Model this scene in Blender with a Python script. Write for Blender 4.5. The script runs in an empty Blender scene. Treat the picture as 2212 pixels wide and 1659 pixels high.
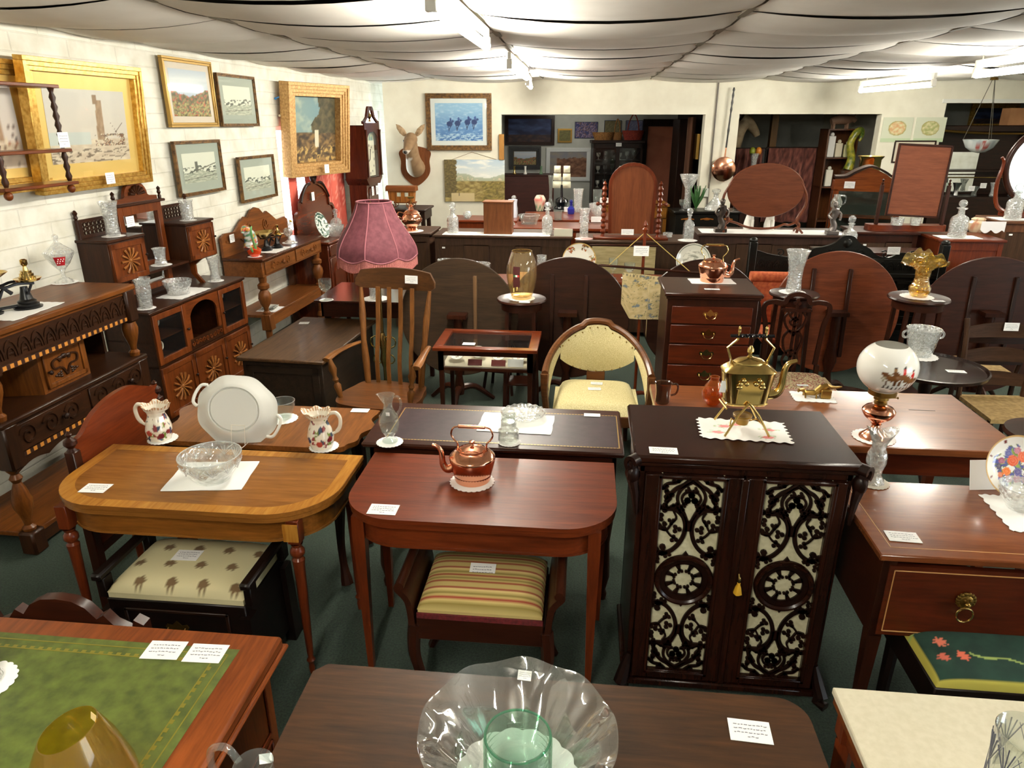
TUBE_E=150.0; EXPO=0.27
import bpy, bmesh, math, random
from mathutils import Vector as V, Matrix as MX, noise as NZ
PI=math.pi; sin=math.sin; cos=math.cos; R=math.radians
random.seed(7)
SC=bpy.context.scene; COL=SC.collection
# ---------------------------------------------------------------- camera maths (a pixel on a known surface -> a point)
FPX=1520.0; TH=R(20.5); PH=R(5.77); CH=2.05
FW=V((-sin(PH)*cos(TH),cos(PH)*cos(TH),-sin(TH))); RT=V((cos(PH),sin(PH),0)); UP=RT.cross(FW); HH=V((-sin(PH),cos(PH),0))
def ray(u,v): return FW+RT*((u-1106)/FPX)-UP*((v-829.5)/FPX)
def at(u,v,z):
    d=ray(u,v); t=(z-CH)/d.z
    return (d.x*t,d.y*t,z)
def s2l(c):
    return c/12.92 if c<=.04045 else ((c+.055)/1.055)**2.4
def C3(r,g,b): return (s2l(r/255),s2l(g/255),s2l(b/255))
# ---------------------------------------------------------------- materials
MT={}
def newmat(n):
    m=bpy.data.materials.new(n); m.use_nodes=True; nt=m.node_tree
    b=nt.nodes['Principled BSDF']; return m,nt,b
def plain(n,c,rough=.5,metal=0,spec=.5,coat=0,emit=0,sheen=0):
    if n in MT: return MT[n]
    m,nt,b=newmat(n); b.inputs['Base Color'].default_value=(*C3(*c),1); b.inputs['Roughness'].default_value=rough
    b.inputs['Metallic'].default_value=metal; b.inputs['Specular IOR Level'].default_value=spec; b.inputs['Coat Weight'].default_value=coat
    if sheen: b.inputs['Sheen Weight'].default_value=sheen
    if emit: b.inputs['Emission Color'].default_value=(*C3(*c),1); b.inputs['Emission Strength'].default_value=emit
    MT[n]=m; return m
def lk(nt,a,b): nt.links.new(a,b)
def texco(nt,scale,kind='Object'):
    tc=nt.nodes.new('ShaderNodeTexCoord'); mp=nt.nodes.new('ShaderNodeMapping'); mp.inputs['Scale'].default_value=scale
    lk(nt,tc.outputs[kind],mp.inputs['Vector']); return mp.outputs['Vector']
def ramp(nt,fac,stops):
    r=nt.nodes.new('ShaderNodeValToRGB'); e=r.color_ramp.elements
    while len(e)<len(stops): e.new(.5)
    for el,(p,c) in zip(e,stops): el.position=p; el.color=(*C3(*c),1)
    lk(nt,fac,r.inputs['Fac']); return r.outputs['Color']
def wood(n,dark,light,grain='X',rough=.3,sc=1.0,bump=.05,coat=.03):
    key=n+grain
    if key in MT: return MT[key]
    m,nt,b=newmat(key)
    dark=tuple(c*k for c,k in zip(dark,(.80,.75,.62))); light=tuple(c*k for c,k in zip(light,(.86,.81,.69)))
    s={'X':(1.6,16,16),'Y':(16,1.6,16),'Z':(16,16,1.6)}[grain]
    vec=texco(nt,tuple(k*sc for k in s))
    nz=nt.nodes.new('ShaderNodeTexNoise'); nz.inputs['Scale'].default_value=1.6; nz.inputs['Detail'].default_value=7; nz.inputs['Roughness'].default_value=.62; nz.inputs['Distortion'].default_value=.7
    lk(nt,vec,nz.inputs['Vector'])
    n2=nt.nodes.new('ShaderNodeTexNoise'); n2.inputs['Scale'].default_value=7; n2.inputs['Detail'].default_value=4; lk(nt,vec,n2.inputs['Vector'])
    mx=nt.nodes.new('ShaderNodeMath'); mx.operation='MULTIPLY_ADD'; mx.inputs[1].default_value=.35; lk(nt,n2.outputs['Fac'],mx.inputs[0]); 
    m2=nt.nodes.new('ShaderNodeMath'); m2.operation='MULTIPLY'; m2.inputs[1].default_value=.75; lk(nt,nz.outputs['Fac'],m2.inputs[0]); lk(nt,m2.outputs[0],mx.inputs[2])
    mid=tuple((a+c)/2 for a,c in zip(dark,light))
    lk(nt,ramp(nt,mx.outputs[0],[(.34,dark),(.52,mid),(.74,light)]),b.inputs['Base Color'])
    b.inputs['Roughness'].default_value=rough; b.inputs['Coat Weight'].default_value=coat; b.inputs['Coat Roughness'].default_value=.12
    b.inputs['Specular IOR Level'].default_value=.22
    bp=nt.nodes.new('ShaderNodeBump'); bp.inputs['Strength'].default_value=bump; bp.inputs['Distance'].default_value=.002
    lk(nt,mx.outputs[0],bp.inputs['Height']); lk(nt,bp.outputs[0],b.inputs['Normal'])
    MT[key]=m; return m
def noisy(n,a,c,scale=8,rough=.7,bump=.2,dist=.003,detail=5,lo=.35,hi=.65,metal=0,sheen=0):
    if n in MT: return MT[n]
    m,nt,b=newmat(n); vec=texco(nt,(1,1,1)); nz=nt.nodes.new('ShaderNodeTexNoise'); nz.inputs['Scale'].default_value=scale; nz.inputs['Detail'].default_value=detail
    lk(nt,vec,nz.inputs['Vector']); lk(nt,ramp(nt,nz.outputs['Fac'],[(lo,a),(hi,c)]),b.inputs['Base Color']); b.inputs['Roughness'].default_value=rough
    b.inputs['Metallic'].default_value=metal
    if sheen: b.inputs['Sheen Weight'].default_value=sheen
    if bump:
        bp=nt.nodes.new('ShaderNodeBump'); bp.inputs['Strength'].default_value=bump; bp.inputs['Distance'].default_value=dist
        lk(nt,nz.outputs['Fac'],bp.inputs['Height']); lk(nt,bp.outputs[0],b.inputs['Normal'])
    MT[n]=m; return m
def glass(n,tint=(250,252,250),cut=0,body=.08,refl=.2,solid=.0):
    """thin blown or cut glass: see-through, mirror-bright at the edges, facets as bump"""
    if n in MT: return MT[n]
    m=bpy.data.materials.new(n); m.use_nodes=True; nt=m.node_tree; nt.nodes.clear()
    out=nt.nodes.new('ShaderNodeOutputMaterial'); tr=nt.nodes.new('ShaderNodeBsdfTransparent'); gl=nt.nodes.new('ShaderNodeBsdfGlossy'); df=nt.nodes.new('ShaderNodeBsdfDiffuse')
    tr.inputs['Color'].default_value=(*C3(*tint),1); gl.inputs['Roughness'].default_value=.04; gl.inputs['Color'].default_value=(1,1,1,1)
    df.inputs['Color'].default_value=(*C3(*[min(255,t*.92) for t in tint]),1)
    lw=nt.nodes.new('ShaderNodeLayerWeight'); lw.inputs['Blend'].default_value=.5
    pw=nt.nodes.new('ShaderNodeMath'); pw.operation='POWER'; lk(nt,lw.outputs['Facing'],pw.inputs[0]); pw.inputs[1].default_value=4.5 if refl<.2 else (3.2 if not cut else 2.2)
    ma=nt.nodes.new('ShaderNodeMath'); ma.operation='MULTIPLY_ADD'; lk(nt,pw.outputs[0],ma.inputs[0]); ma.inputs[1].default_value=.45 if refl<.2 else .85; ma.inputs[2].default_value=.03 if refl<.2 else (.04 if not cut else .10)
    s1=nt.nodes.new('ShaderNodeMixShader'); s2=nt.nodes.new('ShaderNodeMixShader')
    lk(nt,tr.outputs[0],s1.inputs[1]); lk(nt,df.outputs[0],s1.inputs[2]); s1.inputs['Fac'].default_value=body
    fac=ma.outputs[0]
    lk(nt,fac,s2.inputs['Fac']); lk(nt,s1.outputs[0],s2.inputs[1]); lk(nt,gl.outputs[0],s2.inputs[2]); lk(nt,s2.outputs[0],out.inputs[0])
    if cut:
        vec=texco(nt,(1,1,1)); vo=nt.nodes.new('ShaderNodeTexVoronoi'); vo.inputs['Scale'].default_value=cut; lk(nt,vec,vo.inputs['Vector'])
        bp=nt.nodes.new('ShaderNodeBump'); bp.inputs['Strength'].default_value=1; bp.inputs['Distance'].default_value=.22/cut; lk(nt,vo.outputs['Distance'],bp.inputs['Height'])
        lk(nt,bp.outputs[0],gl.inputs['Normal']); lk(nt,bp.outputs[0],lw.inputs['Normal'])
        rp=nt.nodes.new('ShaderNodeMath'); rp.operation='MULTIPLY'; rp.inputs[1].default_value=body*2.6; lk(nt,vo.outputs['Distance'],rp.inputs[0]); lk(nt,rp.outputs[0],s1.inputs['Fac'])
    MT[n]=m; return m
def vcol(n='painted surface',rough=.6,coat=0,bump=0):
    if n in MT: return MT[n]
    m,nt,b=newmat(n); a=nt.nodes.new('ShaderNodeAttribute'); a.attribute_name='Col'; lk(nt,a.outputs['Color'],b.inputs['Base Color']); b.inputs['Roughness'].default_value=rough; b.inputs['Coat Weight'].default_value=coat
    b.inputs['Coat Roughness'].default_value=.05
    MT[n]=m; return m
# ---------------------------------------------------------------- mesh builder
class G:
    def __init__(s): s.bm=bmesh.new(); s.cl=None
    def box(s,x0,x1,y0,y1,z0,z1,bev=0,mat=None):
        vs=[s.bm.verts.new(p) for p in [(x0,y0,z0),(x1,y0,z0),(x1,y1,z0),(x0,y1,z0),(x0,y0,z1),(x1,y0,z1),(x1,y1,z1),(x0,y1,z1)]]
        fs=[s.bm.faces.new([vs[i] for i in f]) for f in [(3,2,1,0),(4,5,6,7),(0,1,5,4),(1,2,6,5),(2,3,7,6),(3,0,4,7)]]
        if bev:
            es=list({e for f in fs for e in f.edges})
            r=bmesh.ops.bevel(s.bm,geom=es,offset=bev,segments=1,affect='EDGES',profile=.5)
            vs=list({v for v in r['verts']}|{v for v in vs if v.is_valid})
        if mat is not None: bmesh.ops.transform(s.bm,matrix=mat,verts=[v for v in vs if v.is_valid])
        return s
    def bar(s,a,b,w,h=None,up=(0,0,1)):
        """square bar from a to b"""
        a=V(a);b=V(b);h=h or w;d=(b-a).normalized();u=V(up)
        if abs(d.dot(u))>.98: u=V((0,1,0))
        x=d.cross(u).normalized();y=x.cross(d)
        vs=[s.bm.verts.new(p+x*i*w/2+y*j*h/2) for p in (a,b) for i,j in ((-1,-1),(1,-1),(1,1),(-1,1))]
        for f in [(3,2,1,0),(4,5,6,7),(0,1,5,4),(1,2,6,5),(2,3,7,6),(3,0,4,7)]: s.bm.faces.new([vs[i] for i in f])
        return s
    def lathe(s,prof,x=0,y=0,z=0,seg=24,sx=1,sy=1,mod=None,mat=None,a0=0,a1=2*PI):
        rings=[];full=abs(a1-a0-2*PI)<1e-6; n=seg if full else seg+1; allv=[]
        for k,(r,h) in enumerate(prof):
            if r<=1e-6 and full: rings.append([s.bm.verts.new((x,y,z+h))]); allv+=rings[-1]; continue
            ring=[]
            for i in range(n):
                a=a0+(a1-a0)*i/seg; rr=r; hh=h
                if mod: rr,hh=mod(a,k/(len(prof)-1),r,h)
                ring.append(s.bm.verts.new((x+rr*cos(a)*sx,y+rr*sin(a)*sy,z+hh)))
            rings.append(ring); allv+=ring
        for A,B in zip(rings,rings[1:]):
            if len(A)==1 and len(B)==1: continue
            for i in range(n if full else n-1):
                j=(i+1)%n
                if len(A)==1: s.bm.faces.new((A[0],B[i],B[j]) )
                elif len(B)==1: s.bm.faces.new((A[i],A[j],B[0]))
                else: s.bm.faces.new((A[i],A[j],B[j],B[i]))
        if mat is not None: bmesh.ops.transform(s.bm,matrix=mat,verts=allv)
        return s
    def tube(s,pts,r,seg=8,closed=False,cap=True,sx=1.0,up=None):
        P=[V(p) for p in pts]; n=len(P); rs=[r]*n if not isinstance(r,(list,tuple)) else ([r[0]+0*i for i in range(n)] if len(r)==1 else [r[int(q)]*(1-q%1)+r[min(int(q)+1,len(r)-1)]*(q%1) for q in [i*(len(r)-1)/max(1,n-1) for i in range(n)]]); rings=[]; px=None
        for i,p in enumerate(P):
            if closed: d=P[(i+1)%n]-P[i-1]
            else: d=P[min(i+1,n-1)]-P[max(i-1,0)]
            if d.length<1e-9: d=V((0,0,1))
            d.normalize()
            if px is None:
                u=V(up) if up else V((0,0,1)); u=u if abs(d.dot(u))<.95 else V((1,0,0))
                px=(u-d*u.dot(d)).normalized()
            else:
                px=(px-d*px.dot(d)); px=px.normalized() if px.length>1e-6 else V((1,0,0))
            py=d.cross(px)
            rings.append([s.bm.verts.new(p+px*cos(2*PI*k/seg)*rs[i]+py*sin(2*PI*k/seg)*rs[i]*sx) for k in range(seg)])
        m=n if closed else n-1
        for i in range(m):
            A=rings[i];B=rings[(i+1)%n]
            for k in range(seg):
                j=(k+1)%seg; s.bm.faces.new((A[k],A[j],B[j],B[k]))
        if cap and not closed:
            s.bm.faces.new(rings[0][::-1]); s.bm.faces.new(rings[-1])
        return s
    def ext(s,pts,ax,a,b,mat=None):
        """extrude a 2D outline. ax X: (y,z); Y: (x,z); Z: (x,y)"""
        f={'X':lambda p,t:(t,p[0],p[1]),'Y':lambda p,t:(p[0],t,p[1]),'Z':lambda p,t:(p[0],p[1],t)}[ax]
        A=[s.bm.verts.new(f(p,a)) for p in pts]; B=[s.bm.verts.new(f(p,b)) for p in pts]; n=len(pts)
        s.bm.faces.new(A[::-1]); s.bm.faces.new(B)
        for i in range(n):
            j=(i+1)%n; s.bm.faces.new((A[i],A[j],B[j],B[i]))
        if mat is not None: bmesh.ops.transform(s.bm,matrix=mat,verts=A+B)
        return s
    def rib(s,pts,w,y0,y1,ax='Y'):
        """flat ribbon following 2D points, width w (or list), extruded"""
        n=len(pts); ws=w if isinstance(w,(list,tuple)) else [w]*n; L=[];Rr=[]
        for i in range(n):
            p=V(pts[i]); d=(V(pts[min(i+1,n-1)])-V(pts[max(i-1,0)])); d=d.normalized() if d.length>1e-9 else V((1,0))
            q=V((-d.y,d.x))*ws[i]/2; L.append(p+q); Rr.append(p-q)
        f={'X':lambda p,t:(t,p[0],p[1]),'Y':lambda p,t:(p[0],t,p[1]),'Z':lambda p,t:(p[0],p[1],t)}[ax]
        v=[[s.bm.verts.new(f(p,t)) for p in S] for S in (L,Rr) for t in (y0,y1)]
        a,b,c,d=v
        for i in range(n-1):
            s.bm.faces.new((a[i],a[i+1],c[i+1],c[i])); s.bm.faces.new((b[i],d[i],d[i+1],b[i+1]))
            s.bm.faces.new((a[i],b[i],b[i+1],a[i+1])); s.bm.faces.new((c[i],c[i+1],d[i+1],d[i]))
        s.bm.faces.new((a[0],c[0],d[0],b[0])); s.bm.faces.new((a[-1],b[-1],d[-1],c[-1]))
        return s
    def ball(s,x,y,z,r,sx=1,sy=1,sz=1,u=14,v=9,mat=None):
        return s.lathe([(r*sin(PI*i/v),-r*cos(PI*i/v)*sz) for i in range(v+1)],x,y,z,seg=u,sx=sx,sy=sy,mat=mat)
    def grid(s,f,nx,ny,col=None):
        """f(s,t)->xyz, col(s,t)->rgb255"""
        vs=[[s.bm.verts.new(f(i/nx,j/ny)) for i in range(nx+1)] for j in range(ny+1)]
        for j in range(ny):
            for i in range(nx): s.bm.faces.new((vs[j][i],vs[j][i+1],vs[j+1][i+1],vs[j+1][i]))
        if col:
            s.cl=s.cl or {}
            for j in range(ny+1):
                for i in range(nx+1): s.cl[vs[j][i]]=C3(*[max(0,min(255,c)) for c in col(i/nx,j/ny)])
        return s
    def out(s,name,mat,par=None,loc=(0,0,0),rz=0,rot=None,smooth=True,ang=38,label=None,cat=None,group=None,kind=None,colf=None,sub=0,normals=True):
        if normals: bmesh.ops.recalc_face_normals(s.bm,faces=s.bm.faces)
        me=bpy.data.meshes.new(name)
        s.bm.verts.index_update(); dc=next(iter(s.cl.values())) if s.cl else None; cl=[s.cl.get(v,dc) for v in s.bm.verts] if s.cl else None
        s.bm.to_mesh(me); s.bm.free()
        if cl or colf:
            a=me.color_attributes.new('Col','FLOAT_COLOR','POINT')
            for i,v in enumerate(me.vertices):
                c=cl[i] if cl else C3(*[max(0,min(255,q)) for q in colf(*v.co)])
                a.data[i].color=(*c,1)
        me.materials.append(mat)
        if smooth:
            for p in me.polygons: p.use_smooth=True
            me.set_sharp_from_angle(angle=R(ang))
        o=bpy.data.objects.new(name,me); COL.objects.link(o); o.parent=par; o.location=loc
        o.rotation_euler=rot if rot else (0,0,rz)
        if sub:
            md=o.modifiers.new('Subdivision','SUBSURF'); md.levels=sub; md.render_levels=sub
        tag(o,label,cat,group,kind)
        return o
def fine(pr,n=5):
    return [tuple(a+(b-a)*k/n for a,b in zip(p,q)) for p,q in zip(pr,pr[1:]) for k in range(n)]+[pr[-1]]
def tag(o,label=None,cat=None,group=None,kind=None):
    if label: o['label']=label
    if cat: o['category']=cat
    if group: o['group']=group
    if kind: o['kind']=kind
    return o
def T(name,label,cat,loc,rz=0,group=None,rot=None,s=1):
    o=bpy.data.objects.new(name,None); COL.objects.link(o); o.empty_display_size=.1; o.location=loc
    o.rotation_euler=rot if rot else (0,0,rz); o.scale=(s,s,s)
    return tag(o,label,cat,group)
def kids(o): return [c for c in COL.objects if c.parent==o]
def dup(o,loc=None,rz=None,label=None,group=None,s=None,par=None):
    def cp(q,p):
        c=q.copy(); COL.objects.link(c); c.parent=p
        for k in [x for x in ALLK.get(q.name,[])]: cp(k,c)
        return c
    ALLK={}
    for q in COL.objects:
        if q.parent: ALLK.setdefault(q.parent.name,[]).append(q)
    c=cp(o,par)
    if loc is not None: c.location=loc
    if rz is not None: c.rotation_euler=(0,0,rz)
    if s is not None: c.scale=(s,s,s) if not isinstance(s,tuple) else s
    if label: c['label']=label
    if group: c['group']=group
    return c
def cat_curve(pts,n=6,closed=False):
    P=[V(p) for p in pts]; m=len(P); o=[]
    g=(lambda i:P[i%m]) if closed else (lambda i:P[max(0,min(m-1,i))])
    for i in range(m if closed else m-1):
        a,b,c,d=g(i-1),g(i),g(i+1),g(i+2)
        for k in range(n):
            t=k/n; o.append(.5*((2*b)+(c-a)*t+(2*a-5*b+4*c-d)*t*t+(3*b-a-3*c+d)*t**3))
    if not closed: o.append(P[-1])
    return o
def arc(cx,cy,r,a0,a1,n=10,ry=None): return [(cx+r*cos(R(a0+(a1-a0)*i/n)),cy+(ry or r)*sin(R(a0+(a1-a0)*i/n))) for i in range(n+1)]
def spiral(cx,cy,r0,r1,a0,a1,n=16): return [(cx+(r0+(r1-r0)*i/n)*cos(R(a0+(a1-a0)*i/n)),cy+(r0+(r1-r0)*i/n)*sin(R(a0+(a1-a0)*i/n))) for i in range(n+1)]
def fbm(x,y,z=0,o=4): return NZ.fractal(V((x,y,z)),1.0,2.0,o)
def mixc(a,b,t): t=max(0,min(1,t)); return tuple(p+(q-p)*t for p,q in zip(a,b))
def poly_round(w,d,r,n=8):
    """outline of a top: back edge square at y=d/2, front corners rounded, front at -d/2"""
    return [(-w/2,d/2)]+[(-w/2+r-r*cos(a),-d/2+r-r*sin(a)) for a in [PI/2*i/n for i in range(n+1)]]+[(w/2-r+r*sin(a),-d/2+r-r*cos(a)) for a in [PI/2*i/n for i in range(n+1)]]+[(w/2,d/2)]
# ---------------------------------------------------------------- shared materials
MAH=dict(dark=(74,20,8),light=(140,52,24)); 
def mah(g='X'): return wood('red mahogany',(88,34,15),(132,60,29),g,coat=.12)
def deep(g='X'): return wood('deep red mahogany',(66,24,12),(104,44,22),g,coat=.06)  # deep drawer red, with the shade of fronts and aprons put into the colour
def dmah(g='X'): return wood('dark mahogany',(40,18,11),(68,32,19),g,rough=.3)
def rose(g='X'): return wood('rosewood',(28,12,8),(56,26,16),g,rough=.25,coat=.06)
def oak(g='X'): return wood('dark oak',(44,27,14),(84,54,30),g,rough=.5,bump=.15,coat=.05)
def coff(g='X'): return wood('worn brown oak',(58,40,26),(104,76,52),g,rough=.5,bump=.15)
def walnut(g='X'): return wood('golden walnut',(134,86,38),(168,116,56),g,rough=.25)
def honey(g='X'): return wood('honey brown wood',(108,58,26),(148,84,42),g,rough=.33)
def tan(g='X'): return wood('tan mahogany',(118,64,36),(148,86,52),g,rough=.22,coat=.4)
def black(g='X'): return wood('black stained oak',(10,10,9),(30,30,26),g,rough=.35)
def blk(g='X'): return wood('brown black wood',(26,14,10),(56,32,22),g,rough=.4)
BRASS=plain('polished brass',(214,184,116),.18,1); OBRASS=plain('old brass',(150,118,60),.35,1); COPPER=plain('polished copper',(232,166,134),.14,1); DCOPPER=plain('dark copper',(190,105,72),.22,1)
IRON=plain('black cast iron',(16,16,18),.3,.2); STEEL=plain('steel',(190,190,190),.25,1); PORC=plain('white porcelain',(238,236,228),.15,0,.5,.4)
WHITE=plain('white cloth',(244,243,240),.9); CARD=plain('white card',(250,249,246),.7); INK=plain('grey ink',(120,120,132),.8)
CREAM=noisy('cream damask',(196,182,128),(222,210,162),220,.85,.1,.001,2,.4,.6)
CUT=glass('cut crystal',(252,253,252),62,.17,.42); CUTF=glass('fine cut crystal',(252,253,252),85,.2,.42); CLR=glass('clear glass',(246,250,248),0,.05,.25)
PANE=glass('window pane glass',(252,253,252),0,.004,.12); AMB=None
# ================================================================ the room
def wallmat():
    m,nt,b=newmat('painted brick'); tc=nt.nodes.new('ShaderNodeTexCoord'); sp=nt.nodes.new('ShaderNodeSeparateXYZ'); cb=nt.nodes.new('ShaderNodeCombineXYZ')
    lk(nt,tc.outputs['Object'],sp.inputs[0]); lk(nt,sp.outputs['X'],cb.inputs['X']); lk(nt,sp.outputs['Z'],cb.inputs['Y'])
    br=nt.nodes.new('ShaderNodeTexBrick'); br.inputs['Scale'].default_value=1; br.inputs['Brick Width'].default_value=.45; br.inputs['Row Height'].default_value=.105; br.inputs['Mortar Size'].default_value=.006; br.inputs['Mortar Smooth'].default_value=.6
    br.inputs['Color1'].default_value=(*C3(232,229,216),1); br.inputs['Color2'].default_value=(*C3(229,226,213),1); br.inputs['Mortar'].default_value=(*C3(222,219,206),1)
    lk(nt,cb.outputs[0],br.inputs['Vector']); nz=nt.nodes.new('ShaderNodeTexNoise'); nz.inputs['Scale'].default_value=6; nz.inputs['Detail'].default_value=6; lk(nt,tc.outputs['Object'],nz.inputs['Vector'])
    mx=nt.nodes.new('ShaderNodeMix'); mx.data_type='RGBA'; mx.blend_type='MULTIPLY'; mx.inputs['Factor'].default_value=1; lk(nt,br.outputs['Color'],mx.inputs['A']); lk(nt,ramp(nt,nz.outputs['Fac'],[(.3,(232,230,222)),(.6,(255,255,255))]),mx.inputs['B'])
    lk(nt,mx.outputs['Result'],b.inputs['Base Color']); b.inputs['Roughness'].default_value=.6
    ad=nt.nodes.new('ShaderNodeMath'); ad.operation='MULTIPLY_ADD'; ad.inputs[1].default_value=-1; lk(nt,br.outputs['Fac'],ad.inputs[0]); lk(nt,nz.outputs['Fac'],ad.inputs[2])
    bp=nt.nodes.new('ShaderNodeBump'); bp.inputs['Strength'].default_value=.5; bp.inputs['Distance'].default_value=.006; lk(nt,ad.outputs[0],bp.inputs['Height']); lk(nt,bp.outputs[0],b.inputs['Normal'])
    return m
BRICK=wallmat(); PLAST=noisy('cream plaster',(222,217,198),(230,226,208),5,.7,.25,.004)
CARPET=noisy('green carpet',(38,50,42),(54,68,57),120,.95,.6,.004,3)
GREYW=noisy('grey white block wall',(176,178,170),(192,193,184),4,.8,.2,.004); DARKW=noisy('dark wall',(30,27,24),(44,40,36),4,.9,.2,.004)
LN=V((.037,1,0)).normalized(); LA=V((-3.38,0,0)); K=1.04; LM=V((LN.y,-LN.x,0)); LRZ=math.atan2(LN.y,LN.x)
def zk(z): return CH+(z-CH)*K
def LW(s_,z,off=0): p=LA+LN*s_*K+LM*off; return (p.x,p.y,zk(z))
def BW(x,z,off=0,D=10.0): p=RT*x*K+HH*(D*K-off); return (p.x,p.y,zk(z))
def struct(g,n,m,**k): return g.out(n,m,kind='structure',**k)
G().box(-3.75,11,-5,14.5,-.1,0).out('floor',CARPET,kind='structure')
# left wall, local x along the wall, y into the wall; two window holes
def holes(L0,L1,z1,hs,th=.07):
    g=G(); hs=sorted((a*K,b*K,zk(c) if c else 0,zk(d)) for a,b,c,d in hs); L0*=K; L1*=K; x=L0
    for a,b,c,d in hs:
        g.box(x,a,0,th,0,z1); g.box(a,b,0,th,0,c) if c>0 else None; g.box(a,b,0,th,d,z1); x=b
    g.box(x,L1,0,th,0,z1); return g
WIN=[(6.95,8.25,.95,2.0),(9.62,10.2,.95,2.18)]
holes(-4.6,10.62,2.64,WIN).out('wall_left',BRICK,loc=LA,rz=LRZ,kind='structure')
for i,(a,b,c,d) in enumerate(WIN):
    a*=K;b*=K;c=zk(c);d=zk(d); w=G(); w.box(a,b,.02,.06,c,c+.04).box(a,b,.02,.06,d-.04,d).box(a,a+.03,.02,.06,c,d).box(b-.03,b,.02,.06,c,d)
    wo=w.out('window_%d'%(i+1),plain('white window paint',(236,236,232),.4),loc=LA,rz=LRZ,kind='structure')
    G().box(a,b,.035,.04,c,d).out('pane',PANE,wo)
# back wall with three openings, frame of the camera heading
HOLE=[(-.14,2.57,0,2.13),(3.02,4.91,0,2.135),(5.74,7.6,0,2.27)]
holes(-1.70,9.0,2.64,HOLE,.14).out('wall_back',PLAST,loc=BW(0,2.05)[:2]+(0,),rz=PH,kind='structure')
g=G(); g.box(5.9,8.2,-.03,-.001,2.28,2.33); g.out('trim_1',plain('white trim paint',(220,220,212),.5),loc=BW(0,2.05)[:2]+(0,),rz=PH,kind='structure')
# rooms behind
b=BW(0,2.05,0,13.0)[:2]+(0,); 
g=G().box(-1.2,9.6,0,.15,0,2.64); g.out('wall_backroom',GREYW,loc=b,rz=PH,kind='structure')
g=G().box(-1.3,-1.2,-3.1,0,0,2.64); g.out('wall_backroom_left',GREYW,loc=b,rz=PH,kind='structure')
g=G().box(2.98,3.08,-3.05,0,0,2.64); g.out('wall_partition',DARKW,loc=b,rz=PH,kind='structure')
g=G().box(5.62,5.74,-3.05,0,0,2.64); g.out('wall_partition_right',PLAST,loc=b,rz=PH,kind='structure')
g=G().box(9.3,9.5,-14,0,0,2.64); g.out('wall_right',BRICK,loc=b,rz=PH,kind='structure')
g=G().box(-6,12,-4.9,-4.7,0,2.64); g.out('wall_rear',PLAST,kind='structure')
# sagging panel ceiling, 1.45 m bays across and .82 m strips
XS=[-3.42,-2.1,-.62,.82,2.3,3.75,5.2,6.7,8.2,9.7,11.2]; YS=[-4.7+.82*i for i in range(20)]
g=G()
for i in range(len(XS)-1):
    for j in range(len(YS)-1):
        x0,x1=XS[i]+.008,XS[i+1]-.008; y0,y1=YS[j]+.006,YS[j+1]-.006; sg=.04+.014*random.random(); tl=random.uniform(-.004,.004)
        def f(s_,t,x0=x0,x1=x1,y0=y0,y1=y1,sg=sg,tl=tl): return (x0+(x1-x0)*s_,y0+(y1-y0)*t,2.60-sg*4*s_*(1-s_)*(1-.07*t)-.002*(1-t)-.02*sin(PI*t)+tl*(t-.5))
        g.grid(f,8,4)
g.out('ceiling',noisy('off white ceiling board',(232,227,218),(240,236,228),3,.75,.25,.004),kind='structure',normals=False)
g=G()
for x in XS: g.box(x-.02,x+.02,-4.7,14.5,2.588,2.602)
g.out('trim_2',plain('dull ceiling batten',(150,144,130),.8),kind='structure')
g=G().box(-3.5,11,-5,14.5,2.63,2.70); g.out('ceiling_deck',plain('ceiling void',(112,106,96),.9),kind='structure')
# ---------------- tube lights
TUBE=plain('lit fluorescent tube',(255,250,236),.5,emit=TUBE_E)
BODY=plain('white batten metal',(226,224,214),.5)
def striplight(x,y0,y1,z,label,rz=0):
    t=T('tube_light',label,'ceiling light',(x,(y0+y1)/2,z),rz,'fluorescent tube lights'); L=(y1-y0)/2
    G().box(-.015,.015,-L,L,.05,min(.11,2.57-z),.004).out('housing',BODY,t)
    if z<2.45:
        for s_ in (-1,1): G().tube([(0,s_*L*.8,.1),(0,s_*L*.8,2.575-z)],.006,6).out('hanger',BODY,t)
    G().tube([(0,-L+.04,0),(0,L-.04,0)],.026,12).out('tube',TUBE,t)
    for s_ in (-1,1): G().box(-.022,.022,s_*(L-.02)-.02,s_*(L-.02)+.02,-.024,.05,.003).out('end_cap',BODY,t)
    return t
striplight(-.62,3.0,4.65,2.47,'long lit tube light at the top centre of the picture, nearest in the middle row')
striplight(-.65,6.2,8.0,2.47,'lit tube light in the middle row, second from the back wall')
striplight(-.72,8.75,9.65,2.45,'short lit tube light ending at the back wall above the horse race picture',R(2))
a_,b_=at(1856,196,2.40),at(2018,182,2.40); L_=math.hypot(a_[0]-b_[0],a_[1]-b_[1]); striplight((a_[0]+b_[0])/2,(a_[1]+b_[1])/2-L_/2,(a_[1]+b_[1])/2+L_/2,2.40,'lit tube light hanging before the right part of the back wall',-math.atan2(a_[0]-b_[0],a_[1]-b_[1]))
a_,b_=at(2105,162,2.40),at(2240,145,2.40); L_=math.hypot(a_[0]-b_[0],a_[1]-b_[1]); striplight((a_[0]+b_[0])/2,(a_[1]+b_[1])/2-L_/2,(a_[1]+b_[1])/2+L_/2,2.40,'lit tube light cut by the right edge of the picture',-math.atan2(a_[0]-b_[0],a_[1]-b_[1]))
striplight(3.3,1.2,3.0,2.47,'tube light at the right of the viewer, outside the picture')
striplight(-.6,-1.2,.6,2.47,'tube light above the viewer in the middle row')
striplight(6.3,5.0,6.8,2.47,'tube light in the far right bay')
p=BW(1.0,2.2,0,12.0); tt=T('tube_light','lit tube light seen through the left opening','ceiling light',p,PH+PI/2,'fluorescent tube lights')
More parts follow.
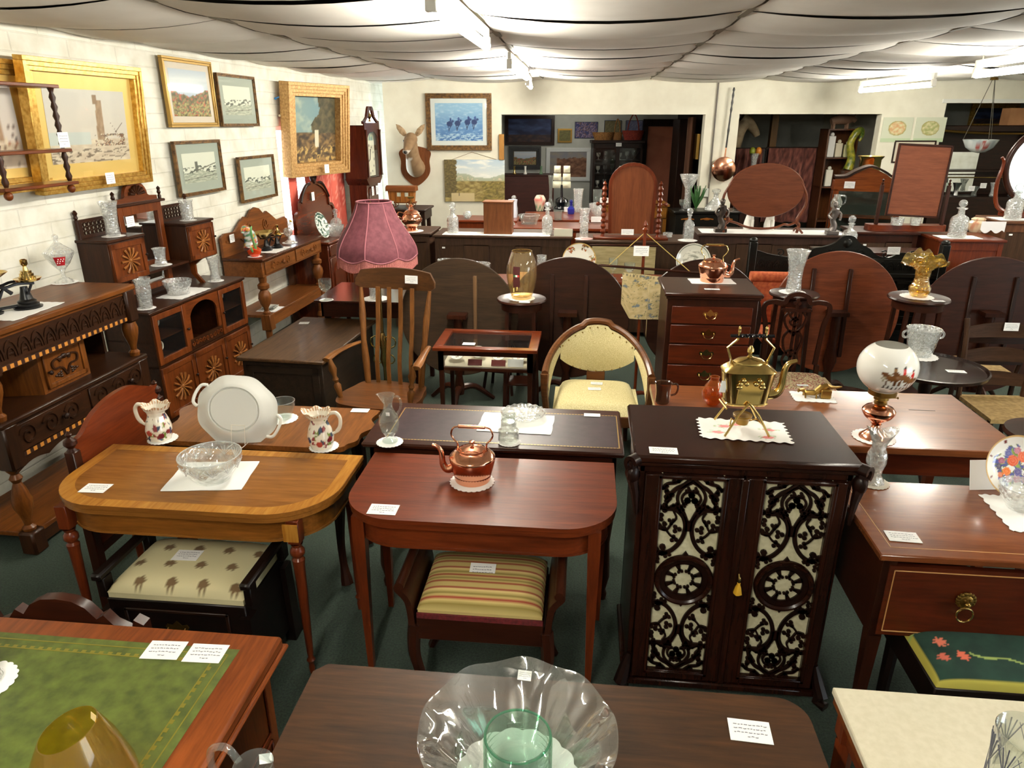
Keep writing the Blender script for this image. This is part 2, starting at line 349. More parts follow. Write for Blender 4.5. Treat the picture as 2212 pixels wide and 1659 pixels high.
G().box(-.028,.028,-.3,.3,.035,.35,.004).out('housing',BODY,tt); G().tube([(0,-.27,0),(0,.27,0)],.019,12).out('tube',plain('dim fluorescent tube',(255,250,236),.5,emit=TUBE_E*.35),tt)
# ---------------- world daylight and camera
w=bpy.data.worlds.new('World'); SC.world=w; w.use_nodes=True; w.node_tree.nodes['Background'].inputs[0].default_value=(.80,.90,1,1); w.node_tree.nodes['Background'].inputs[1].default_value=7
cd=bpy.data.cameras.new('camera'); cam=bpy.data.objects.new('camera',cd); COL.objects.link(cam); cam.location=(0,0,CH); cam.rotation_euler=(PI/2-TH,0,PH)
cd.sensor_width=36; cd.lens=FPX/2212*36; cd.clip_start=.05; SC.camera=cam
SC.view_settings.view_transform='Standard'; SC.view_settings.look='None'; SC.view_settings.gamma=1; SC.view_settings.use_curve_mapping=False; SC.view_settings.exposure=EXPO
# ================================================================ common small things
def card(u,v,z,label,w=.1,h=.07,rz=0,tilt=0,pos=None,writing=True,rot=None):
    p=pos or at(u,v,z); o=G().box(-w/2,w/2,-h/2,h/2,.0008,.0018).out('price_card',CARD,None,loc=p,rot=rot or (tilt,0,rz),smooth=False,label=label,cat='price card',group='white price cards')
    if writing:
        g=G(); rr=random.Random(int(u*7+v))
        for k,yy in enumerate((.26,.08,-.1,-.28)):
            x=-w*.38+(w*.3 if k==3 else 0)
            while x<w*(.36 if k!=3 else .1):
                l=w*rr.uniform(.03,.09); g.rib([(x,yy*h),(x+l*.4,yy*h+h*.03*rr.uniform(-1,1)),(x+l,yy*h)],h*.035,.0019,.0022,'Z'); x+=l+w*.025
        g.out('writing',INK,o,smooth=False)
    return o
def upcard(pos,label,w=.09,h=.06,rz=0,lean=0,**k): return card(pos[0]*100,pos[2]*100,0,label,w,h,pos=pos,rot=(PI/2-lean,0,rz),**k)
def doily(u,v,z,r,label,mat=WHITE,n=22,pos=None,lace=True,grp='white doilies'):
    g=G(); g.lathe([(0,.0006),(r*.6,.0006),(r*.6,.0022)] if not lace else [(0,.0004),(0,.0018),(r*.62,.0018),(r*.8,.0018),(r,.0012)],seg=n*4,mod=lambda a,t,rr,h:(rr*(1+(.06*abs(sin(a*n/2)) if t>.9 else 0)),h))
    return g.out('doily',mat,None,loc=pos or at(u,v,z),label=label,cat='doily',group=grp,ang=20)
def cloth(pos,w,d,label,rz=0,wav=.008,n=10,fall=None,name='cloth',mat=WHITE,grp='white table mats',k=1):
    g=G(); m=40; pts=[]
    for i in range(m): 
        t=-1+2*i/m; pts.append((w/2*t,-d/2-wav*abs(sin(t*n))*k))
    for i in range(m):
        t=-1+2*i/m; pts.append((w/2+wav*abs(sin(t*n*.8))*k,d/2*t))
    for i in range(m):
        t=1-2*i/m; pts.append((w/2*t,d/2+wav*abs(sin(t*n))*k))
    for i in range(m):
        t=1-2*i/m; pts.append((-w/2-wav*abs(sin(t*n*.8))*k,d/2*t))
    g.ext(pts,'Z',.0005,.0022)
    return g.out(name,mat,None,loc=pos,rz=rz,label=label,cat='cloth mat',group=grp,smooth=False)
def frame(g,w,d,z0,z1,t=.02,ox=0,oy=0):
    """apron of four boards, centre ox,oy"""
    g.box(ox-w/2,ox+w/2,oy-d/2,oy-d/2+t,z0,z1,.002).box(ox-w/2,ox+w/2,oy+d/2-t,oy+d/2,z0,z1,.002).box(ox-w/2,ox-w/2+t,oy-d/2,oy+d/2,z0,z1,.002).box(ox+w/2-t,ox+w/2,oy-d/2,oy+d/2,z0,z1,.002)
    return g
def molding(g,x0,x1,z0,z1,y,t=.012,dep=.008):
    """picture-frame bead on a front face, proud towards -y"""
    g.box(x0,x1,y-dep,y,z0,z0+t,.002).box(x0,x1,y-dep,y,z1-t,z1,.002).box(x0,x0+t,y-dep,y,z0,z1,.002).box(x1-t,x1,y-dep,y,z0,z1,.002); return g
BULB=[(.02,0),(.028,.01),(.03,.03),(.018,.05),(.022,.06),(.022,.075),(.016,.085)]
def knob(par,x,y,z,r=.014,mat=None,name='knob',d=(0,-1)):
    g=G(); g.lathe([(r*.5,0),(r*.4,r*.6),(r,r*1.1),(r*1.05,r*1.6),(r*.6,r*2.1),(0,r*2.2)],seg=12)
    return g.out(name,mat or blk('Z'),par,loc=(x,y,z),rot=(PI/2,0,0))
def swan_handle(par,x,y,z,w=.07,mat=BRASS):
    g=G(); g.ext([(-w*.5,.004),(-w*.42,.016),(-w*.2,.012),(-w*.08,.024),(0,.03),(w*.08,.024),(w*.2,.012),(w*.42,.016),(w*.5,.004),(w*.4,-.01),(w*.15,-.006),(0,-.016),(-w*.15,-.006),(-w*.4,-.01)],'Y',-.003,0)
    g.tube([(-w*.36,-.006,.003),(-w*.36,-.02,-.004),(-w*.28,-.022,-.02),(-w*.1,-.022,-.028),(w*.1,-.022,-.028),(w*.28,-.022,-.02),(w*.36,-.02,-.004),(w*.36,-.006,.003)],.0028,6)
    return g.out('handle',mat,par,loc=(x,y,z))
# ================================================================ row 0 : the nearest tables
t=T('partners_desk','wooden desk with green leather top and moulded edge, nearest left','desk',(-1.68,.74,0))
W=.915
g=G(); g.box(-W,W,-.72,.72,.725,.76,.008); g.box(-W-.01,W+.01,-.73,.73,.715,.728,.005); g.out('desktop',wood('figured brown walnut',(98,46,20),(152,84,42),'Y',rough=.3),t)
g=G(); x1=W-.088; 
g.box(-x1,x1,-.64,.655,.7585,.7608); g.out('leather_top',noisy('green leather',(58,70,20),(90,102,38),28,.5,.35,.0012,8,.3,.7),t)
g=G()
for q in (.02,.05): g.box(x1-q-.0035,x1-q,-.64,.655-q,.7606,.7612).box(-x1,x1-q,.655-q-.0035,.655-q,.7606,.7612)
yy=-.6
while yy<.6: g.box(x1-.05,x1-.042,yy,yy+.012,.7606,.7613); yy+=.024
xx=-x1
while xx<x1-.06: g.box(xx,xx+.012,.655-.05,.655-.042,.7606,.7613); xx+=.024
g.out('gilt_tooling',plain('faded gilt',(132,122,44),.4,.4),t)
g=G(); g.box(-W+.03,-W+.42,-.68,.68,.08,.715,.004); g.box(W-.42,W-.03,-.68,.68,.08,.715,.004); g.box(-W+.47,W-.47,-.68,.68,.60,.715); g.box(-W+.01,-W+.44,-.7,.7,0,.08,.01); g.box(W-.44,W-.01,-.7,.7,0,.08,.01); g.out('pedestal',wood('figured brown walnut',(98,46,20),(152,84,42),'Z',rough=.3),t)
g=G(); 
for z0,z1 in ((.12,.3),(.32,.48),(.5,.7)): molding(g,-.64,.64,z0,z1,0,.008,.006)
o=g.out('side_moulding',mah('X'),t,loc=(W-.03,0,0),rz=PI/2)
t=T('gateleg_table','dark oak drop-leaf table with rounded corner under the big glass bowl','table',(-.04,.92,0))
g=G(); w,d,r=1.23,.98,.07
g.ext([(-w/2,-d/2),(w/2,-d/2),(w/2,d/2-r)]+[(w/2-r+r*cos(a),d/2-r+r*sin(a)) for a in [PI/2*i/6 for i in range(1,6)]]+[(w/2-r,d/2),(-w/2+.03,d/2),(-w/2,d/2-.03)],'Z',.70,.722); g.out('tabletop',oak('X'),t)
g=G(); frame(g,1.05,.8,.6,.70); g.out('apron',oak('X'),t)
for x,y in ((-.5,.37),(.5,.37),(-.5,-.37),(.5,-.37)): G().lathe([(.02,0),(.028,.04),(.02,.06),(.022,.1),(.027,.25),(.02,.3),(.028,.34),(.025,.6)],seg=12).box(-.028,.028,-.028,.028,.56,.7).out('leg',oak('Z'),t,loc=(x,y,0))
t=T('side_table','small table with plain cream top and wooden legs, bottom right corner','table',(1.05,1.13,0))
G().box(-.39,.39,-.33,.33,.702,.722,.003).out('tabletop',noisy('cream laminate',(206,198,172),(214,206,182),60,.45,.03,.001),t)
G().box(-.385,.385,-.325,.325,.675,.702,.003).out('edge_board',honey('X'),t)
g=G(); frame(g,.72,.6,.60,.675); g.out('apron',mah('X'),t)
for x,y in ((-.35,.29),(.35,.29),(-.35,-.29),(.35,-.29)): G().lathe([(.016,0),(.026,.6)],seg=4).box(-.022,.022,-.022,.022,.6,.676).out('leg',mah('Z'),t,loc=(x,y,0))
# big clear bowl + green ring
def flutes(n,amp): return lambda a,t,r,h:(r*(1+amp*(t**1.5)*sin(a*n)),h+.004*t*cos(a*n))
pb=at(1118,1625,.80); pb=(pb[0],pb[1],.7245)
doily(0,0,0,.13,'white lace doily under the big clear glass bowl, nearest table',pos=(pb[0],pb[1],.7225),n=16)
BIGG=glass('thick clear glass',(250,252,250),9,.025,.3); 
t=T('glass_bowl','very large clear ribbed glass bowl with flared rim, bottom centre','bowl',pb)
g=G(); g.lathe([(.0,.004),(.07,.004),(.09,.012),(.13,.06),(.175,.11),(.205,.135),(.208,.139),(.203,.139),(.17,.116),(.126,.067),(.085,.018),(0,.012)],seg=96,mod=lambda a,t,r,h:(r*(1+(.05*max(0,sin(a*9))**3 if .2<t<.85 and r<.2 else 0)),h+(.006*sin(a*9) if .1<t<.9 else 0))); g.out('bowl_body',BIGG,t)
card(0,0,0,'x',.032,.022,pos=(0,.175,.118),rot=(R(35),0,R(-4))); c=COL.objects[-1]
for o in list(COL.objects)[-2:]: 
    if o.name.startswith('price_card'):
        o.parent=t; o.name='price_sticker'
        for k in ('label','category','group'): del o[k]
t=T('glass_ring_bowl','small pale green ribbed glass bowl standing inside the big clear bowl','bowl',(pb[0],pb[1]+.004,.742))
g=G(); n=11
prof=[(.0,.003),(.064,.003)]+[(.070+.0035*math.cos(i*PI),.008+i*.0085) for i in range(n)]+[(.066,.1),(.0625,.098),(.062,.01),(0,.008)]
g.lathe(prof,seg=56); g.out('bowl_body',glass('green glass',(232,247,239),0,.04,.3),t)
g=G(); g.tube([(.069*cos(2*PI*i/48),.069*sin(2*PI*i/48),.1) for i in range(48)],.0028,8,closed=True); g.out('rim',glass('green glass edge',(150,210,180),0,.2,.5),t)
# amber glass shade vase at bottom left
p=at(146,1578,.985); t=T('amber_vase','tall smooth amber glass vase with slanted open mouth on the green desk','vase',(p[0],p[1],.7612))
g=G(); g.lathe([(.0,.0),(.05,.0),(.085,.01),(.098,.05),(.095,.1),(.075,.17),(.052,.225),(.050,.226),(.073,.17),(.092,.1),(.095,.05),(.08,.013),(0,.004)],seg=48,mod=lambda a,t,r,h:(r,h+.012*cos(a-.6)*(h/.226)**2)); g.out('vase_body',glass('deep amber glass',(246,226,150),0,.05,.12),t)
G().box(-.009,.009,-.0004,.0004,-.007,.007).out('price_sticker',plain('cream sticker',(232,208,150),.6),t,loc=(.022,.04,.218),rot=(R(-12),0,R(-28)))
# cut vase at the left edge and its doily
p=at(-42,1478,.7612); doily(0,0,0,.075,'lace doily under the cut glass vase at the left edge',pos=p)
g=G(); g.lathe([(.0,0),(.045,0),(.05,.01),(.04,.03),(.045,.08),(.062,.14),(.060,.142),(.042,.08),(.036,.034),(0,.014)],seg=36); g.out('cut_vase',CUTF,None,loc=(p[0],p[1],.7635),label='cut glass vase at the left edge of the picture on the green desk',cat='vase',group='cut glass pieces')
# two glass jugs peeking at the bottom
p=at(560,1655,.86); t=T('glass_jug','clear glass jug with looped handle, rim showing at the bottom left of centre','jug',(p[0],p[1]-.02,.7225))
g=G(); g.lathe([(0,0),(.045,0),(.058,.03),(.05,.09),(.036,.14),(.038,.165),(.036,.166),(.033,.14),(.047,.09),(.054,.03),(0,.006)],seg=36); g.out('jug_body',CLR,t)
G().tube(cat_curve([(-.034,.01,.155),(-.06,.02,.178),(-.092,.02,.172),(-.1,.02,.13),(-.085,.015,.09),(-.052,0,.07)]),.0075,10).out('handle',CLR,t)
G().box(-.012,.012,-.0004,.0004,-.01,.01).out('price_sticker',CARD,t,loc=(.006,.036,.14),rot=(R(-20),0,R(15)))
# tumbler bottom right
p=at(2160,1645,.80); t=T('cut_tumbler_vase','large cut glass vase with star cuts on the cream-topped table','vase',(p[0]+.005,p[1]-.045,.7225))
g=G(); g.lathe([(0,0),(.042,0),(.046,.01),(.05,.06),(.058,.2),(.0565,.203),(.054,.2),(.045,.06),(.04,.02),(0,.016)],seg=48); g.out('vase_body',glass('vase crystal',(248,250,246),14,.10,.34),t)
g=G()
for k in range(9):
    a=R(-150+k*40)
    for q in (-.5,-.25,0,.25,.5):
        g.bar((.0545*cos(a),.0545*sin(a),.12),(.0578*cos(a+q*.8),.0578*sin(a+q*.8),.185-abs(q)*.02),.0022,.0012)
    g.bar((.055*cos(a),.055*sin(a),.12),(.0515*cos(a+.3),.0515*sin(a+.3),.06),.002,.0012).bar((.055*cos(a),.055*sin(a),.12),(.0515*cos(a-.3),.0515*sin(a-.3),.06),.002,.0012)
g.out('star_cuts',glass('cut groove glass',(120,122,140),0,.55,.5),t)
# cards near
card(355,1405,.7612,'left one of two handwritten price cards on the green leather desk',.098,.066,R(3))
card(445,1412,.7612,'right one of two handwritten price cards on the green leather desk',.098,.066,R(2))
card(1620,1580,.7222,'handwritten price card on the front dark oak table',.095,.064,R(-3))
# carved chair rail behind the green desk
t=T('carved_dining_chair','dark chair with wavy carved top rail behind the green leather desk','chair',(-1.45,1.325,0),0)
g=G(); top=[(-.27,.78),(-.27,.86),(-.24,.875),(-.225,.83),(-.17,.855),(-.145,.885),(-.12,.87),(-.09,.905),(-.05,.925),(0,.93),(.05,.925),(.09,.905),(.12,.87),(.145,.885),(.17,.855),(.225,.83),(.24,.875),(.27,.86),(.27,.78),(.12,.80),(0,.79),(-.12,.80)]
top=[(x*.93,z-.145) for x,z in top]
g.ext(top,'Y',.185,.217); g.out('top_rail',dmah('X'),t)
g=G(); g.box(-.24,.24,-.2,.21,.42,.47,.01); g.out('seat',dmah('X'),t)
for x in (-.225,.225): G().bar((x,.2,0),(x,.2,.66),.03).out('rear_leg',dmah('Z'),t); G().lathe([(.018,0),(.028,.4),(.03,.43)],seg=8).out('leg',dmah('Z'),t,loc=(x*.92,-.17,0))
G().box(-.06,.06,.195,.207,.46,.66,.003).out('back_splat',dmah('Z'),t)
# ================================================================ row 1
def card_table(name,label,cx,cy,w,d,h,m,legf,rr,band=None,edge=None,back=None):
    t=T(name,label,'table',(cx,cy,0))
    o=poly_round(w,d,rr,10); sc=lambda k:[(x*(1-k/w*2),y*(1-k/d*2)) for x,y in o]
    g=G(); g.ext(o,'Z',h-.017,h); g.out('upper_leaf',m('X'),t)
    g=G(); g.ext(sc(.003),'Z',h-.037,h-.0195); g.out('lower_leaf',m('X'),t)
    if band:
        g=G(); i_=sc(.05); n=len(o); f=g.bm
        A=[f.verts.new((x*.996,y*.996,h+.0006)) for x,y in o]; B=[f.verts.new((x,y,h+.0006)) for x,y in i_]
        for k in range(n): j=(k+1)%n; f.faces.new((A[k],A[j],B[j],B[k]))
        g.out('crossbanding',band,t)
    g=G(); g.ext(sc(.03),'Z',h-.125,h-.037); g.out('frieze',m('X') if not edge else edge,t)
    g=G(); g.ext(sc(.026),'Z',h-.131,h-.122); g.out('bead',m('X'),t)
    legf(t); return t
def turned_leg(t,x,y,h,m,name='leg'):
    G().lathe([(.009,0),(.012,.03),(.010,.05),(.017,.065),(.010,.08),(.013,.1),(.021,.5),(.024,.53),(.016,.54),(.027,.555),(.027,.57),(.017,.585),(.024,.6)],seg=14).box(-.023,.023,-.023,.023,h-.135,h-.037,.002).out(name,m('Z'),t,loc=(x,y,0))
def taper_leg(t,x,y,h,m,w0=.022,w1=.045,name='leg'):
    g=G(); g.lathe([(w0*.7,0),(w1*.7,h-.13)],seg=4,mat=MX.Rotation(PI/4,4,'Z')); g.box(-w1/2,w1/2,-w1/2,w1/2,h-.131,h-.038); g.out(name,m('Z'),t,loc=(x,y,0),smooth=False)
t=card_table('card_table','golden walnut fold-over card table with paler banded edge and turned legs',-1.44,2.325,1.11,.50,.74,walnut,lambda t:[turned_leg(t,x,y,.74,mah) for x,y in ((-.47,-.19),(.43,-.20),(-.5,.2),(.5,.2))],.24,band=wood('yellow satinwood banding',(172,112,38),(214,160,76),'Y',rough=.25),edge=wood('shaded walnut',(104,62,22),(158,104,44),'X',rough=.3))
g=G(); g.box(.40,.455,-.238,-.232,.625,.695); g.out('veneer_block',wood('yellow satinwood banding',(172,112,38),(214,160,76),'Z',rough=.25),t)
t=card_table('card_table','red mahogany fold-over card table with rounded front corners and copper kettle on top',-.345,2.35,1.0,.52,.74,mah,lambda t:[taper_leg(t,x,y,.74,mah) for x,y in ((-.44,-.17),(.42,-.19),(-.46,.21),(.46,.21))],.2)
# brass and oak bits: card on them
card(207,1055,.741,'price card on the left end of the golden walnut card table',.1,.068,R(2))
card(828,1101,.741,'price card on the left end of the red mahogany card table',.105,.07,R(0))
# piano stools
def stool(name,label,cx,cy,w,d,h,wm,seatm,colf,arm,stripes=False,sw=None):
    t=T(name,label,'stool',(cx,cy,0))
    g=G(); a=.04; 
    def f(s_,q):
        e=(1-(2*s_-1)**6)*(1-(2*q-1)**6); return (-w/2+w*s_,-d/2+d*q,h-.035+.05*e**.5)
    g.grid(f,60,36,colf); g.box(-w/2+.002,w/2-.002,-d/2+.002,d/2-.002,h-.06,h-.034)
    g.out('seat',seatm,t)
    g=G(); g.box(-w/2-.004,w/2+.004,-d/2-.004,d/2+.004,h-.16 if arm=='scroll' else .06,h-.058,.004); g.out('box',wm('X'),t)
    for x in (-1,1):
        if arm=='scroll':
            g=G(); pts=cat_curve([(x*(w/2+.055),h+.065),(x*(w/2+.065),h+.05),(x*(w/2+.03),h-.0),(x*(w/2+.018),h-.1)],5)
            g.rib(pts,.022,-d/2-.01,d/2+.01); g.tube([(x*(w/2+.056),-d/2-.012,h+.062),(x*(w/2+.056),d/2+.012,h+.062)],.017,10); g.out('arm',wm('Y'),t)
            for y in (-1,1):
                G().tube(cat_curve([(x*(w/2+.012),y*(d/2-.01),h-.1),(x*(w/2+.02),y*(d/2-.005),h-.22),(x*(w/2-.0),y*(d/2-.01),.12),(x*(w/2+.035),y*(d/2+.01),0)],5),[.026-.0006*i for i in range(16)],6).out('leg',wm('Z'),t)
        else:
            G().box(x*(w/2+.02)-.02,x*(w/2+.02)+.02,-d/2-.02,d/2+.02,h+.02,h+.05,.008).box(x*(w/2+.018)-.014,x*(w/2+.018)+.014,-d/2,-d/2+.05,h-.06,h+.02,.003).box(x*(w/2+.018)-.014,x*(w/2+.018)+.014,d/2-.05,d/2,h-.06,h+.02,.003).out('arm',wm('Y'),t)
            for y in (-1,1):
                G().ext([(y*(d/2-.04),h-.1),(y*(d/2+.02),h-.1),(y*(d/2+.035),.12),(y*(d/2+.06),.03),(y*(d/2+.06),0),(y*(d/2-.02),0)],'X',x*(w/2+.004)-.02,x*(w/2+.004)+.022).out('leg',wm('Z'),t)
    return t
sprigs=[(i*.13+(.065 if j%2 else 0),j*.11) for j in range(-1,6) for i in range(-1,9)]
def sprigcol(s_,q):
    x,y=s_*.56,q*.36; b=(214,204,160)
    for sx_,sy_ in sprigs:
        dx,dy=x-sx_,y-sy_-.03
        if abs(dx)<.035 and abs(dy)<.035:
            r=math.hypot(dx,dy); a=math.atan2(dy,dx)
            if r<.027*(.55+.45*abs(cos(a*3.5+.4))): return (112,88,58)
    return b
t=stool('piano_stool','dark stool with cream seat patterned with brown sprigs under the walnut card table',-1.43,2.15,.52,.33,.47,lambda q='X':wood('near black mahogany',(12,7,6),(30,15,11),q,rough=.4),vcol('sprig fabric',.9),sprigcol,'flat')
g=G(); molding(g,-.2,.2,.1,.2,0); molding(g,-.2,.2,.23,.38,0); g.out('drawer_front',blk('X'),t,loc=(0,-.17,0)); swan_handle(t,0,-.18,.31,.09,OBRASS)
card(405,1200,.487,'price card lying on the cream sprig-patterned stool seat',.1,.068,R(2))
def stripecol(s_,q):
    y=q*8.3+.35; f=y%1
    if f<.2: return (150,34,30)
    if f<.26 or f>.94: return (228,206,140)
    if .48<f<.62: return (140,122,58)
    return (200,178,112)
t=stool('piano_stool','mahogany stool with scrolled arms and red and gold striped seat under the red card table',-.315,2.15,.44,.33,.485,dmah,vcol('striped fabric',.85),stripecol,'scroll')
G().box(-.222,.222,-.17,-.162,.415,.438,.002).out('braid_trim',noisy('maroon braid',(74,10,14),(104,22,26),90,.8,.4),t)
card(1042,1234,.50,'handwritten price card on the striped stool seat',.095,.075,R(0),tilt=R(12))
# ---------------- fret fronted cabinet
t=T('fretwork_cabinet','dark rosewood cabinet with two pierced fretwork doors backed with cream cloth','cabinet',(.5675,2.38,0))
g=G(); g.box(-.3725,.3725,-.225,.24,.97,1.0,.008); g.box(-.36,.36,-.215,.235,.955,.972,.004); g.out('top',rose('X'),t)
g=G(); g.box(-.35,-.33,-.2,.23,.04,.955,.003).box(.33,.35,-.2,.23,.04,.955,.003).box(-.35,.35,.21,.23,.04,.955).box(-.35,.35,-.2,.22,.04,.07).box(-.35,.35,-.2,.22,.93,.955).box(-.365,.365,-.215,.235,.02,.05,.006); g.out('case',rose('Z'),t)
def trefoil(g,x,z,r,y0,y1,a=90):
    for k in range(3):
        q=R(a+k*120); g.ext([(x+cos(q)*r*.75+r*.62*cos(2*PI*i/8),z+sin(q)*r*.75+r*.62*sin(2*PI*i/8)) for i in range(8)],'Y',y0,y1)
def fret(cx,cz,y0,y1):
    g=G()
    for sz in (1,-1):
        for sx in (1,-1):
            q=lambda pts:[(cx+sx*x,cz+sz*z) for x,z in pts]
            def S(pts,w,n=5): w*=1.15; g.rib([tuple(p) for p in cat_curve(q(pts),n)],w,y0,y1)
            S([(.104,.292),(.085,.285),(.05,.282),(.022,.255),(.011,.21),(.022,.16),(.048,.122),(.08,.104),(.104,.112)],.0125)
            S([(.006,.235),(.022,.275),(.043,.31),(.046,.34),(.03,.37),(0,.392)],.009)
            S([(.0,.352),(.02,.35),(.032,.33),(.026,.31),(.012,.306)],.007)
            S([(0,.405),(.03,.378),(.055,.362),(.075,.335),(.085,.31)],.012)
            S([(.035,.405),(.055,.388),(.085,.38),(.1,.36)],.009)
            S([(.03,.27),(.05,.3),(.075,.29),(.082,.305),(.07,.325),(.073,.345)],.007)
            S([(.055,.275),(.045,.25),(.06,.225),(.075,.2),(.1,.205)],.006)
            S([(.075,.2),(.06,.18),(.045,.17)],.006)
            for x,z,r,a in ((.092,.288,.013,0),(.09,.118,.016,0),(.066,.1,.010,60),(.1,.075,.009,0),(.04,.205,.011,180),(.088,.215,.012,0),(.046,.165,.010,200),(0,.327,.016,90),(.078,.34,.013,60),(.09,.365,.010,0),(.055,.397,.010,90),(.1,.25,.011,0),(.025,.3,.007,90),(.06,.235,.009,150),(.012,.36,.008,90),(.05,.298,.009,0),(.03,.287,.008,90)):
                trefoil(g,cx+sx*x,cz+sz*z,r*1.18,y0,y1,a if sx>0 else 180-a)
            S([(.075,.12),(.104,.09)],.009); S([(.06,.1),(.103,.03)],.01) if 0 else None
        g.ext([(cx-.012,cz+sz*.2),(cx+.012,cz+sz*.2),(cx+.012,cz+sz*.24),(cx-.012,cz+sz*.24)],'Y',y0,y1)
        g.ext([(cx-.012,cz+sz*.1),(cx+.012,cz+sz*.1),(cx,cz+sz*.118)],'Y',y0,y1)
    # ring spokes
    n=48
    for r0,r1 in ((.064,.085),): 
        g.rib([(cx+.0745*cos(2*PI*i/n),cz+.0745*sin(2*PI*i/n)) for i in range(n+1)],.021,y0,y1)
    for k in range(8):
        a=2*PI*k/8+PI/8; g.rib([(cx+.035*cos(a),cz+.035*sin(a)),(cx+.068*cos(a),cz+.068*sin(a))],[.005,.02],y0,y1)
        trefoil(g,cx+.037*cos(a),cz+.037*sin(a),.009,y0,y1,k*45+22)
    return g
for px0,px1,nm,xa,xb in ((-.2725,-.0675,'door',-.33,-.003),(.07,.285,'door',.003,.33)):
    cx=(px0+px1)/2; cz=.511
    g=G(); g.box(xa,px0,-.222,-.2,.07,.93,.002).box(px1,xb,-.222,-.2,.07,.93,.002).box(px0,px1,-.222,-.2,.07,.106,.002).box(px0,px1,-.222,-.2,.916,.93,.002)
    molding(g,px0-.014,px1+.014,.092,.93,-.222,.012,.006)
    d=g.out(nm,rose('Z'),t)
    g=fret(cx,cz,-.214,-.207); g.out('fretwork',wood('dark fret wood',(20,8,6),(40,18,12),'Z',rough=.35),d,smooth=False)
    g=G(); g.lathe([(.085,-.212),(.085,-.222),(.092,-.228),(.099,-.228),(.103,-.22),(.103,-.21)],seg=48,mat=MX.Translation((cx,0,cz))@MX.Rotation(PI/2,4,'X')@MX.Diagonal((1,1,-1,1))); 
    g.out('roundel_ring',rose('X'),d)
    G().box(px0-.005,px1+.005,-.2045,-.2025,.1,.93).out('cloth_backing',noisy('cream silk',(206,198,160),(222,214,180),60,.85,.15,.001),d)
g=G(); g.box(-.012,.012,-.232,-.221,.07,.93,.003); g.out('centre_bead',rose('Z'),t)
o=T('key_tassel','yellow tassel hanging from the key of the fretwork cabinet','tassel',(.5675+.017,2.38-.24,.53))
G().tube([(0,.01,.03),(0,0,.02)],.003,6).lathe([(.004,-.002),(.007,.012),(.007,.018),(.004,.024)],seg=10).out('key',BRASS,o)
G().lathe([(.0145,-.045),(.010,-.02),(.005,-.006),(.006,0),(0,.003)],seg=12,mod=lambda a,t,r,h:(r*(1+.1*sin(a*8)),h)).out('tassel',plain('golden yellow thread',(222,170,40),.6),o)
for x in (-1,1):
    g=G(); sp=[(x*.0+x*a,b) for a,b in spiral(0,0,.008,.03,200,-60,18)]
    g.rib(sp,.014,-.03,.03); g.ball(x*.012,0,-.055,.026,.8,1,1.4,10,7); g.ball(x*.005,0,-.095,.017,.8,1,1.6,8,6); g.tube([(x*.02,0,.0),(x*.02,0,-.05),(0,0,-.12),(-x*.01,0,-.2)],[.02,.022,.014,.006],8)
    g.out('carved_scroll',wood('dark fret wood',(20,8,6),(40,18,12),'Z',rough=.35),t,loc=(x*.362,-.215,.975),rz=x*R(40))
    g=G(); g.tube([(0,0,.16),(x*.015,-.01,.1),(x*.03,-.03,.05),(x*.02,-.02,.015),(x*.045,-.05,.012)],[.012,.022,.026,.018,.02],8); g.out('carved_foot',wood('dark fret wood',(20,8,6),(40,18,12),'Z',rough=.35),t,loc=(x*.34,-.2,0))
    G().box(-.02,.02,-.02,.02,0,.04).out('rear_foot',rose('Z'),t,loc=(x*.33,.21,0))
card(1433,974,1.001,'handwritten price card at the front left of the rosewood fretwork cabinet',.095,.05,R(-1))
# ---------------- lowboy / sideboard at right with lion ring
t=T('bow_sideboard','mahogany sideboard with lion mask ring pull, cut off by the right edge','sideboard',(1.50,2.23,0))
g=G(); w,d=1.08,.50; g.box(-.54,.54,-.25,.25,.755,.78,.004); g.out('top',tan('X'),t)
g=G()
for q in (.045,): g.box(-.54+q,.54-q,-.25+q,-.25+q+.0025,.7802,.7806).box(-.54+q,-.54+q+.0025,-.25+q,.25-.03,.7802,.7806)
g.out('inlay_line',plain('pale stringing',(198,150,92),.4),t)
g=G(); g.box(-.52,-.50,-.235,.24,.46,.755).box(.5,.52,-.235,.24,.46,.755).box(-.52,.52,.22,.24,.46,.755).box(-.5,-.02,-.22,.22,.46,.48); g.out('case',dmah('X'),t)
g=G(); g.ext([(-.50,.47),(-.03,.47),(-.03,.735),(-.50,.735)],'Y',-.24,-.22); 
dr=g.out('drawer',deep('X'),t)
g=G(); molding(g,-.485,-.045,.485,.72,-.24,.003,.0008); g.out('inlay_line',plain('pale stringing',(198,150,92),.4),dr)
lx,lz=-.255,.625
g=G(); g.ball(lx,-.245,lz,.026,1,.45,1.05,16,10)
for k in range(14):
    a=2*PI*k/14; g.ball(lx+.024*cos(a),-.247,lz+.022*sin(a)+.002,.009,1,.7,1,7,5)
g.ball(lx,-.262,lz-.006,.010,1,.8,.9,8,6).ball(lx-.009,-.258,lz+.008,.0035,1,1,1,6,4).ball(lx+.009,-.258,lz+.008,.0035,1,1,1,6,4)
g.out('lion_mask',OBRASS,dr); g=G(); g.tube([(lx-.003+.025*cos(2*PI*i/28),-.263,lz-.042+.026*sin(2*PI*i/28)) for i in range(28)],.0033,8,closed=True); g.out('ring_pull',BRASS,dr)
g=G(); pts=[(-.02,.735),(.5,.735),(.5,.60)]+[(x,.6+.05*sin(PI*(x+.02)/.52)) for x in (.44,.36,.28,.2,.12,.06,.0)]+[(-.02,.50)]
g.ext(pts,'Y',-.245,-.225); g.out('shaped_apron',deep('X'),t)
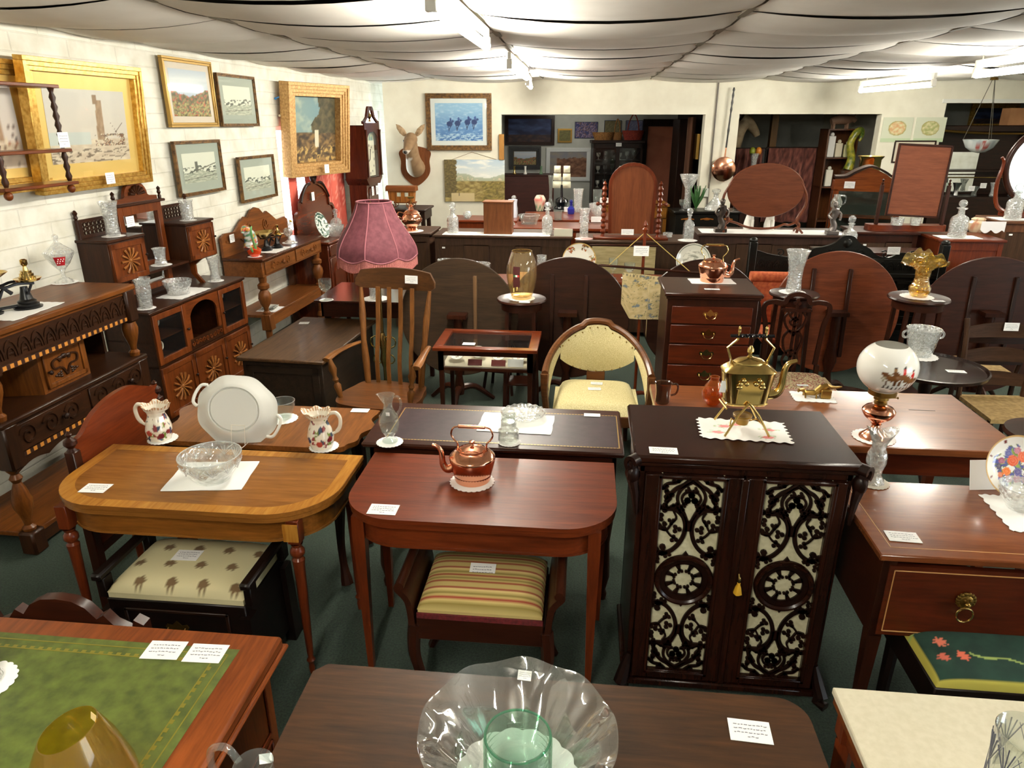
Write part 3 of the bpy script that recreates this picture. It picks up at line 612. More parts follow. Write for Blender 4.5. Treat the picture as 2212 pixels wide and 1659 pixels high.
for x,y in ((-.5,-.215),(-.02,-.215),(.5,-.215),(-.5,.22),(.5,.22)): G().lathe([(.016,0),(.031,.46)],seg=4,mat=MX.Rotation(PI/4,4,'Z')).box(-.022,.022,-.02,.02,.46,.755).out('leg',dmah('Z'),t,loc=(x,y,0),smooth=False)
card(1950,1160,.7812,'price card at the front left corner of the lion-pull sideboard',.1,.062,R(-3))
# tapestry stool under it
def flor(s_,q):
    x,y=s_*.6,q*.34; b=mixc((16,44,34),(26,58,46),.5+fbm(x*14,y*14))
    for cx,cy,rr,c in ((.075,.16,.018,(226,122,96)),(.115,.1,.017,(222,110,84)),(.055,.095,.015,(206,104,84)),(.36,.12,.02,(226,122,96)),(.45,.22,.02,(206,104,84))):
        if math.hypot(x-cx,y-cy)<rr*(1+.3*sin(8*math.atan2(y-cy,x-cx))): return c
    for a,b_,k in ((.10,.25,1.0),(.30,.05,-.9),(.2,.3,-.5)):
        yy=b_+k*(x-a)*.55+.02*sin(x*30)
        if abs(y-yy)<.0045 and abs(x-a)<.16: return (150,168,92)
    if q<.05 or s_<.025 or s_>.975: return (176,166,70)
    return b
t=T('tapestry_stool','dark stool with green tapestry seat and pink flowers under the lion-pull sideboard','stool',(1.40,1.95,0))
g=G(); g.grid(lambda s_,q:(-.3+.6*s_,-.17+.34*q,.455+.045*((1-(2*s_-1)**6)*(1-(2*q-1)**6))**.5),110,60,flor); g.out('seat',vcol('tapestry',.95),t)
g=G(); g.box(-.305,.305,-.175,.175,.36,.456,.004); g.out('box',wood('near black mahogany',(14,8,7),(34,18,13),'X',rough=.4),t)
for x,y in ((-.28,-.15),(.28,-.15),(-.28,.15),(.28,.15)): G().lathe([(.018,0),(.024,.36)],seg=8).out('leg',wood('near black mahogany',(14,8,7),(34,18,13),'Z',rough=.4),t,loc=(x,y,0))
# ================================================================ glass and china prototypes
PR={}
def proto(key,fn): PR[key]=fn
def decanter(pos,label,h=.26,r=.042,kind='square',stop='ball',mat=CUT,group='stoppered decanters',rz=0):
    t=T('decanter',label,'decanter',pos,rz,group); b=h*.56
    if kind=='square': g=G(); g.lathe([(0,0),(r*1.25,0),(r*1.35,b*.04),(r*1.35,b*.85),(r*1.1,b),(r*.42,b*1.12),(r*.4,b*1.32),(r*.62,b*1.36),(r*.6,b*1.4),(r*.3,b*1.39),(r*.3,b*1.1),(r*1.2,b*.8),(r*1.2,b*.1),(0,b*.08)],seg=4,mat=MX.Rotation(PI/4,4,'Z'))
    elif kind=='round': g=G(); g.lathe([(0,0),(r,0),(r*1.04,b*.05),(r*1.04,b*.8),(r*.9,b*.95),(r*.4,b*1.08),(r*.36,b*1.3),(r*.62,b*1.36),(r*.6,b*1.4),(r*.28,b*1.38),(r*.3,b*1.08),(r*.8,b*.9),(r*.93,b*.78),(r*.92,b*.1),(0,b*.08)],seg=24)
    elif kind=='ship': g=G(); g.lathe([(0,0),(r*1.5,0),(r*1.55,b*.06),(r*1.2,b*.45),(r*.5,b*.85),(r*.33,b*1.1),(r*.32,b*1.3),(r*.55,b*1.38),(r*.26,b*1.36),(r*.28,b*1.05),(r*1.1,b*.45),(r*1.4,b*.08),(0,b*.07)],seg=24)
    g.out('body',mat,t); s0=b*1.36; g=G(); g.lathe([(0,-.02*h),(r*.24,-.02*h),(r*.26,.03*h)],0,0,s0,12); rs=(h-s0-.03*h)/2; g.ball(0,0,s0+.03*h+rs,rs,1,1,1,14,9) if stop=='ball' else g.lathe([(0,0),(r*.35,.0),(r*.62,rs*.7),(r*.62,rs*1.5),(r*.3,rs*2),(0,rs*2)],0,0,s0+.03*h,8)
    g.out('stopper',glass('stopper crystal',(250,252,252),60,.12,.4),t)
    return t
def flarevase(pos,label,h=.25,r0=.045,r1=.07,waist=.037,mat=CUT,name='cut_glass_vase',cat='vase',group='cut glass vases',cut=None,seg=32,mod=None):
    g=G(); g.lathe([(0,0),(r0*.9,0),(r0,.01),(r0*.98,h*.1),(waist,h*.35),(waist*1.1,h*.6),(r1*.85,h*.88),(r1,h),(r1*.96,h*1.004),(r1*.8,h*.87),(waist*.95,h*.6),(waist*.85,h*.35),(r0*.8,h*.12),(0,h*.07)],seg=seg,mod=mod)
    return g.out(name,mat,None,loc=pos,label=label,cat=cat,group=group)
def bowl(pos,label,r=.1,h=.09,mat=CUT,foot=.5,name='cut_glass_bowl',group='cut glass bowls',seg=48,mod=None,par=None,rim=True):
    g=G(); g.lathe([(0,0),(r*foot,0),(r*foot*1.05,h*.05),(r*.8,h*.4),(r*.97,h*.75),(r,h),(r*.96,h*1.01),(r*.92,h*.76),(r*.75,h*.43),(r*foot*.95,h*.12),(0,h*.08)],seg=seg,mod=mod)
    if not rim: return g.out(name,mat,None,loc=pos,label=label,cat='bowl',group=group)
    t=T(name,label,'bowl',pos,0,group); g.out('bowl_body',mat,t)
    G().tube([(r*.98*cos(2*PI*i/40),r*.98*sin(2*PI*i/40),h) for i in range(40)],r*.02,6,closed=True).out('rim',glass('bright rim glass',(250,252,252),0,.3,.6),t)
    return t
def cup(pos,label,h=.12,r=.035,name='glass_goblet',mat=CLR,group='drinking glasses',stem=True):
    g=G()
    if stem: g.lathe([(0,0),(r*.9,0),(r*.85,h*.03),(r*.15,h*.08),(r*.13,h*.38),(r*.6,h*.46),(r*.95,h*.62),(r,h),(r*.95,h),(r*.9,h*.64),(r*.5,h*.5),(0,h*.45)],seg=20)
    else: g.lathe([(0,0),(r*.85,0),(r*.9,h*.03),(r,h),(r*.95,h),(r*.84,h*.1),(0,h*.08)],seg=20)
    return g.out(name,mat,None,loc=pos,label=label,cat='glass',group=group)
def jug_col(x,y,z):
    b=(236,228,210); a=math.atan2(y,x)
    k=fbm(x*38+3,y*38,z*38)
    if z<.07:
        for i in range(7):
            q=-PI+2*PI*i/7; d=math.hypot((a-q)*.05,(z-.03-.014*(i%2)))
            if d<.013: return [(120,38,48),(58,60,92),(176,72,60)][i%3]
    if k>.22 and z<.13: return [(60,74,96),(120,140,60),(140,56,60)][int(abs(a*3))%3]
    if z>.148: return (196,150,110) if int(a*9)%2 else b
    return b
def pot_jug(pos,label,rz):
    t=T('china_jug',label,'jug',pos,rz,'flower patterned jugs'); g=G()
    def md(a,tt,r,h):
        sp=(max(0,cos(a-PI))**5)*.016 if h>.13 else 0
        return (r*(1+.03*cos(6*a)*(1 if h<.14 else 1.6))+sp,h+ (.006*cos(6*a) if h>.15 else 0)+sp*.4)
    g.lathe(fine([(0,0),(.045,0),(.048,.008),(.052,.02),(.056,.05),(.048,.085),(.036,.115),(.038,.13),(.052,.155),(.055,.16),(.05,.158),(.036,.13),(.033,.115),(.044,.085),(.05,.05),(0,.01)],6),seg=110,mod=md); g.out('jug_body',vcol('printed china',.15,.4),t,colf=jug_col)
    G().tube(cat_curve([(.046,0,.152),(.075,0,.158),(.092,0,.135),(.088,0,.095),(.07,0,.07),(.048,0,.06)]),[.0085]*20+[.006]*6,8).out('handle',plain('cream china',(238,230,212),.15,coat=.4),t)
    return t
def cards_at(o,label): pass
# ================================================================ row 1 contents
# walnut card table: cloth + cut bowl
z=.741; p=at(458,1028,z)
cl=cloth((p[0],p[1],z),.30,.235,'white cloth under the big cut glass bowl on the walnut card table',R(8),.002,3)
p=at(455,1035,z+.01); bowl((p[0]+.0,p[1]+.02,z+.003),'big oval cut glass bowl on a white cloth on the walnut card table',.118,.105,glass('bowl crystal',(250,252,250),34,.14,.33),.55)
b=COL.objects['cut_glass_bowl']; 
g=G()
for k in range(12):
    a=2*PI*k/12
    for q in (-.5,-.25,0,.25,.5): g.bar((.105*cos(a),.105*sin(a),.052),(.1165*cos(a+q*.55),.1165*sin(a+q*.55),.088-abs(q)*.012),.002,.001)
g.out('star_cuts',glass('white cut lines',(250,250,250),0,.6,.5),b)
# copper kettle on red card table
def kettle(pos,label,s,mat,rz=0,hmat=None,spout=-1,doil=None):
    t=T('copper_kettle',label,'kettle',pos,rz,'copper kettles',s=s)
    g=G(); g.lathe([(0,0),(.068,0),(.070,.004),(.0725,.028),(.0745,.030),(.088,.085),(.089,.098),(.086,.103),(.07,.118),(.05,.128),(.048,.128)],seg=40); g.out('kettle_body',mat,t)
    g=G(); g.lathe([(.052,.126),(.052,.131),(.04,.137),(.02,.142),(.008,.144),(.005,.152),(.011,.158),(.011,.162),(0,.165)],seg=28); g.out('lid',mat,t)
    g=G(); pts=cat_curve([(spout*.075,0,.045),(spout*.1,0,.04),(spout*.115,0,.06),(spout*.118,0,.09),(spout*.122,0,.115),(spout*.135,0,.133),(spout*.155,0,.14)],5); n=len(pts)
    g.tube(pts,[.022-.016*(i/(n-1))**.6 for i in range(n)],12); g.out('spout',mat,t)
    for x in (-1,1): g=G(); g.tube(cat_curve([(x*.058,0,.12),(x*.056,0,.15),(x*.072,0,.17),(x*.08,0,.19),(x*.07,0,.215),(x*.045,0,.222)],5),.0034,8); g.out('handle_bracket',hmat or mat,t)
    G().tube([(-.052,0,.222),(-.05,0,.222),(.05,0,.222),(.052,0,.222)],[.005,.0075,.0075,.005],10).out('grip',hmat or mat,t)
    return t
p=at(1020,1040,z); doily(0,0,0,.083,'white paper doily under the copper kettle on the red card table',pos=p,n=26)
kettle((p[0],p[1]+.015,z+.003),'polished copper kettle with curved spout on a doily on the red card table',1.0,COPPER)
# fretwork cabinet: cloth + brass spirit kettle
z=1.001; p=at(1605,930,z)
def ecol(s_,q):
    for i,(a,b) in enumerate(((.2,.3),(.75,.2),(.8,.6),(.45,.75),(.3,.65))):
        d=math.hypot(s_-a,q-b)
        if d<.07: return (236,150,150)
        if d<.12 and fbm(s_*20,q*20)>.1: return (186,206,170)
    return (244,242,238)
g=G(); g.grid(lambda s_,q:(-.155+.31*s_+ .006*sin(q*40)*(abs(2*s_-1)>.98),-.09+.18*q+.005*sin(s_*50)*(abs(2*q-1)>.98),.002+.002*sin(s_*9)*sin(q*7)),60,40,ecol)
g.out('embroidered_cloth',vcol('embroidered cotton',.9),None,loc=p,rz=R(-3),label='white embroidered cloth with pink flowers under the brass spirit kettle',cat='cloth mat',group='white table mats')
t=T('spirit_kettle','brass kettle with twisted black handle on a tripod burner stand','kettle',(p[0]-.005,p[1]+.012,z+.005),R(4))
bz=.10; g=G()
def sup(a,q): n=4.2; return (abs(cos(a))**n+abs(sin(a))**n)**(-1/n)
prof=[(0,0),(.068,0),(.074,.006),(.070,.01),(.085,.118),(.088,.125),(.084,.13),(.06,.148),(.05,.152)]
g.lathe([(r,h+bz) for r,h in prof],seg=56,sx=1.05,sy=.62,mod=lambda a,t_,r,h:(r*sup(a,0),h)); g.out('kettle_body',BRASS,t)
g=G(); g.lathe([(.054,bz+.15),(.053,bz+.156),(.04,bz+.165),(.012,bz+.171),(.006,bz+.176),(.006,bz+.185),(.012,bz+.19),(.011,bz+.2),(.004,bz+.212),(0,bz+.213)],seg=28,sx=1.05,sy=.72); g.out('lid',BRASS,t)
g=G(); pts=cat_curve([(.07,0,bz+.03),(.105,0,bz+.035),(.122,0,bz+.06),(.125,0,bz+.1),(.128,0,bz+.13),(.14,0,bz+.15),(.165,0,bz+.158)],5); n=len(pts); g.tube(pts,[.02-.0125*(i/(n-1))**.7 for i in range(n)],10); g.out('spout',BRASS,t)
for x in (-1,1):
    g=G(); g.tube([(x*.058,0,bz+.14),(x*.08,0,bz+.205),(x*.048,0,bz+.235),(x*.046,0,bz+.262)],.0045,8); g.lathe([(.006,0),(.005,.01),(.0055,.014),(0,.024)],x*.046,0,bz+.262,10); g.out('handle_bracket',BRASS,t)
g=G(); 
for k in range(2): g.tube([(-.05+.1*i/30,.0035*cos(i*.9+k*PI),bz+.247+.0035*sin(i*.9+k*PI)) for i in range(31)],.0045,6)
g.tube([(-.075,0,bz+.247),(-.05,0,bz+.247)],.006,8).tube([(.05,0,bz+.247),(.075,0,bz+.247)],.006,8); g.out('grip',plain('black twisted grip',(18,18,22),.2),t)
g=G()
for x in (-1,1):
    for k in range(3): g.ball(x*(.016+.011*k),-.056,bz+.1-.012*abs(k-1),.008,1,.35,1,8,6)
    g.ball(x*.04,-.054,bz+.075,.011,1,.3,.7,8,6)
g.out('repousse',BRASS,t)
g=G()
for y,s_ in ((-1,1),(1,1)):
    for x in (-1,1): g.tube([(x*.078,y*.075,0),(x*.036,y*.066,bz*.75),(0,y*.058,bz*1.2)],.0042,8)
    for i in range(0): pass
g.tube([(-.06,-.06,bz*.35),(-.045,-.02,bz*.45),(-.03,0,bz*.3)],.003,6).tube([(.06,-.06,bz*.35),(.045,-.02,bz*.45),(.03,0,bz*.3)],.003,6)
g.tube([(-.075,.05,bz*.9),(-.075,-.05,bz*.95)],.0035,6)
g.out('stand',BRASS,t); g=G(); g.lathe([(0,0),(.021,0),(.024,.012),(.026,.022),(.033,.028),(.034,.036),(.024,.033),(.02,.034),(0,.034)],0,0,.018,24); g.out('burner',OBRASS,t)
o=G().box(-.011,.011,-.0005,.0005,-.026,.016).out('hang_tag',CARD,t,loc=(-.088,-.03,bz+.075),rot=(0,R(8),0)); G().tube([(-.086,-.03,bz+.09),(-.075,-.02,bz+.14),(-.066,0,bz+.17)],.001,5).out('tag_string',WHITE,t)
# lowboy: trumpet vase on doily, plate, cut bowl
z=.7812; p=at(1885,1042,z); doily(0,0,0,.055,'grey lace doily under the trumpet vase on the lion-pull sideboard',pos=p,mat=plain('grey lace',(196,188,172),.9))
p=(p[0]-.0,p[1]+.005,z+.003)
g=G(); g.lathe([(0,0),(.042,0),(.04,.006),(.026,.03),(.027,.05),(.036,.085),(.035,.11),(.024,.14),(.025,.16),(.048,.205),(.05,.208),(.046,.205),(.022,.16),(.02,.14),(.031,.11),(.032,.085),(.02,.04),(0,.02)],seg=40,mod=lambda a,t_,r,h:(r*(1+(.03*cos(8*a) if h<.15 else .1*cos(2*a))),h+(.012*cos(2*a) if h>.19 else 0)))
g.out('trumpet_vase',glass('swirled crystal',(250,250,248),50,.2,.38),None,loc=p,label='waisted clear glass vase with flared rim on the sideboard beside the fretwork cabinet',cat='vase',group='cut glass vases')
def plcol(x,y,z):
    r=math.hypot(x,y); a=math.atan2(y,x); n=fbm(x*30,y*30)
    if r<.072+.01*sin(5*a):
        for cx,cy,rr,c in FL:
            d=math.hypot(x-cx,y-cy)
            if d<rr: return mixc(c,(255,230,210),.35*abs(sin(d*400))+.1*n)
        return [(90,96,160),(150,170,90),(120,130,70)][int((n+1)*3)%3] if n>-.12 else (240,240,232)
    if .088<r<.1 and abs(sin(a*4))>.985: return (120,60,60)
    if abs(r-.094)<.0012 and sin(a*30)>0: return (120,120,130)
    return (243,241,234) if r<.108 else (206,170,110)
random.seed(4); FL=[(-.005,.02,.02,(222,82,44)),(.032,.034,.02,(228,88,50)),(-.028,-.018,.015,(236,112,40)),(-.045,.02,.012,(150,80,110)),(.012,-.02,.015,(72,70,140)),(-.02,.046,.013,(70,80,160)),(.012,.056,.013,(190,110,140)),(.045,.0,.014,(150,110,170)),(.008,-.045,.014,(190,130,160)),(-.02,-.045,.012,(196,140,160)),(.045,-.03,.014,(90,60,130)),(-.055,-.0,.01,(60,60,90)),(-.05,-.03,.009,(226,120,80)),(.06,.02,.012,(200,120,150)),(.035,-.048,.012,(170,120,160))]
def plate(pos,label,r,rot,colf,grp='display plates',oval=1,name='china_plate',flat=.6,wav=0):
    g=G(); n=26; prof=[(r*i/n,(.0 if i/n<flat else .02*((i/n-flat)/(1-flat))**1.3)) for i in range(n+1)]; prof+=[(r*.985,.016),(r*flat,-.004),(0,-.004)]
    g.lathe(prof,seg=110,sx=oval,mod=(lambda a,t_,rr,h:(rr*(1+wav*cos(8*a)*(rr/r)**3),h)) if wav else None); return g.out(name,vcol('glazed china',.12,.5),None,loc=pos,rot=rot,colf=colf,label=label,cat='plate',group=grp)
p=at(2150,1058,z); plate((p[0]+.03,p[1]-.02,z+.108),'white plate painted with a bunch of orange and purple flowers on a stand',.113,(R(68),0,R(4)),plcol)
g=G(); g.box(-.075,.03,-.001,.001,0,.11); g.out('certificate_card',CARD,None,loc=(p[0]-.02,p[1]+.0,z+.0),rot=(R(-18),0,R(8)),label='white folded certificate standing behind the flower plate',cat='card')
p=at(2190,1110,z); cloth((p[0]+.03,p[1],z),.17,.24,'white scalloped mat under the cut bowl at the right edge',R(-4),.008,10); bowl((p[0]+.035,p[1]+.04,z+.003),'cut glass bowl cut off by the right edge on the lion-pull sideboard',.075,.085,CUT,.5)
# ================================================================ row 2
# bed-end shaped wooden gallery piece at left
t=T('curved_headboard','red brown wooden bed end with curved top and two posts behind the walnut card table','bed end',(-2.03,2.68,0),PI/2)
g=G(); top=[(-.30,.72)]+[tuple(q) for q in cat_curve([(-.30,.84),(-.24,.845),(-.15,.90),(-.03,.93),(.1,.93),(.2,.895),(.27,.865),(.30,.87)],5)]+[(.30,.72)]
g.ext(top,'Y',-.012,.012); g.box(-.28,.28,-.008,.008,.3,.72); g.out('panel',mah('X'),t)
for x in (-.30,.30):
    pst=G().box(x-.022,x+.022,-.022,.022,0,.80,.004).out('post',dmah('Z'),t)
    G().lathe([(.02,0),(.012,.012),(.026,.03),(.024,.045),(.008,.06),(.013,.072),(0,.088)],x,0,.80,14).out('finial',dmah('Z'),pst)
for zz in (.3,.55): G().box(-.28,.28,-.014,.014,zz,zz+.04,.003).out('rail',dmah('X'),t)
# serpentine dining table with jugs
t=T('serpentine_table','brown table with shaped ends holding two patterned jugs and a white dish','table',(-1.36,2.85,0))
g=G(); o=[tuple(q) for q in cat_curve([(-.53,-.2),(-.45,-.215),(-.2,-.22),(.3,-.22),(.375,-.17),(.405,-.13),(.4,-.06),(.44,.02),(.40,.1),(.41,.18),(.38,.215),(.1,.225),(-.3,.22),(-.5,.215),(-.56,.13),(-.50,.0)],4,True)]
g.ext(o,'Z',.717,.74); g.out('tabletop',wood('quartered walnut',(104,60,28),(158,104,56),'Y',rough=.3),t)
g=G(); frame(g,.78,.36,.62,.718,ox=-.07); g.out('apron',dmah('X'),t)
for x,y in ((-.44,-.15),(.3,-.15),(-.44,.15),(.3,.15)):
    G().tube(cat_curve([(x,y,.62),(x*1.02,y*1.1,.45),(x*.97,y,.2),(x*1.05,y*1.2,.02)],5),[.034,.036,.037,.036,.034,.031,.028,.025,.022,.02,.019,.018,.018,.022,.028,.03],8).out('leg',dmah('Z'),t)
z=.741
p=at(352,948,z); doily(0,0,0,.06,'white doily under the left patterned jug',pos=p); pot_jug((p[0]-.01,p[1],z+.003),'flower patterned white jug with handle at its left, by the big dish',PI)
p=at(700,965,z); doily(0,0,0,.06,'white doily under the right patterned jug',pos=(p[0]+.0,p[1],z)); pot_jug((p[0]-.01,p[1],z+.003),'flower patterned white jug with handle at its right, beside the leather desk',0)
# white dish leaning on wire stand (back seen)
def wcol(x,y,z):
    r=math.hypot(x,y)
    if .008<r<.013 and abs(sin(math.atan2(y,x)*3))>.2: return (70,74,80)
    return (214,213,206)
p=at(508,958,z); t=T('porcelain_dish','large white oval serving dish with side handles seen from beneath on a wire stand','dish',(p[0]-.01,p[1]+.06,z+.132),s=1.13)
t.rotation_euler=(R(58),R(20),R(-6))
g=G(); n=20
prof=[(0,-.002),(.07,-.002),(.082,.0),(.083,.006),(.088,.002),(.1,.012),(.125,.034),(.135,.04)]
prof=[(0,.016),(.082,.016),(.086,.010),(.090,.016),(.105,.010),(.128,-.018),(.145,-.024),(.143,-.028),(.125,-.024),(.1,.004),(0,.010)]
g.lathe(prof,seg=96,sx=1.12,sy=.95,mod=lambda a,t_,r,h:(r*(1+.018*cos(8*a)*(r/.14)**3),h)); g.out('dish_body',vcol('glazed white',.1,.5),t,colf=wcol)
for x in (-1,1): G().tube(cat_curve([(x*.15,-.045,-.02),(x*.172,-.035,-.018),(x*.178,0,-.016),(x*.172,.035,-.018),(x*.15,.045,-.02)],5),.0065,8).out('handle',PORC,t)
p2=at(515,962,z); g=G(); 
for a,b in (((-.03,0,.0),(-.03,.02,.085)),((.03,0,.0),(.03,.02,.085)),((-.03,.02,.085),(.03,.02,.085)),((-.03,0,0),(-.03,-.03,.002)),((.03,0,0),(.03,-.03,.002)),((-.03,0,0),(-.03,.08,.002)),((.03,0,0),(.03,.08,.002)),((-.03,.08,.002),(.03,.08,.002))): g.tube([a,b],.0016,6)
g.out('wire_plate_stand',plain('cream wire',(226,220,206),.5),None,loc=(p2[0]+.0,p2[1],z+.001),label='thin wire stand in front of the large white dish',cat='plate stand')
p=at(612,905,z); doily(0,0,0,.065,'white lace doily under the small cut bowl behind the white dish',pos=p,n=18); bowl((p[0],p[1]+.01,z+.003),'small cut glass bowl behind the large white dish',.058,.085,CLR,.62)
card(778,887,z+.0005,'price card on the corner of the serpentine table beside the leather desk',.085,.045,R(2))
# leather topped writing desk
t=T('writing_desk','dark writing desk with maroon black leather top and gilt line','desk',(-.36,2.89,0))
g=G(); g.box(-.56,.56,-.235,.235,.735,.76,.008); g.out('desktop',dmah('X'),t)
g=G(); g.box(-.47,.545,-.19,.17,.7592,.7608); g.out('leather_top',noisy('dark maroon leather',(34,20,26),(50,32,38),26,.35,.25,.001,6),t)
g=G()
for y in (-.185,.162):
    x=-.465
    while x<.54: g.box(x,x+.011,y,y+.005,.7606,.7612); x+=.014
for x in (-.465,.538): g.box(x,x+.004,-.185,.166,.7606,.7612)
g.out('gilt_tooling',plain('bright gilt',(196,160,84),.35,.7),t)
g=G(); frame(g,1.06,.42,.60,.735); g.out('apron',dmah('X'),t)
for x,y in ((-.5,-.18),(.5,-.18),(-.5,.18),(.5,.18),(-.15,-.18),(.15,.18)): G().lathe([(.018,0),(.022,.03),(.014,.05),(.03,.12),(.022,.3),(.032,.4),(.02,.5),(.03,.6)],seg=12).out('leg',dmah('Z'),t,loc=(x,y,0))
z=.7612
p=at(842,955,z); doily(0,0,0,.055,'white doily under the clear claret jug on the leather desk',pos=p)
t=T('claret_jug','clear glass claret jug with handle and pouring lip on the leather desk','jug',(p[0],p[1]+.008,z+.003)); g=G()
g.lathe([(0,0),(.034,0),(.033,.005),(.012,.014),(.018,.024),(.036,.05),(.044,.085),(.04,.115),(.022,.145),(.018,.17),(.026,.205),(.032,.213),(.029,.212),(.015,.17),(.019,.145),(.037,.115),(.041,.085),(.033,.052),(0,.028)],seg=36,mod=lambda a,t_,r,h:(r*(1+(.5*max(0,cos(a-PI))**6 if h>.2 else (.04*cos(8*a) if .03<h<.13 else 0))),h)); g.out('jug_body',CLR,t)
G().tube(cat_curve([(.025,0,.202),(.045,0,.205),(.056,0,.18),(.052,0,.15),(.036,0,.125)]),.0055,8).out('handle',CLR,t); G().box(-.008,.008,-.0004,.0004,-.008,.008).out('price_sticker',CARD,t,loc=(.005,-.028,.135))
p=at(1125,915,z); cloth((p[0]-.02,p[1],z),.33,.21,'large white mat under the cut glass platter on the leather desk',R(-2),.003,4)
p=at(1130,905,z); 
g=G(); r=.105; g.lathe([(0,0),(.04,0),(.06,.004),(r*.85,.014),(r,.028),(r*.97,.029),(r*.83,.018),(.055,.008),(0,.006)],seg=72,mod=lambda a,t_,r,h:(r,h+(.003*cos(18*a) if r>.1 else 0)))
g.out('cut_glass_platter',glass('platter crystal',(250,252,250),40,.22,.4),None,loc=(p[0],p[1]+.01,z+.003),label='wide shallow cut glass dish on the white mat on the leather desk',cat='dish',group='cut glass pieces')
p=at(1098,955,z); doily(0,0,0,.047,'white doily under the glass jar behind the copper kettle',pos=(p[0]+.005,p[1]-.0,z))
t=T('biscuit_jar','cylindrical clear glass jar with flat stopper behind the copper kettle','jar',(p[0],p[1]+.01,z+.003)); g=G(); g.lathe([(0,0),(.042,0),(.044,.006),(.044,.05),(.034,.062),(.033,.095),(.03,.097),(.03,.062),(.04,.05),(.04,.01),(0,.008)],seg=32); g.out('jar_body',glass('jar crystal',(250,252,250),60,.12,.34),t); G().lathe([(0,.09),(.026,.09),(.031,.1),(.032,.122),(.024,.132),(0,.134)],seg=32).out('stopper',CLR,t)
card(1279,897,z+.0003,'price card at the right of the leather desk top',.075,.035,R(0))
# pale reflecting mahogany desk
t=T('kneehole_table','wide plain mahogany table shining white under the lights behind the fretwork cabinet','table',(1.13,3.17,0))
g=G(); g.box(-.76,.74,-.335,.335,.725,.76,.004); g.out('tabletop',wood('pale polished mahogany',(120,66,38),(152,92,56),'X',rough=.34,coat=.7),t); g=G(); frame(g,1.46,.62,.62,.726); g.out('apron',deep('X'),t)
for x,y in ((-.7,-.28),(.69,-.28),(-.7,.28),(.69,.28)): G().lathe([(.02,0),(.034,.62)],seg=4,mat=MX.Rotation(PI/4,4,'Z')).out('leg',mah('Z'),t,loc=(x,y,0),smooth=False)
G().box(.44,.56,.1,.106,.7598,.7604).out('keyhole_slot',plain('dark slot',(40,24,18),.8),t)
G().tube([(-.0,0,0),(.02,-.01,.002),(.03,0,.004)],.003,6).out('drop_handle',OBRASS,t,loc=(.74,-.2,.765))
z=.761
# oil lamp
p=(1.285,2.93,z); t=T('oil_lamp','copper oil lamp with white globe shade printed with a fox hunt','lamp',p)
g=G(); g.lathe([(0,0),(.062,0),(.06,.008),(.045,.02),(.02,.045),(.016,.06),(.022,.065),(.014,.07)],seg=32); g.out('foot',COPPER,t); g=G(); g.lathe([(.014,.07),(.03,.078),(.055,.1),(.066,.12),(.066,.128),(.055,.142),(.03,.152),(.0,.153)],seg=36); g.out('oil_font',COPPER,t)
g=G(); g.lathe([(.016,.152),(.026,.158),(.026,.168),(.02,.172),(.03,.18),(.028,.196),(.05,.2),(.056,.203),(.056,.222),(.05,.222)],seg=32); g.tube([(.03,0,.185),(.065,0,.186)],.002,6).ball(.067,0,.186,.006,.5,1,1,8,6); g.out('burner_gallery',OBRASS,t)
def hunt(x,y,z_):
    b=(242,240,232)
    if y>0: return b
    X=x/.15; Z=(z_-.315)/.15
    def el(cx,cz,a,c,rr=0): return ((X-cx)/a)**2+((Z-cz)/c)**2<1
    for cx,cz in ((.12,-.0),(.38,-.1),(-.12,-.02)):
        if el(cx,cz,.2,.085): return (126,84,46)
        if el(cx-.2,cz+.1,.09,.06): return (112,72,40)
        if el(cx+.02,cz+.16,.05,.1): return (206,46,38) if cx>0 else (160,120,80)
        if el(cx+.02,cz+.28,.03,.035): return (60,46,40)
        if abs(Z-cz+.16)<.09 and abs((X-cx)*10%1-.5)<.13 and abs(X-cx)<.22: return (108,70,42)
    if abs(Z+.33+.05*X)<.05 and sin(X*60)>.2 and -.3<X<.45: return (70,52,44)
    if el(-.3,.0,.12,.15) and fbm(X*12,Z*12)>0: return (170,160,130)
    return b
g=G(); n=40; a0=.46; prof=[(.118*sin(PI*a0*0+ (PI-.42)*(1-i/n)+ .55*(i/n)),.325+.118*-cos((PI-.42)*(0)+ .42+(PI-.42-.55)*i/n)) for i in range(n+1)]
prof=[]; 
for i in range(n+1):
    q=.46+(PI-.46-.55)*i/n; prof.append((.118*sin(q),.325-.118*cos(q)*.95))
g.lathe([(.05,.208),(.051,.222)]+prof,seg=120); g.out('globe_shade',vcol('opal glass print',.08,.6),t,colf=hunt)
doily(0,0,0,.085,'white doily under the copper oil lamp',pos=(p[0],p[1],z-.0))
# brass dog / ornament on cloth
p=at(1755,858,z); cloth((p[0],p[1],z),.19,.13,'white mat with scalloped edge under the brass ornament',R(-2),.006,9)
g=G(); g.tube([(-.09,-.02,.03),(-.085,-.02,.04),(-.06,0,.035),(-.05,0,.02),(0,.0,.022),(.03,0,.05),(.05,0,.06),(.07,.01,.05),(.1,.02,.045),(.13,.02,.05)],[.004,.008,.01,.014,.016,.018,.014,.01,.007,.004],8); g.box(.02,.07,-.03,.03,.0,.045,.004); 
for x,y in ((-.05,-.02),(-.05,.02),(.0,-.025),(.0,.025)): g.tube([(x,y,.0),(x,y*.7,.022)],.004,6)
g.out('brass_nutcracker_ornament',OBRASS,None,loc=(p[0]+.01,p[1],z+.003),label='small old brass ornament lying on a white mat behind the kettle',cat='ornament',ang=25)
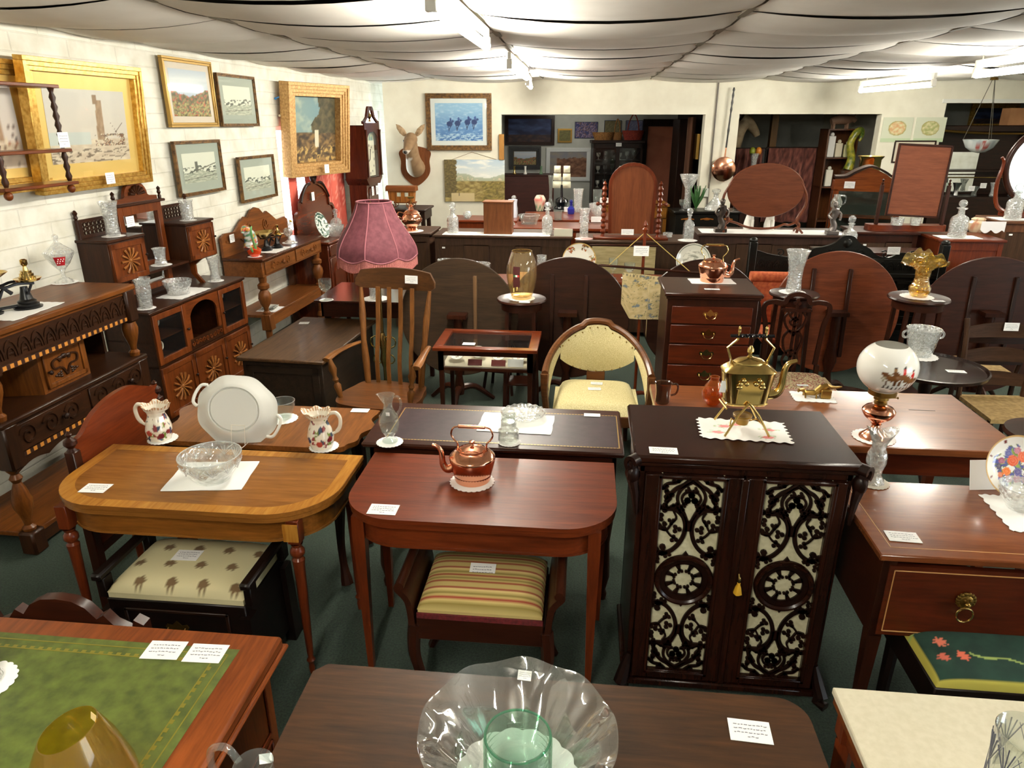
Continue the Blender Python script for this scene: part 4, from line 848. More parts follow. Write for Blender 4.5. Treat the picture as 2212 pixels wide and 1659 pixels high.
# smoked glass jug and amber jug
p=at(1430,868,z+.0); t=T('smoked_glass_jug','small brown smoked glass jug with curled handle in front of the tub chair','jug',(p[0],p[1]-.01,z)); g=G(); g.lathe([(0,0),(.03,0),(.036,.01),(.034,.06),(.04,.1),(.043,.104),(.038,.1),(.03,.06),(.03,.012),(0,.008)],seg=28); g.out('jug_body',glass('smoky glass',(176,140,110),0,.06,.3),t); G().tube(cat_curve([(.04,0,.095),(.06,0,.1),(.07,0,.08),(.062,0,.05),(.038,0,.04)]),.005,8).out('handle',glass('smoky glass',(176,140,110),0,.06,.3),t)
p=at(1543,872,z); g=G(); g.lathe([(0,0),(.028,0),(.05,.03),(.055,.06),(.04,.1),(.02,.125),(.024,.14),(.018,.14),(.015,.12),(.036,.095),(.05,.06),(0,.01)],seg=28); g.out('amber_bottle',glass('orange amber glass',(232,150,60),0,.15,.3),None,loc=(p[0]-.01,p[1],z),label='round orange glass bottle half hidden behind the brass spirit kettle',cat='bottle')
# cut covered jar on small table at right
t=T('wine_table','small dark round table under the lidded cut glass jar near the right edge','table',(2.08,3.06,0)); G().lathe([(0,.735),(.17,.735),(.175,.745),(.17,.76),(0,.76)],seg=36).out('tabletop',dmah('X'),t); G().lathe([(.03,.1),(.02,.2),(.035,.3),(.018,.5),(.03,.735)],seg=14).out('column',dmah('Z'),t)
for k in range(3): a=k*2*PI/3+.3; G().tube([(0,0,.14),(.1*cos(a),.1*sin(a),.1),(.2*cos(a),.2*sin(a),.012)],[.022,.018,.012],8).out('foot',dmah('Z'),t)
t=T('covered_glass_jar','large cut glass jar with domed lid and pointed finial behind the flower plate','jar',(2.06,3.03,z)); g=G(); g.lathe([(0,0),(.06,0),(.08,.02),(.098,.07),(.098,.11),(.1,.115),(.094,.114),(.092,.07),(.074,.024),(0,.012)],seg=44); g.out('jar_body',CUT,t)
g=G(); g.lathe([(.104,.115),(.1,.125),(.07,.15),(.03,.17),(.018,.18),(.03,.19),(.018,.205),(.012,.22),(.024,.235),(.02,.25),(0,.255)],seg=32); g.out('lid',CUT,t)
# ================================================================ row 3 : chairs, display table, chest
# blanket coffer
t=T('coffer','large worn brown blanket chest with flat lid between the sideboards and the slat-back armchair','chest',(-1.965,4.80,0),R(-3))
G().box(-.31,.31,-.535,.535,.535,.56,.006).out('lid',coff('Y'),t)
g=G(); g.box(-.285,.285,-.5,.5,.04,.533,.004); g.out('body',wood('dark coffer oak',(30,22,16),(58,42,30),'Y',rough=.6),t)
g=G(); molding(g,-.26,.26,.1,.5,-.5,.05,.008); g.box(-.3,.3,-.515,.515,0,.06,.004); g.out('end_frame',wood('dark coffer oak',(30,22,16),(58,42,30),'X',rough=.6),t)
card(657,698,.5605,'price card lying on the lid of the brown blanket chest',.075,.06,R(10))
# windsor lath back armchair
def lathback(t):
    sw='wm'; m=lambda q='Z':wood('light windsor elm',(98,60,26),(146,98,50),q,rough=.42)
    g=G(); o=[tuple(p) for p in cat_curve([(-.2,.22),(-.25,.08),(-.27,-.06),(-.22,-.2),(-.08,-.235),(.08,-.235),(.22,-.2),(.27,-.06),(.25,.08),(.2,.22),(0,.24)],5,True)]
    g.ext(o,'Z',.40,.44); g.out('seat',wood('dark windsor elm',(74,42,20),(122,76,40),'X',rough=.35),t)
    for k in range(4):
        x=-.12+.08*k; g=G(); g.rib([tuple(p) for p in cat_curve([(.20,.44),(.205,.6),(.25,.8),(.285,1.06)],5)],.012,x*1.0-.013,x+.013,'X'); 
        g.out('back_slat',m(),t)
    for x in (-1,1):
        G().tube([(x*.19,.19,.43),(x*.2,.2,.6),(x*.215,.22,.72),(x*.225,.25,.88),(x*.24,.285,1.05)],[.02,.021,.024,.026,.024,.018,.02,.022,.024,.02,.012],10).out('back_post',m(),t)
        G().tube(cat_curve([(x*.24,.23,.70),(x*.265,.1,.705),(x*.29,-.04,.70),(x*.30,-.14,.685)],5),[.018,.02,.022,.026,.03,.026],10,sx=.55,up=(1,0,0)).out('armrest',m('Y'),t)
        G().lathe([(.013,0),(.02,.05),(.024,.09),(.012,.11),(.02,.13),(.012,.15),(.026,.2),(.016,.24),(.012,.27)],0,0,0,12).out('arm_support',m(),t,loc=(x*.235,-.11,.43),rot=(R(5),x*R(9),0))
        for y in (-1,1): G().tube([(x*.17,y*.15,.41),(x*.19,y*.165,.3),(x*.215,y*.2,.12),(x*.23,y*.22,0)],[.018,.026,.016,.03,.034,.02,.03,.018,.014],10).out('leg',m(),t)
    G().tube([(-.2,0,.2),(0,0,.2),(.2,0,.2)],[.01,.02,.01],8).out('stretcher',m('X'),t)
    g=G(); N=16
    pts=[(-.275+.55*i/N,.29+.05*(1-(2*i/N-1)**2)) for i in range(N+1)]
    for i in range(N):
        pass
    L=[]; f=g.bm
    for i,(x,y) in enumerate(pts):
        e=abs(2*i/N-1); top=1.175-.02*e**2-(.05 if e>.9 else 0); bot=1.04+.01*e**2+(.02 if e>.9 else 0)
        L.append([f.verts.new(p) for p in ((x,y-.014,bot),(x,y-.006,top),(x,y+.014,top),(x,y+.01,bot))])
    for a,b in zip(L,L[1:]):
        for k in range(4): f.faces.new((a[k],a[(k+1)%4],b[(k+1)%4],b[k]))
    f.faces.new(L[0]); f.faces.new(L[-1][::-1]); g.out('crest_rail',wood('brown windsor elm',(66,40,20),(100,66,36),'X',rough=.4),t)
t=T('windsor_armchair','slat-back wooden armchair with broad curved top rail under the pink lampshade','armchair',(-1.225,4.02,0),R(-9)); t.scale=(.98,.98,1.0); lathback(t)
upcard((-1.07,4.29,1.115),'price card on the top rail of the slat-back armchair',.085,.05,R(-9),.1)
# display table
t=T('display_table','small glass-topped mahogany display table with little plates inside','display table',(-.59,4.35,0))
w,d=.66,.44
g=G(); g.box(-w/2,w/2,-d/2,-d/2+.055,.70,.722,.003).box(-w/2,w/2,d/2-.045,d/2,.70,.722,.003).box(-w/2,-w/2+.06,-d/2+.055,d/2-.045,.70,.722,.003).box(w/2-.06,w/2,-d/2+.055,d/2-.045,.70,.722,.003)
li=g.out('lid_frame',mah('X'),t); G().box(-w/2+.06,w/2-.06,-d/2+.055,d/2-.045,.708,.711).out('glass_top',PANE,li)
w2,d2=.60,.39
g=G(); 
for y0 in (-d2/2,d2/2-.02): g.box(-w2/2,w2/2,y0,y0+.02,.665,.70).box(-w2/2,w2/2,y0,y0+.02,.565,.585).box(-w2/2,-w2/2+.035,y0,y0+.02,.585,.665).box(w2/2-.035,w2/2,y0,y0+.02,.585,.665)
g.box(-w2/2,-w2/2+.02,-d2/2,d2/2,.565,.70).box(w2/2-.02,w2/2,-d2/2,d2/2,.565,.70); g.out('case',dmah('X'),t)
G().box(-w2/2+.035,w2/2-.035,-d2/2+.009,-d2/2+.012,.585,.665).out('front_glass',PANE,t)
G().box(-w2/2+.02,w2/2-.02,-d2/2+.02,d2/2-.02,.568,.59).out('lining',plain('cream lining',(214,204,182),.9),t)
for x in (-1,1):
    for y in (-1,1): G().lathe([(.014,0),(.022,.58)],seg=4,mat=MX.Rotation(PI/4,4,'Z')).box(-.018,.018,-.018,.018,.56,.7).out('leg',dmah('Z'),t,loc=(x*(w2/2-.018),y*(d2/2-.018),0),smooth=False)
def pcol(r_,c):
    return lambda x,y,z: c if math.hypot(x,y)<r_*.35 and fbm(x*80,y*80)>0 else ((150,60,50) if .8*r_<math.hypot(x,y)<.9*r_ and sin(14*math.atan2(y,x))>0 else (240,238,228))
for i,(x,y) in enumerate(((-.2,-.07),(-.07,-.02),(.07,-.06),(.2,-.06))):
    plate((-.59+x,4.35+y,.596+.03),['small plate at the left inside the display table','plain white dish second from the left inside the display table','patterned small plate in the middle of the display table','small plate at the right inside the display table'][i],.052,(R(28),0,0),pcol(.05,[(90,60,60),(238,236,228),(150,120,60),(170,70,60)][i]),'little plates in the display table')
for i,(x,c) in enumerate(((-.09,(96,30,26)),(.06,(120,40,34)))): G().box(-.045,.045,-.0,.004,-.02,.02).out('postcard_box',plain('dark red card %d'%i,c,.5),None,loc=(-.59+x+.02,4.19,.614),rot=(R(-35),0,0),label=['dark red boxed picture left of centre in the display table','dark red card right of centre in the display table'][i],cat='card',group='cards in the display table')
G().box(-.05,.05,0,.003,-.025,.025).out('booklet',CARD,None,loc=(-.40,4.19,.617),rot=(R(-30),0,0),label='white printed booklet at the right in the display table',cat='booklet')
card(1013,743,.7225,'price card on the glass-topped display table',.08,.05,0)
# tub chair
t=T('tub_chair','low tub armchair upholstered in cream damask with inlaid dark frame','armchair',(.11,4.17,0))
w=.60; FRM=wood('tub chair frame',(74,44,24),(120,76,42),'X',rough=.35)
def shell(k): # k 0..1 around the back from left arm front to right arm front
    a=PI+PI*k; x=-.31*cos(PI*k); s=sin(PI*k); y=-.27+.54*s**.75 if s>0 else -.27
    return x,y
g=G(); N=40
def topz(k): return .655+.165*sin(PI*k)**1.5+(.018 if abs(k-.5)<.09 else 0)
pts=[(shell(i/N)[0],shell(i/N)[1],topz(i/N)) for i in range(N+1)]
g.tube(pts,.022,8,up=(0,0,1)); 
for k in (0,N):
    x,y,z_=pts[k]; s_=-1 if k==0 else 1
    g.tube(cat_curve([(x,y,z_),(x-s_*.0,y-.005,.55),(x-s_*.01,y+.02,.42),(x-s_*.02,y-.0,.2),(x-s_*.0,y-.01,0)],5),[.026,.022,.02,.02,.018],8)
g.ext([(-.07,.80),(.07,.80),(.045,.845),(-.045,.845)],'Y',.255,.275)
g.out('frame',FRM,t)
UPH=CREAM
g=G()
def fb(s_,q): # oval back pad
    a=(s_-.5)*2; k=.5+a*.28; x,y=shell(k); zt=topz(k)-.02; zb=.50+.13*a*a; return (x*.97,y-.02-.022*sin(PI*q)*(1-a**4),zb+(zt-zb)*q)
g.grid(fb,24,10); 
def fb2(s_,q): x,y,z_=fb(s_,q); return (x,y+.04+.0*q,z_)
g.grid(fb2,24,10); g.out('back_pad',UPH,t,normals=False)
for sg in (0,1):
    g=G()
    def fa(s_,q,sg=sg):
        k=(.0+.2*s_) if sg==0 else (1-.2*s_); x,y=shell(k); zt=topz(k)-.015; zb=.62-.12*(1-s_)*1.0-.10*(1-s_); zb=min(zb,zt-.03); zb=.66-.24*(1-s_)
        return (x*.965-(.015 if x>0 else -.015)*sin(PI*q),y,zb+(zt-zb)*q)
    g.grid(fa,8,6); g.out('arm_pad',UPH,t,normals=False)
    x,y=shell(sg); 
g=G()
def fs(s_,q):
    a=2*s_-1; b_=2*q-1; r=max(abs(a),abs(b_)); return (a*.265*(1-.12*q),-.27+.5*q,.40+.075*((1-a**6)*(1-b_**6))**.5)
g.grid(fs,24,20); g.box(-.262,.262,-.268,.2,.36,.402); g.out('seat',UPH,t)
g=G(); 
for i in range(11): x,y=shell(.24+.52*i/10); k=.24+.52*i/10; g.ball(x*.965,y-.028,topz(k)-.035,.005,1,1,1,6,4)
for i in range(7): a=-.6+1.2*i/6; k=.5+a*.28; x,y=shell(k); g.ball(x*.97,y-.03,.505+.13*a*a,.005,1,1,1,6,4)
for sg in (0,1):
    for i in range(7): x,y=shell(.01+.0 if sg==0 else .99); g.ball(x*.965,y+.004+.012*i,.64-.03*i,.004,1,1,1,6,4)
g.out('studs',OBRASS,t); g=G(); g.box(-.275,.275,-.278,-.262,.33,.40,.004); g.out('seat_rail',FRM,t); G().box(-.06,.06,.245,.265,.40,.5,.003).out('back_splat',FRM,t)
for x in (-1,1): G().tube([(x*.2,.2,.36),(x*.22,.26,0)],[.022,.014],6).out('rear_leg',FRM,t)
card(1290,825,.477,'upper of two price cards on the cream tub chair seat',.075,.045,R(-3),pos=(.115,4.25,.477)); card(1285,842,.477,'lower of two price cards on the cream tub chair seat',.08,.045,R(3),pos=(.1,4.15,.477))
# chest of drawers
t=T('chest_of_drawers','narrow red mahogany chest of drawers with brass swan-neck handles','chest of drawers',(.775,4.38,0))
G().box(-.285,.285,-.23,.235,1.075,1.10,.006).box(-.275,.275,-.22,.225,1.06,1.077,.004).out('top',dmah('X'),t); g=G(); g.box(-.265,.265,-.2,.21,.03,1.06,.003); g.box(-.28,.28,-.215,.22,0,.09,.008); g.out('carcase',dmah('Z'),t)
zt=1.02
for i in range(7):
    h_=.115+.008*i; z0=zt-h_; 
    if z0<.09: break
    d_=G().box(-.235,.235,-.212,-.2,z0+.004,zt-.004,.003).out('drawer',deep('X'),t)
    swan_handle(d_,-.115,-.212,(z0+zt)/2+.008,.09)
    zt=z0
for i,o in enumerate([q for q in COL.objects if q.name.startswith('handle') and q.parent and q.parent.parent==t]): o.location.x=-.01-.006*0
p=at(1537,608,1.101); cloth((p[0],p[1],1.101),.27,.15,'white mat under the copper kettle on the narrow chest of drawers',R(3),.003,3)
kettle((p[0]-.0,p[1],1.104),'copper kettle with brass handle standing on the narrow chest of drawers',1.02,COPPER,0,BRASS,1)
card(1538,625,1.1012,'price card on the front of the narrow chest of drawers top',.09,.03,0)
# chippendale chair
t=T('carved_splat_chair','dark carved chair with pierced back splat and patterned seat right of the narrow chest','chair',(1.42,4.46,0))
m=dmah
g=G(); pts=cat_curve([(-.17,.50),(-.185,.75),(-.21,.86),(-.2,.915),(-.14,.93),(-.085,.925),(-.06,.965),(0,.985),(.06,.965),(.085,.925),(.14,.93),(.2,.915),(.21,.86),(.185,.75),(.17,.50)],5)
g.rib([tuple(p) for p in pts],.028,.235,.258); g.out('back_frame',m('Z'),t)
g=G(); 
for sx in (-1,1):
    for P_ in ([(0,.55),(.045,.60),(.06,.68),(.03,.73),(.0,.72)],[(.0,.70),(.05,.76),(.07,.82),(.05,.86),(.1,.875)],[(0,.80),(.035,.84),(.0,.88)],[(.02,.46),(.05,.52),(.03,.58),(0,.6)],[(0,.76),(.03,.79),(0,.83)]): g.rib([(sx*a,b) for a,b in [tuple(p) for p in cat_curve(P_,5)]],.013,.24,.256)
g.box(-.09,.09,.238,.258,.865,.885).box(-.008,.008,.24,.255,.45,.94); trefoil(g,0,.93,.02,.236,.256); g.out('splat',m('Z'),t)
def sc(s_,q): return [(190,170,128),(150,70,66),(206,190,150),(126,96,70)][int(abs(fbm(s_*14,q*14))*8)%4]
g=G(); g.grid(lambda s_,q:((-.235+.47*s_)*(1-.18*q),-.2+.42*q,.425+.045*((1-(2*s_-1)**6)*(1-(2*q-1)**6))**.5),60,50,sc); g.box(-.235,.235,-.2,.2,.40,.426); g.out('seat',vcol('patterned tapestry',.95),t)
G().box(-.235,.235,-.21,-.19,.36,.43,.003).out('seat_rail',m('X'),t); G().box(-.215,.215,.21,.24,.36,.43,.003).out('seat_rail',m('X'),t)
for x in (-1,1): G().tube(cat_curve([(x*.22,-.2,.42),(x*.24,-.215,.32),(x*.21,-.19,.12),(x*.23,-.21,0)],5),[.03,.032,.022,.018,.026],8).out('leg',m('Z'),t); G().bar((x*.18,.235,.5),(x*.2,.27,0),.028).out('rear_leg',m('Z'),t)
card(1735,838,.47,'price card on the patterned chair seat behind the wide mahogany table',.07,.03,0,pos=(1.42,4.36,.472))
# plant stands
def stand(pos,label,h,r,m,gal=True,legs=4):
    t=T('plant_stand',label,'stand',pos,0,'tall round plant stands')
    G().lathe([(0,h-.018),(r,h-.018),(r*1.03,h-.01),(r,h),(r*.97,h-.002),(0,h-.004)],seg=40).out('tabletop',m('X'),t)
    G().lathe([(r*.78,h-.075),(r*.84,h-.075),(r*.84,h-.018),(r*.78,h-.018)],seg=40).out('apron',m('X'),t)
    for k in range(legs):
        a=2*PI*k/legs+PI/4; G().bar((r*.76*cos(a),r*.76*sin(a),h-.075),(r*.95*cos(a),r*.95*sin(a),0),.024).out('leg',m('Z'),t)
    G().box(-r*.55,r*.55,-r*.55,r*.55,h*.3,h*.3+.014,.002).out('shelf',m('X'),t)
    return t
p=at(1126,646,.89); p=(p[0],p[1]+.03,0); stand((p[0],p[1],0),'round dark plant stand under the barrel-shaped amber glass vase',.89,.17,dmah)
z=.891; doily(0,0,0,.09,'white doily under the amber glass vase with flag label',pos=(p[0],p[1]-.0,z-.003)); 
t=T('amber_glass_vase','tall barrel-shaped pale amber glass vase with dark label and gilt rim','vase',(p[0]-.0,p[1],z),s=1.08); g=G(); g.lathe([(0,0),(.062,0),(.066,.01),(.086,.07),(.098,.15),(.096,.21),(.078,.27),(.064,.302),(.060,.302),(.074,.27),(.092,.21),(.094,.15),(.082,.07),(.06,.014),(0,.008)],seg=44); g.out('vase_body',glass('pale amber glass',(254,243,216),0,.05,.36),t)
G().tube([(.063*cos(2*PI*i/40),.063*sin(2*PI*i/40),.303) for i in range(40)],.0035,6,closed=True).out('rim',BRASS,t)
g=G(); g.lathe([(.0985,.09),(.1,.13),(.1005,.16),(.1,.2),(.098,.22)],seg=8,a0=R(-118),a1=R(-92)); lb=g.out('label',plain('dark maroon label',(70,24,24),.5),t,normals=False)
for i,c in enumerate(((60,130,70),(240,240,236),(190,50,46))):
    a=R(-115+i*7); G().lathe([(.1015,.155),(.1015,.168)],seg=3,a0=a,a1=a+R(7)).out('flag_stripe',plain('flag colour %d'%i,c,.5),lb,normals=False)
card(1135,652,0,'price card under the edge of the doily below the amber vase',.075,.04,0,pos=(p[0]+.03,p[1]-.12,.8905))
p3_=at(1985,641,.95); stand((p3_[0],p3_[1],0),'round dark plant stand under the yellow fluted vase',.95,.185,dmah)
doily(0,0,0,.1,'white doily under the yellow fluted glass vase',pos=(p3_[0]-.01,p3_[1]+.01,.948))
def hk(a,t_,r,h):
    f=max(0,(t_-.45)/.55)**1.2 if t_<.82 else 1
    if h<.17: return r,h
    return r*(1+.85*abs(cos(a))**1.5*(h-.17)/.1*.8-.12*(h-.17)/.1),h-(.075*abs(cos(a))**3+.012*cos(9*a))*((h-.17)/.1)
t=T('fluted_yellow_vase','yellow glass vase with wide drooping handkerchief rim on a plant stand','vase',(p3_[0]-.0,p3_[1]+.01,.951),s=1.1); g=G(); g.lathe([(0,0),(.045,0),(.06,.03),(.062,.055),(.045,.085),(.04,.11),(.044,.16),(.06,.21),(.078,.25),(.085,.27),(.08,.272),(.055,.215),(.04,.165),(.036,.11),(.042,.085),(.058,.055),(.05,.02),(0,.015)],seg=72,mod=hk); g.out('vase_body',glass('yellow amber glass',(252,230,150),40,.09,.4),t)
card(2012,648,.951,'price card on the plant stand under the yellow fluted vase',.075,.04,0,pos=(p3_[0]+.07,p3_[1]-.12,.9505))
p2_=at(1716,632,.95); stand((p2_[0],p2_[1],0),'round dark plant stand half hidden behind the carved splat chair',.95,.16,dmah)
doily(0,0,0,.085,'white doily under the tall flared crystal vase',pos=(p2_[0]-.01,p2_[1]+.02,.948)); flarevase((p2_[0]-.005,p2_[1]+.02,.951),'tall flared cut crystal vase on the plant stand in the middle of the right side',.285,.052,.078,.046)
# tripod table
t=T('tripod_table','round black brown tilt-top tripod table with the crystal ice bucket','table',(2.02,4.08,0)); g=G(); g.lathe([(0,.695),(.27,.695),(.30,.703),(.305,.722),(.295,.724),(.285,.712),(0,.712)],seg=56); g.out('tabletop',wood('black brown mahogany',(32,19,17),(56,36,31),'X',rough=.22,coat=.3),t)
G().lathe([(.03,.12),(.035,.16),(.02,.2),(.045,.3),(.03,.38),(.022,.5),(.035,.58),(.03,.695)],seg=18).out('column',blk('Z'),t)
for k in range(3): a=k*2*PI/3-PI/2; G().tube(cat_curve([(.02*cos(a),.02*sin(a),.16),(.13*cos(a),.13*sin(a),.15),(.22*cos(a),.22*sin(a),.05),(.28*cos(a),.28*sin(a),.012)],5),[.028,.02,.016,.022],8).out('foot',blk('Z'),t)
p=at(1992,770,.7125); doily(0,0,0,.105,'white doily under the crystal ice bucket',pos=(p[0]-.02,p[1]+.01,.7125))
t=T('ice_bucket','crystal ice bucket with two small ring handles on the dark tripod table','bucket',(p[0]-.01,p[1]+.02,.7155)); g=G(); g.lathe([(0,0),(.065,0),(.068,.008),(.096,.165),(.098,.168),(.092,.166),(.062,.015),(0,.012)],seg=44); g.out('bucket_body',glass('bucket crystal',(250,252,250),70,.26,.4),t)
for x in (-1,1): G().tube([(x*(.1+.018*cos(a)),0,.13+.02*sin(a)) for a in [2*PI*i/16 for i in range(16)]],.0075,8,closed=True).out('handle',CUT,t)
card(2065,803,.7245,'price card on the edge of the dark tripod table',.1,.045,R(-4),pos=(at(2065,803,.7125)[0],at(2065,803,.7125)[1],.7135))
G().lathe([(0,.28),(.24,.28),(.245,.3),(0,.3)],seg=40).out('low_round_table_top',wood('black brown mahogany',(32,19,17),(56,36,31),'X',rough=.22,coat=.3),tl:=T('low_tripod_table','low dark round table under and behind the tripod table','table',(1.80,4.62,0))); 
G().lathe([(.16,0),(.14,.03),(.03,.06),(.025,.28)],seg=20).out('pedestal',blk('Z'),tl)
# ladder back chairs
def ladder(label,pos,rz,h,m,n=3,card_=False):
    t=T('ladderback_chair',label,'chair',pos,rz,'ladder-back chairs')
    for x in (-1,1): G().tube([(x*.19,.2,0),(x*.19,.19,.45),(x*.205,.23,h-.08),(x*.21,.25,h)],.016,8).out('back_post',m('Z'),t); G().tube([(x*.2,-.18,0),(x*.2,-.18,.44)],.017,8).out('leg',m('Z'),t)
    for k in range(n):
        z0=h-.045-.15*k; g=G(); g.grid(lambda s_,q:(-.2+.4*s_,.22+.025*sin(PI*s_)-.04*(k*.15/.45)+.0,z0-.07+.07*q+.02*sin(PI*s_)*(q)),14,2); g.grid(lambda s_,q:(-.2+.4*s_,.232+.025*sin(PI*s_)-.04*(k*.15/.45),z0-.07+.07*q+.02*sin(PI*s_)*(q)),14,2); g.out('ladder_slat',m('X'),t,normals=False)
    G().ext([(-.21,-.2),(.21,-.2),(.19,.2),(-.19,.2)],'Z',.43,.455).out('seat',noisy('rush seat',(150,120,72),(182,152,98),40,.8,.5),t)
    for z_ in (.15,.28): G().tube([(-.2,-.18,z_),(.2,-.18,z_)],.01,6).out('stretcher',m('X'),t)
    return t
LB=lambda q='X':wood('grey brown elm',(50,34,28),(88,64,52),q,rough=.3)
ladder('dark ladder-back chair with price card at the right edge behind the tripod table',(2.55,4.15,0),R(2),.93,LB)
upcard((2.59,4.385,.885),'price card on the top slat of the right-hand ladder-back chair',.085,.05,0,.06)
# ================================================================ row 4 : tilted table tops
def tilttop(label,cx,cy,r,zc,m,sx=1.0,battens=(),latch=True,lean=R(4),thin=None,bc=None):
    t=T('tilt_top_table',label,'tilt-top table',(cx,cy,0),0,'tilt-top tables standing with their tops upright')
    tp=G(); tp.lathe([(0,-.011),(r*.985,-.011),(r,-.004),(r,.006),(r*.99,.012),(0,.012)],seg=72,sx=sx); o=tp.out('tabletop',m('X'),t,loc=(0,0,zc),rot=(PI/2-lean,0,0))
    for bx in battens: G().box(bx-.014,bx+.014,-r*.72,r*.72,.011,.034,.004).out('batten',bc or m('Y'),o)
    if latch: G().lathe([(0,.012),(.028,.012),(.026,.018),(.012,.02),(.012,.028),(0,.03)],0,-.02,0,18).out('latch',OBRASS,o)
    G().lathe([(.035,.1),(.04,.16),(.025,.25),(.05,.34),(.03,.5),(.035,.62),(.03,.70)],0,-.06,0,16).box(-.07,.07,-.12,-.02,.70,.73).out('column',dmah('Z'),t)
    for k in range(3): a=k*2*PI/3+PI/6; G().tube(cat_curve([(.02*cos(a),-.06+.02*sin(a),.15),(.13*cos(a),-.06+.13*sin(a),.14),(.28*cos(a),-.06+.28*sin(a),.02)],5),[.03,.022,.016],8).out('foot',dmah('Z'),t)
    return t
WD=lambda q='X':wood('weathered dark oak',(44,34,26),(76,58,44),q,rough=.6,bump=.2)
tilttop('weathered dark round table top standing upright behind the display table',-.90,5.0,.44,.68,WD,1,(.125,),True,bc=wood('pale batten oak',(92,70,54),(120,96,76),'Y',rough=.5))
tilttop('dark round table top with two battens standing upright behind the tub chair',-.10,5.15,.46,.655,lambda q='X':wood('very dark mahogany',(36,20,16),(62,36,28),q,rough=.35),1,(-.12,.13),True)
tilttop('dark rimmed round table top standing upright behind the copper kettle chest',.90,5.25,.44,.66,lambda q='X':wood('very dark mahogany',(36,20,16),(62,36,28),q,rough=.35),1,(),False)
tilttop('red brown round table top standing upright behind the tall flared crystal vase',1.89,5.35,.46,.70,lambda q='X':wood('reddish mahogany top',(98,46,26),(140,74,46),q,rough=.35),1,(-.19,.07),False,bc=dmah('Y'))
tilttop('large dark round table top with two battens standing upright at the right edge',3.02,5.45,.52,.60,lambda q='X':wood('red black mahogany',(52,26,20),(80,42,32),q,rough=.3),1,(-.14,.16),True,bc=wood('very dark mahogany',(36,20,16),(62,36,28),'Y',rough=.35))
# pole banners (tapestry fire screens)
def tapc(s_,q):
    b=mixc((190,170,122),(212,194,148),.5+fbm(s_*9,q*14))
    n=fbm(s_*6+9,q*8); 
    if .3<n<.36 or .05<fbm(s_*9+4,q*12+2)<.075: return (120,116,84)
    if n>.45: return (110,120,130)
    if math.hypot((s_-.35),(q-.78)*1.3)<.07 and int(math.hypot((s_-.35),(q-.78)*1.3)*90)%2: return (168,140,74)
    if .93<q<.97 and sin(s_*90)>.3: return (112,104,82)
    return b
t=T('pole_screen','wooden pole screen with hanging floral tapestry banner between the tub chair and narrow chest','screen',(.42,4.98,0))
G().tube([(0,0,0.12),(0,0,1.34)],.011,10).lathe([(.016,0),(.02,.02),(.006,.035),(.016,.05),(.008,.07),(0,.085)],0,0,1.33,12).out('pole',mah('Z'),t)
for k in range(3): a=k*2*PI/3+.5; G().tube(cat_curve([(0,0,.14),(.1*cos(a),.1*sin(a),.12),(.2*cos(a),.2*sin(a),.01)],5),[.02,.014,.012],8).out('foot',mah('Z'),t)
G().tube([(-.31,-.02,1.105),(-.29,-.02,1.10),(.38,-.02,1.06),(.40,-.02,1.06)],[.004,.009,.009,.009,.004],8).out('crossbar',dmah('X'),t)
G().tube([(-.24,-.02,1.10),(0,-.0,1.33),(.32,-.02,1.07)],.003,6).out('cord',plain('yellow cord',(196,168,90),.8),t)
g=G(); 
def fban(s_,q):
    x=-.14+.34*s_; zb=.72+(.11*max(0,abs(2*s_-1)-.62)/.38); return (x,-.03+.006*sin(s_*11+q*3),zb+(1.055-.03*s_-zb)*q)
g.grid(fban,50,60,tapc); g.out('tapestry_banner',vcol('tapestry banner',.95),t,normals=False)
upcard((.40,4.96,1.205),'price card hung on the pole of the tapestry pole screen',.105,.07,0,.0)
t=T('hanging_tapestry','pale woven tapestry hanging on a bar above the dark table tops','banner',(.37,6.55,0))
def tap2(s_,q): return mixc((168,152,106),(196,180,134),.5+.8*fbm(s_*5,q*16))
G().grid(lambda s_,q:(-.29+.58*s_,.0+.004*sin(s_*9),.72+.25*q),30,30,tap2).out('woven_panel',vcol('tapestry banner',.95),t,normals=False)
G().tube([(-.31,.01,.98),(.31,.01,.98)],.009,8).out('hanging_bar',dmah('X'),t); G().tube([(0,.03,0),(0,.03,.98)],.012,8).out('pole',dmah('Z'),t); G().lathe([(.14,0),(.13,.02),(.02,.04)],0,.03,0,20).out('base',dmah('X'),t)
# gold fabric edge of a second banner beside the chest
g=G(); g.grid(lambda s_,q:(.02*s_,.26*s_,.68+.37*q-.04*s_),8,12,lambda s_,q:mixc((150,130,84),(176,156,108),q)); g.out('tapestry_banner',vcol('tapestry banner',.95),None,loc=(.44,4.62,0.0),normals=False,label='narrow sliver of gold fabric banner at the left side of the narrow chest',cat='banner')
# china plates behind
def rosec(x,y,z):
    r=math.hypot(x,y)
    if .082<r<.125 and abs(((math.atan2(y,x)+.4)/(2*PI)*6)%1-.5)<.24 and fbm(x*50,y*50)>-.15: return [(150,52,50),(190,150,70),(90,100,60)][int(abs(fbm(x*90,y*90))*9)%3]
    return (240,236,222) if r<.128 else (200,166,100)
plate((-.03,5.64,1.008),'white plate with red rose border behind the two-batten table top',.135,(R(76),0,0),rosec,'display plates')
def ship(x,y,z):
    r=math.hypot(x,y)
    if .12<r<.127: return (96,110,96)
    return mixc((232,230,214),(150,150,132),1.6*max(0,fbm(x*22,y*40)) if r<.085 else 0)
plate((.865,5.66,1.015),'cream plate with a grey landscape behind the copper kettle on the narrow chest',.135,(R(76),0,0),ship,'display plates')
G().box(-.15,1.45,-.16,.16,.855,.875).out('tabletop',tt:=None or mah('X'),tq:=T('low_shelf_table','red brown table behind the upright table tops holding glasses and plates','table',(-.2,5.68,0)))
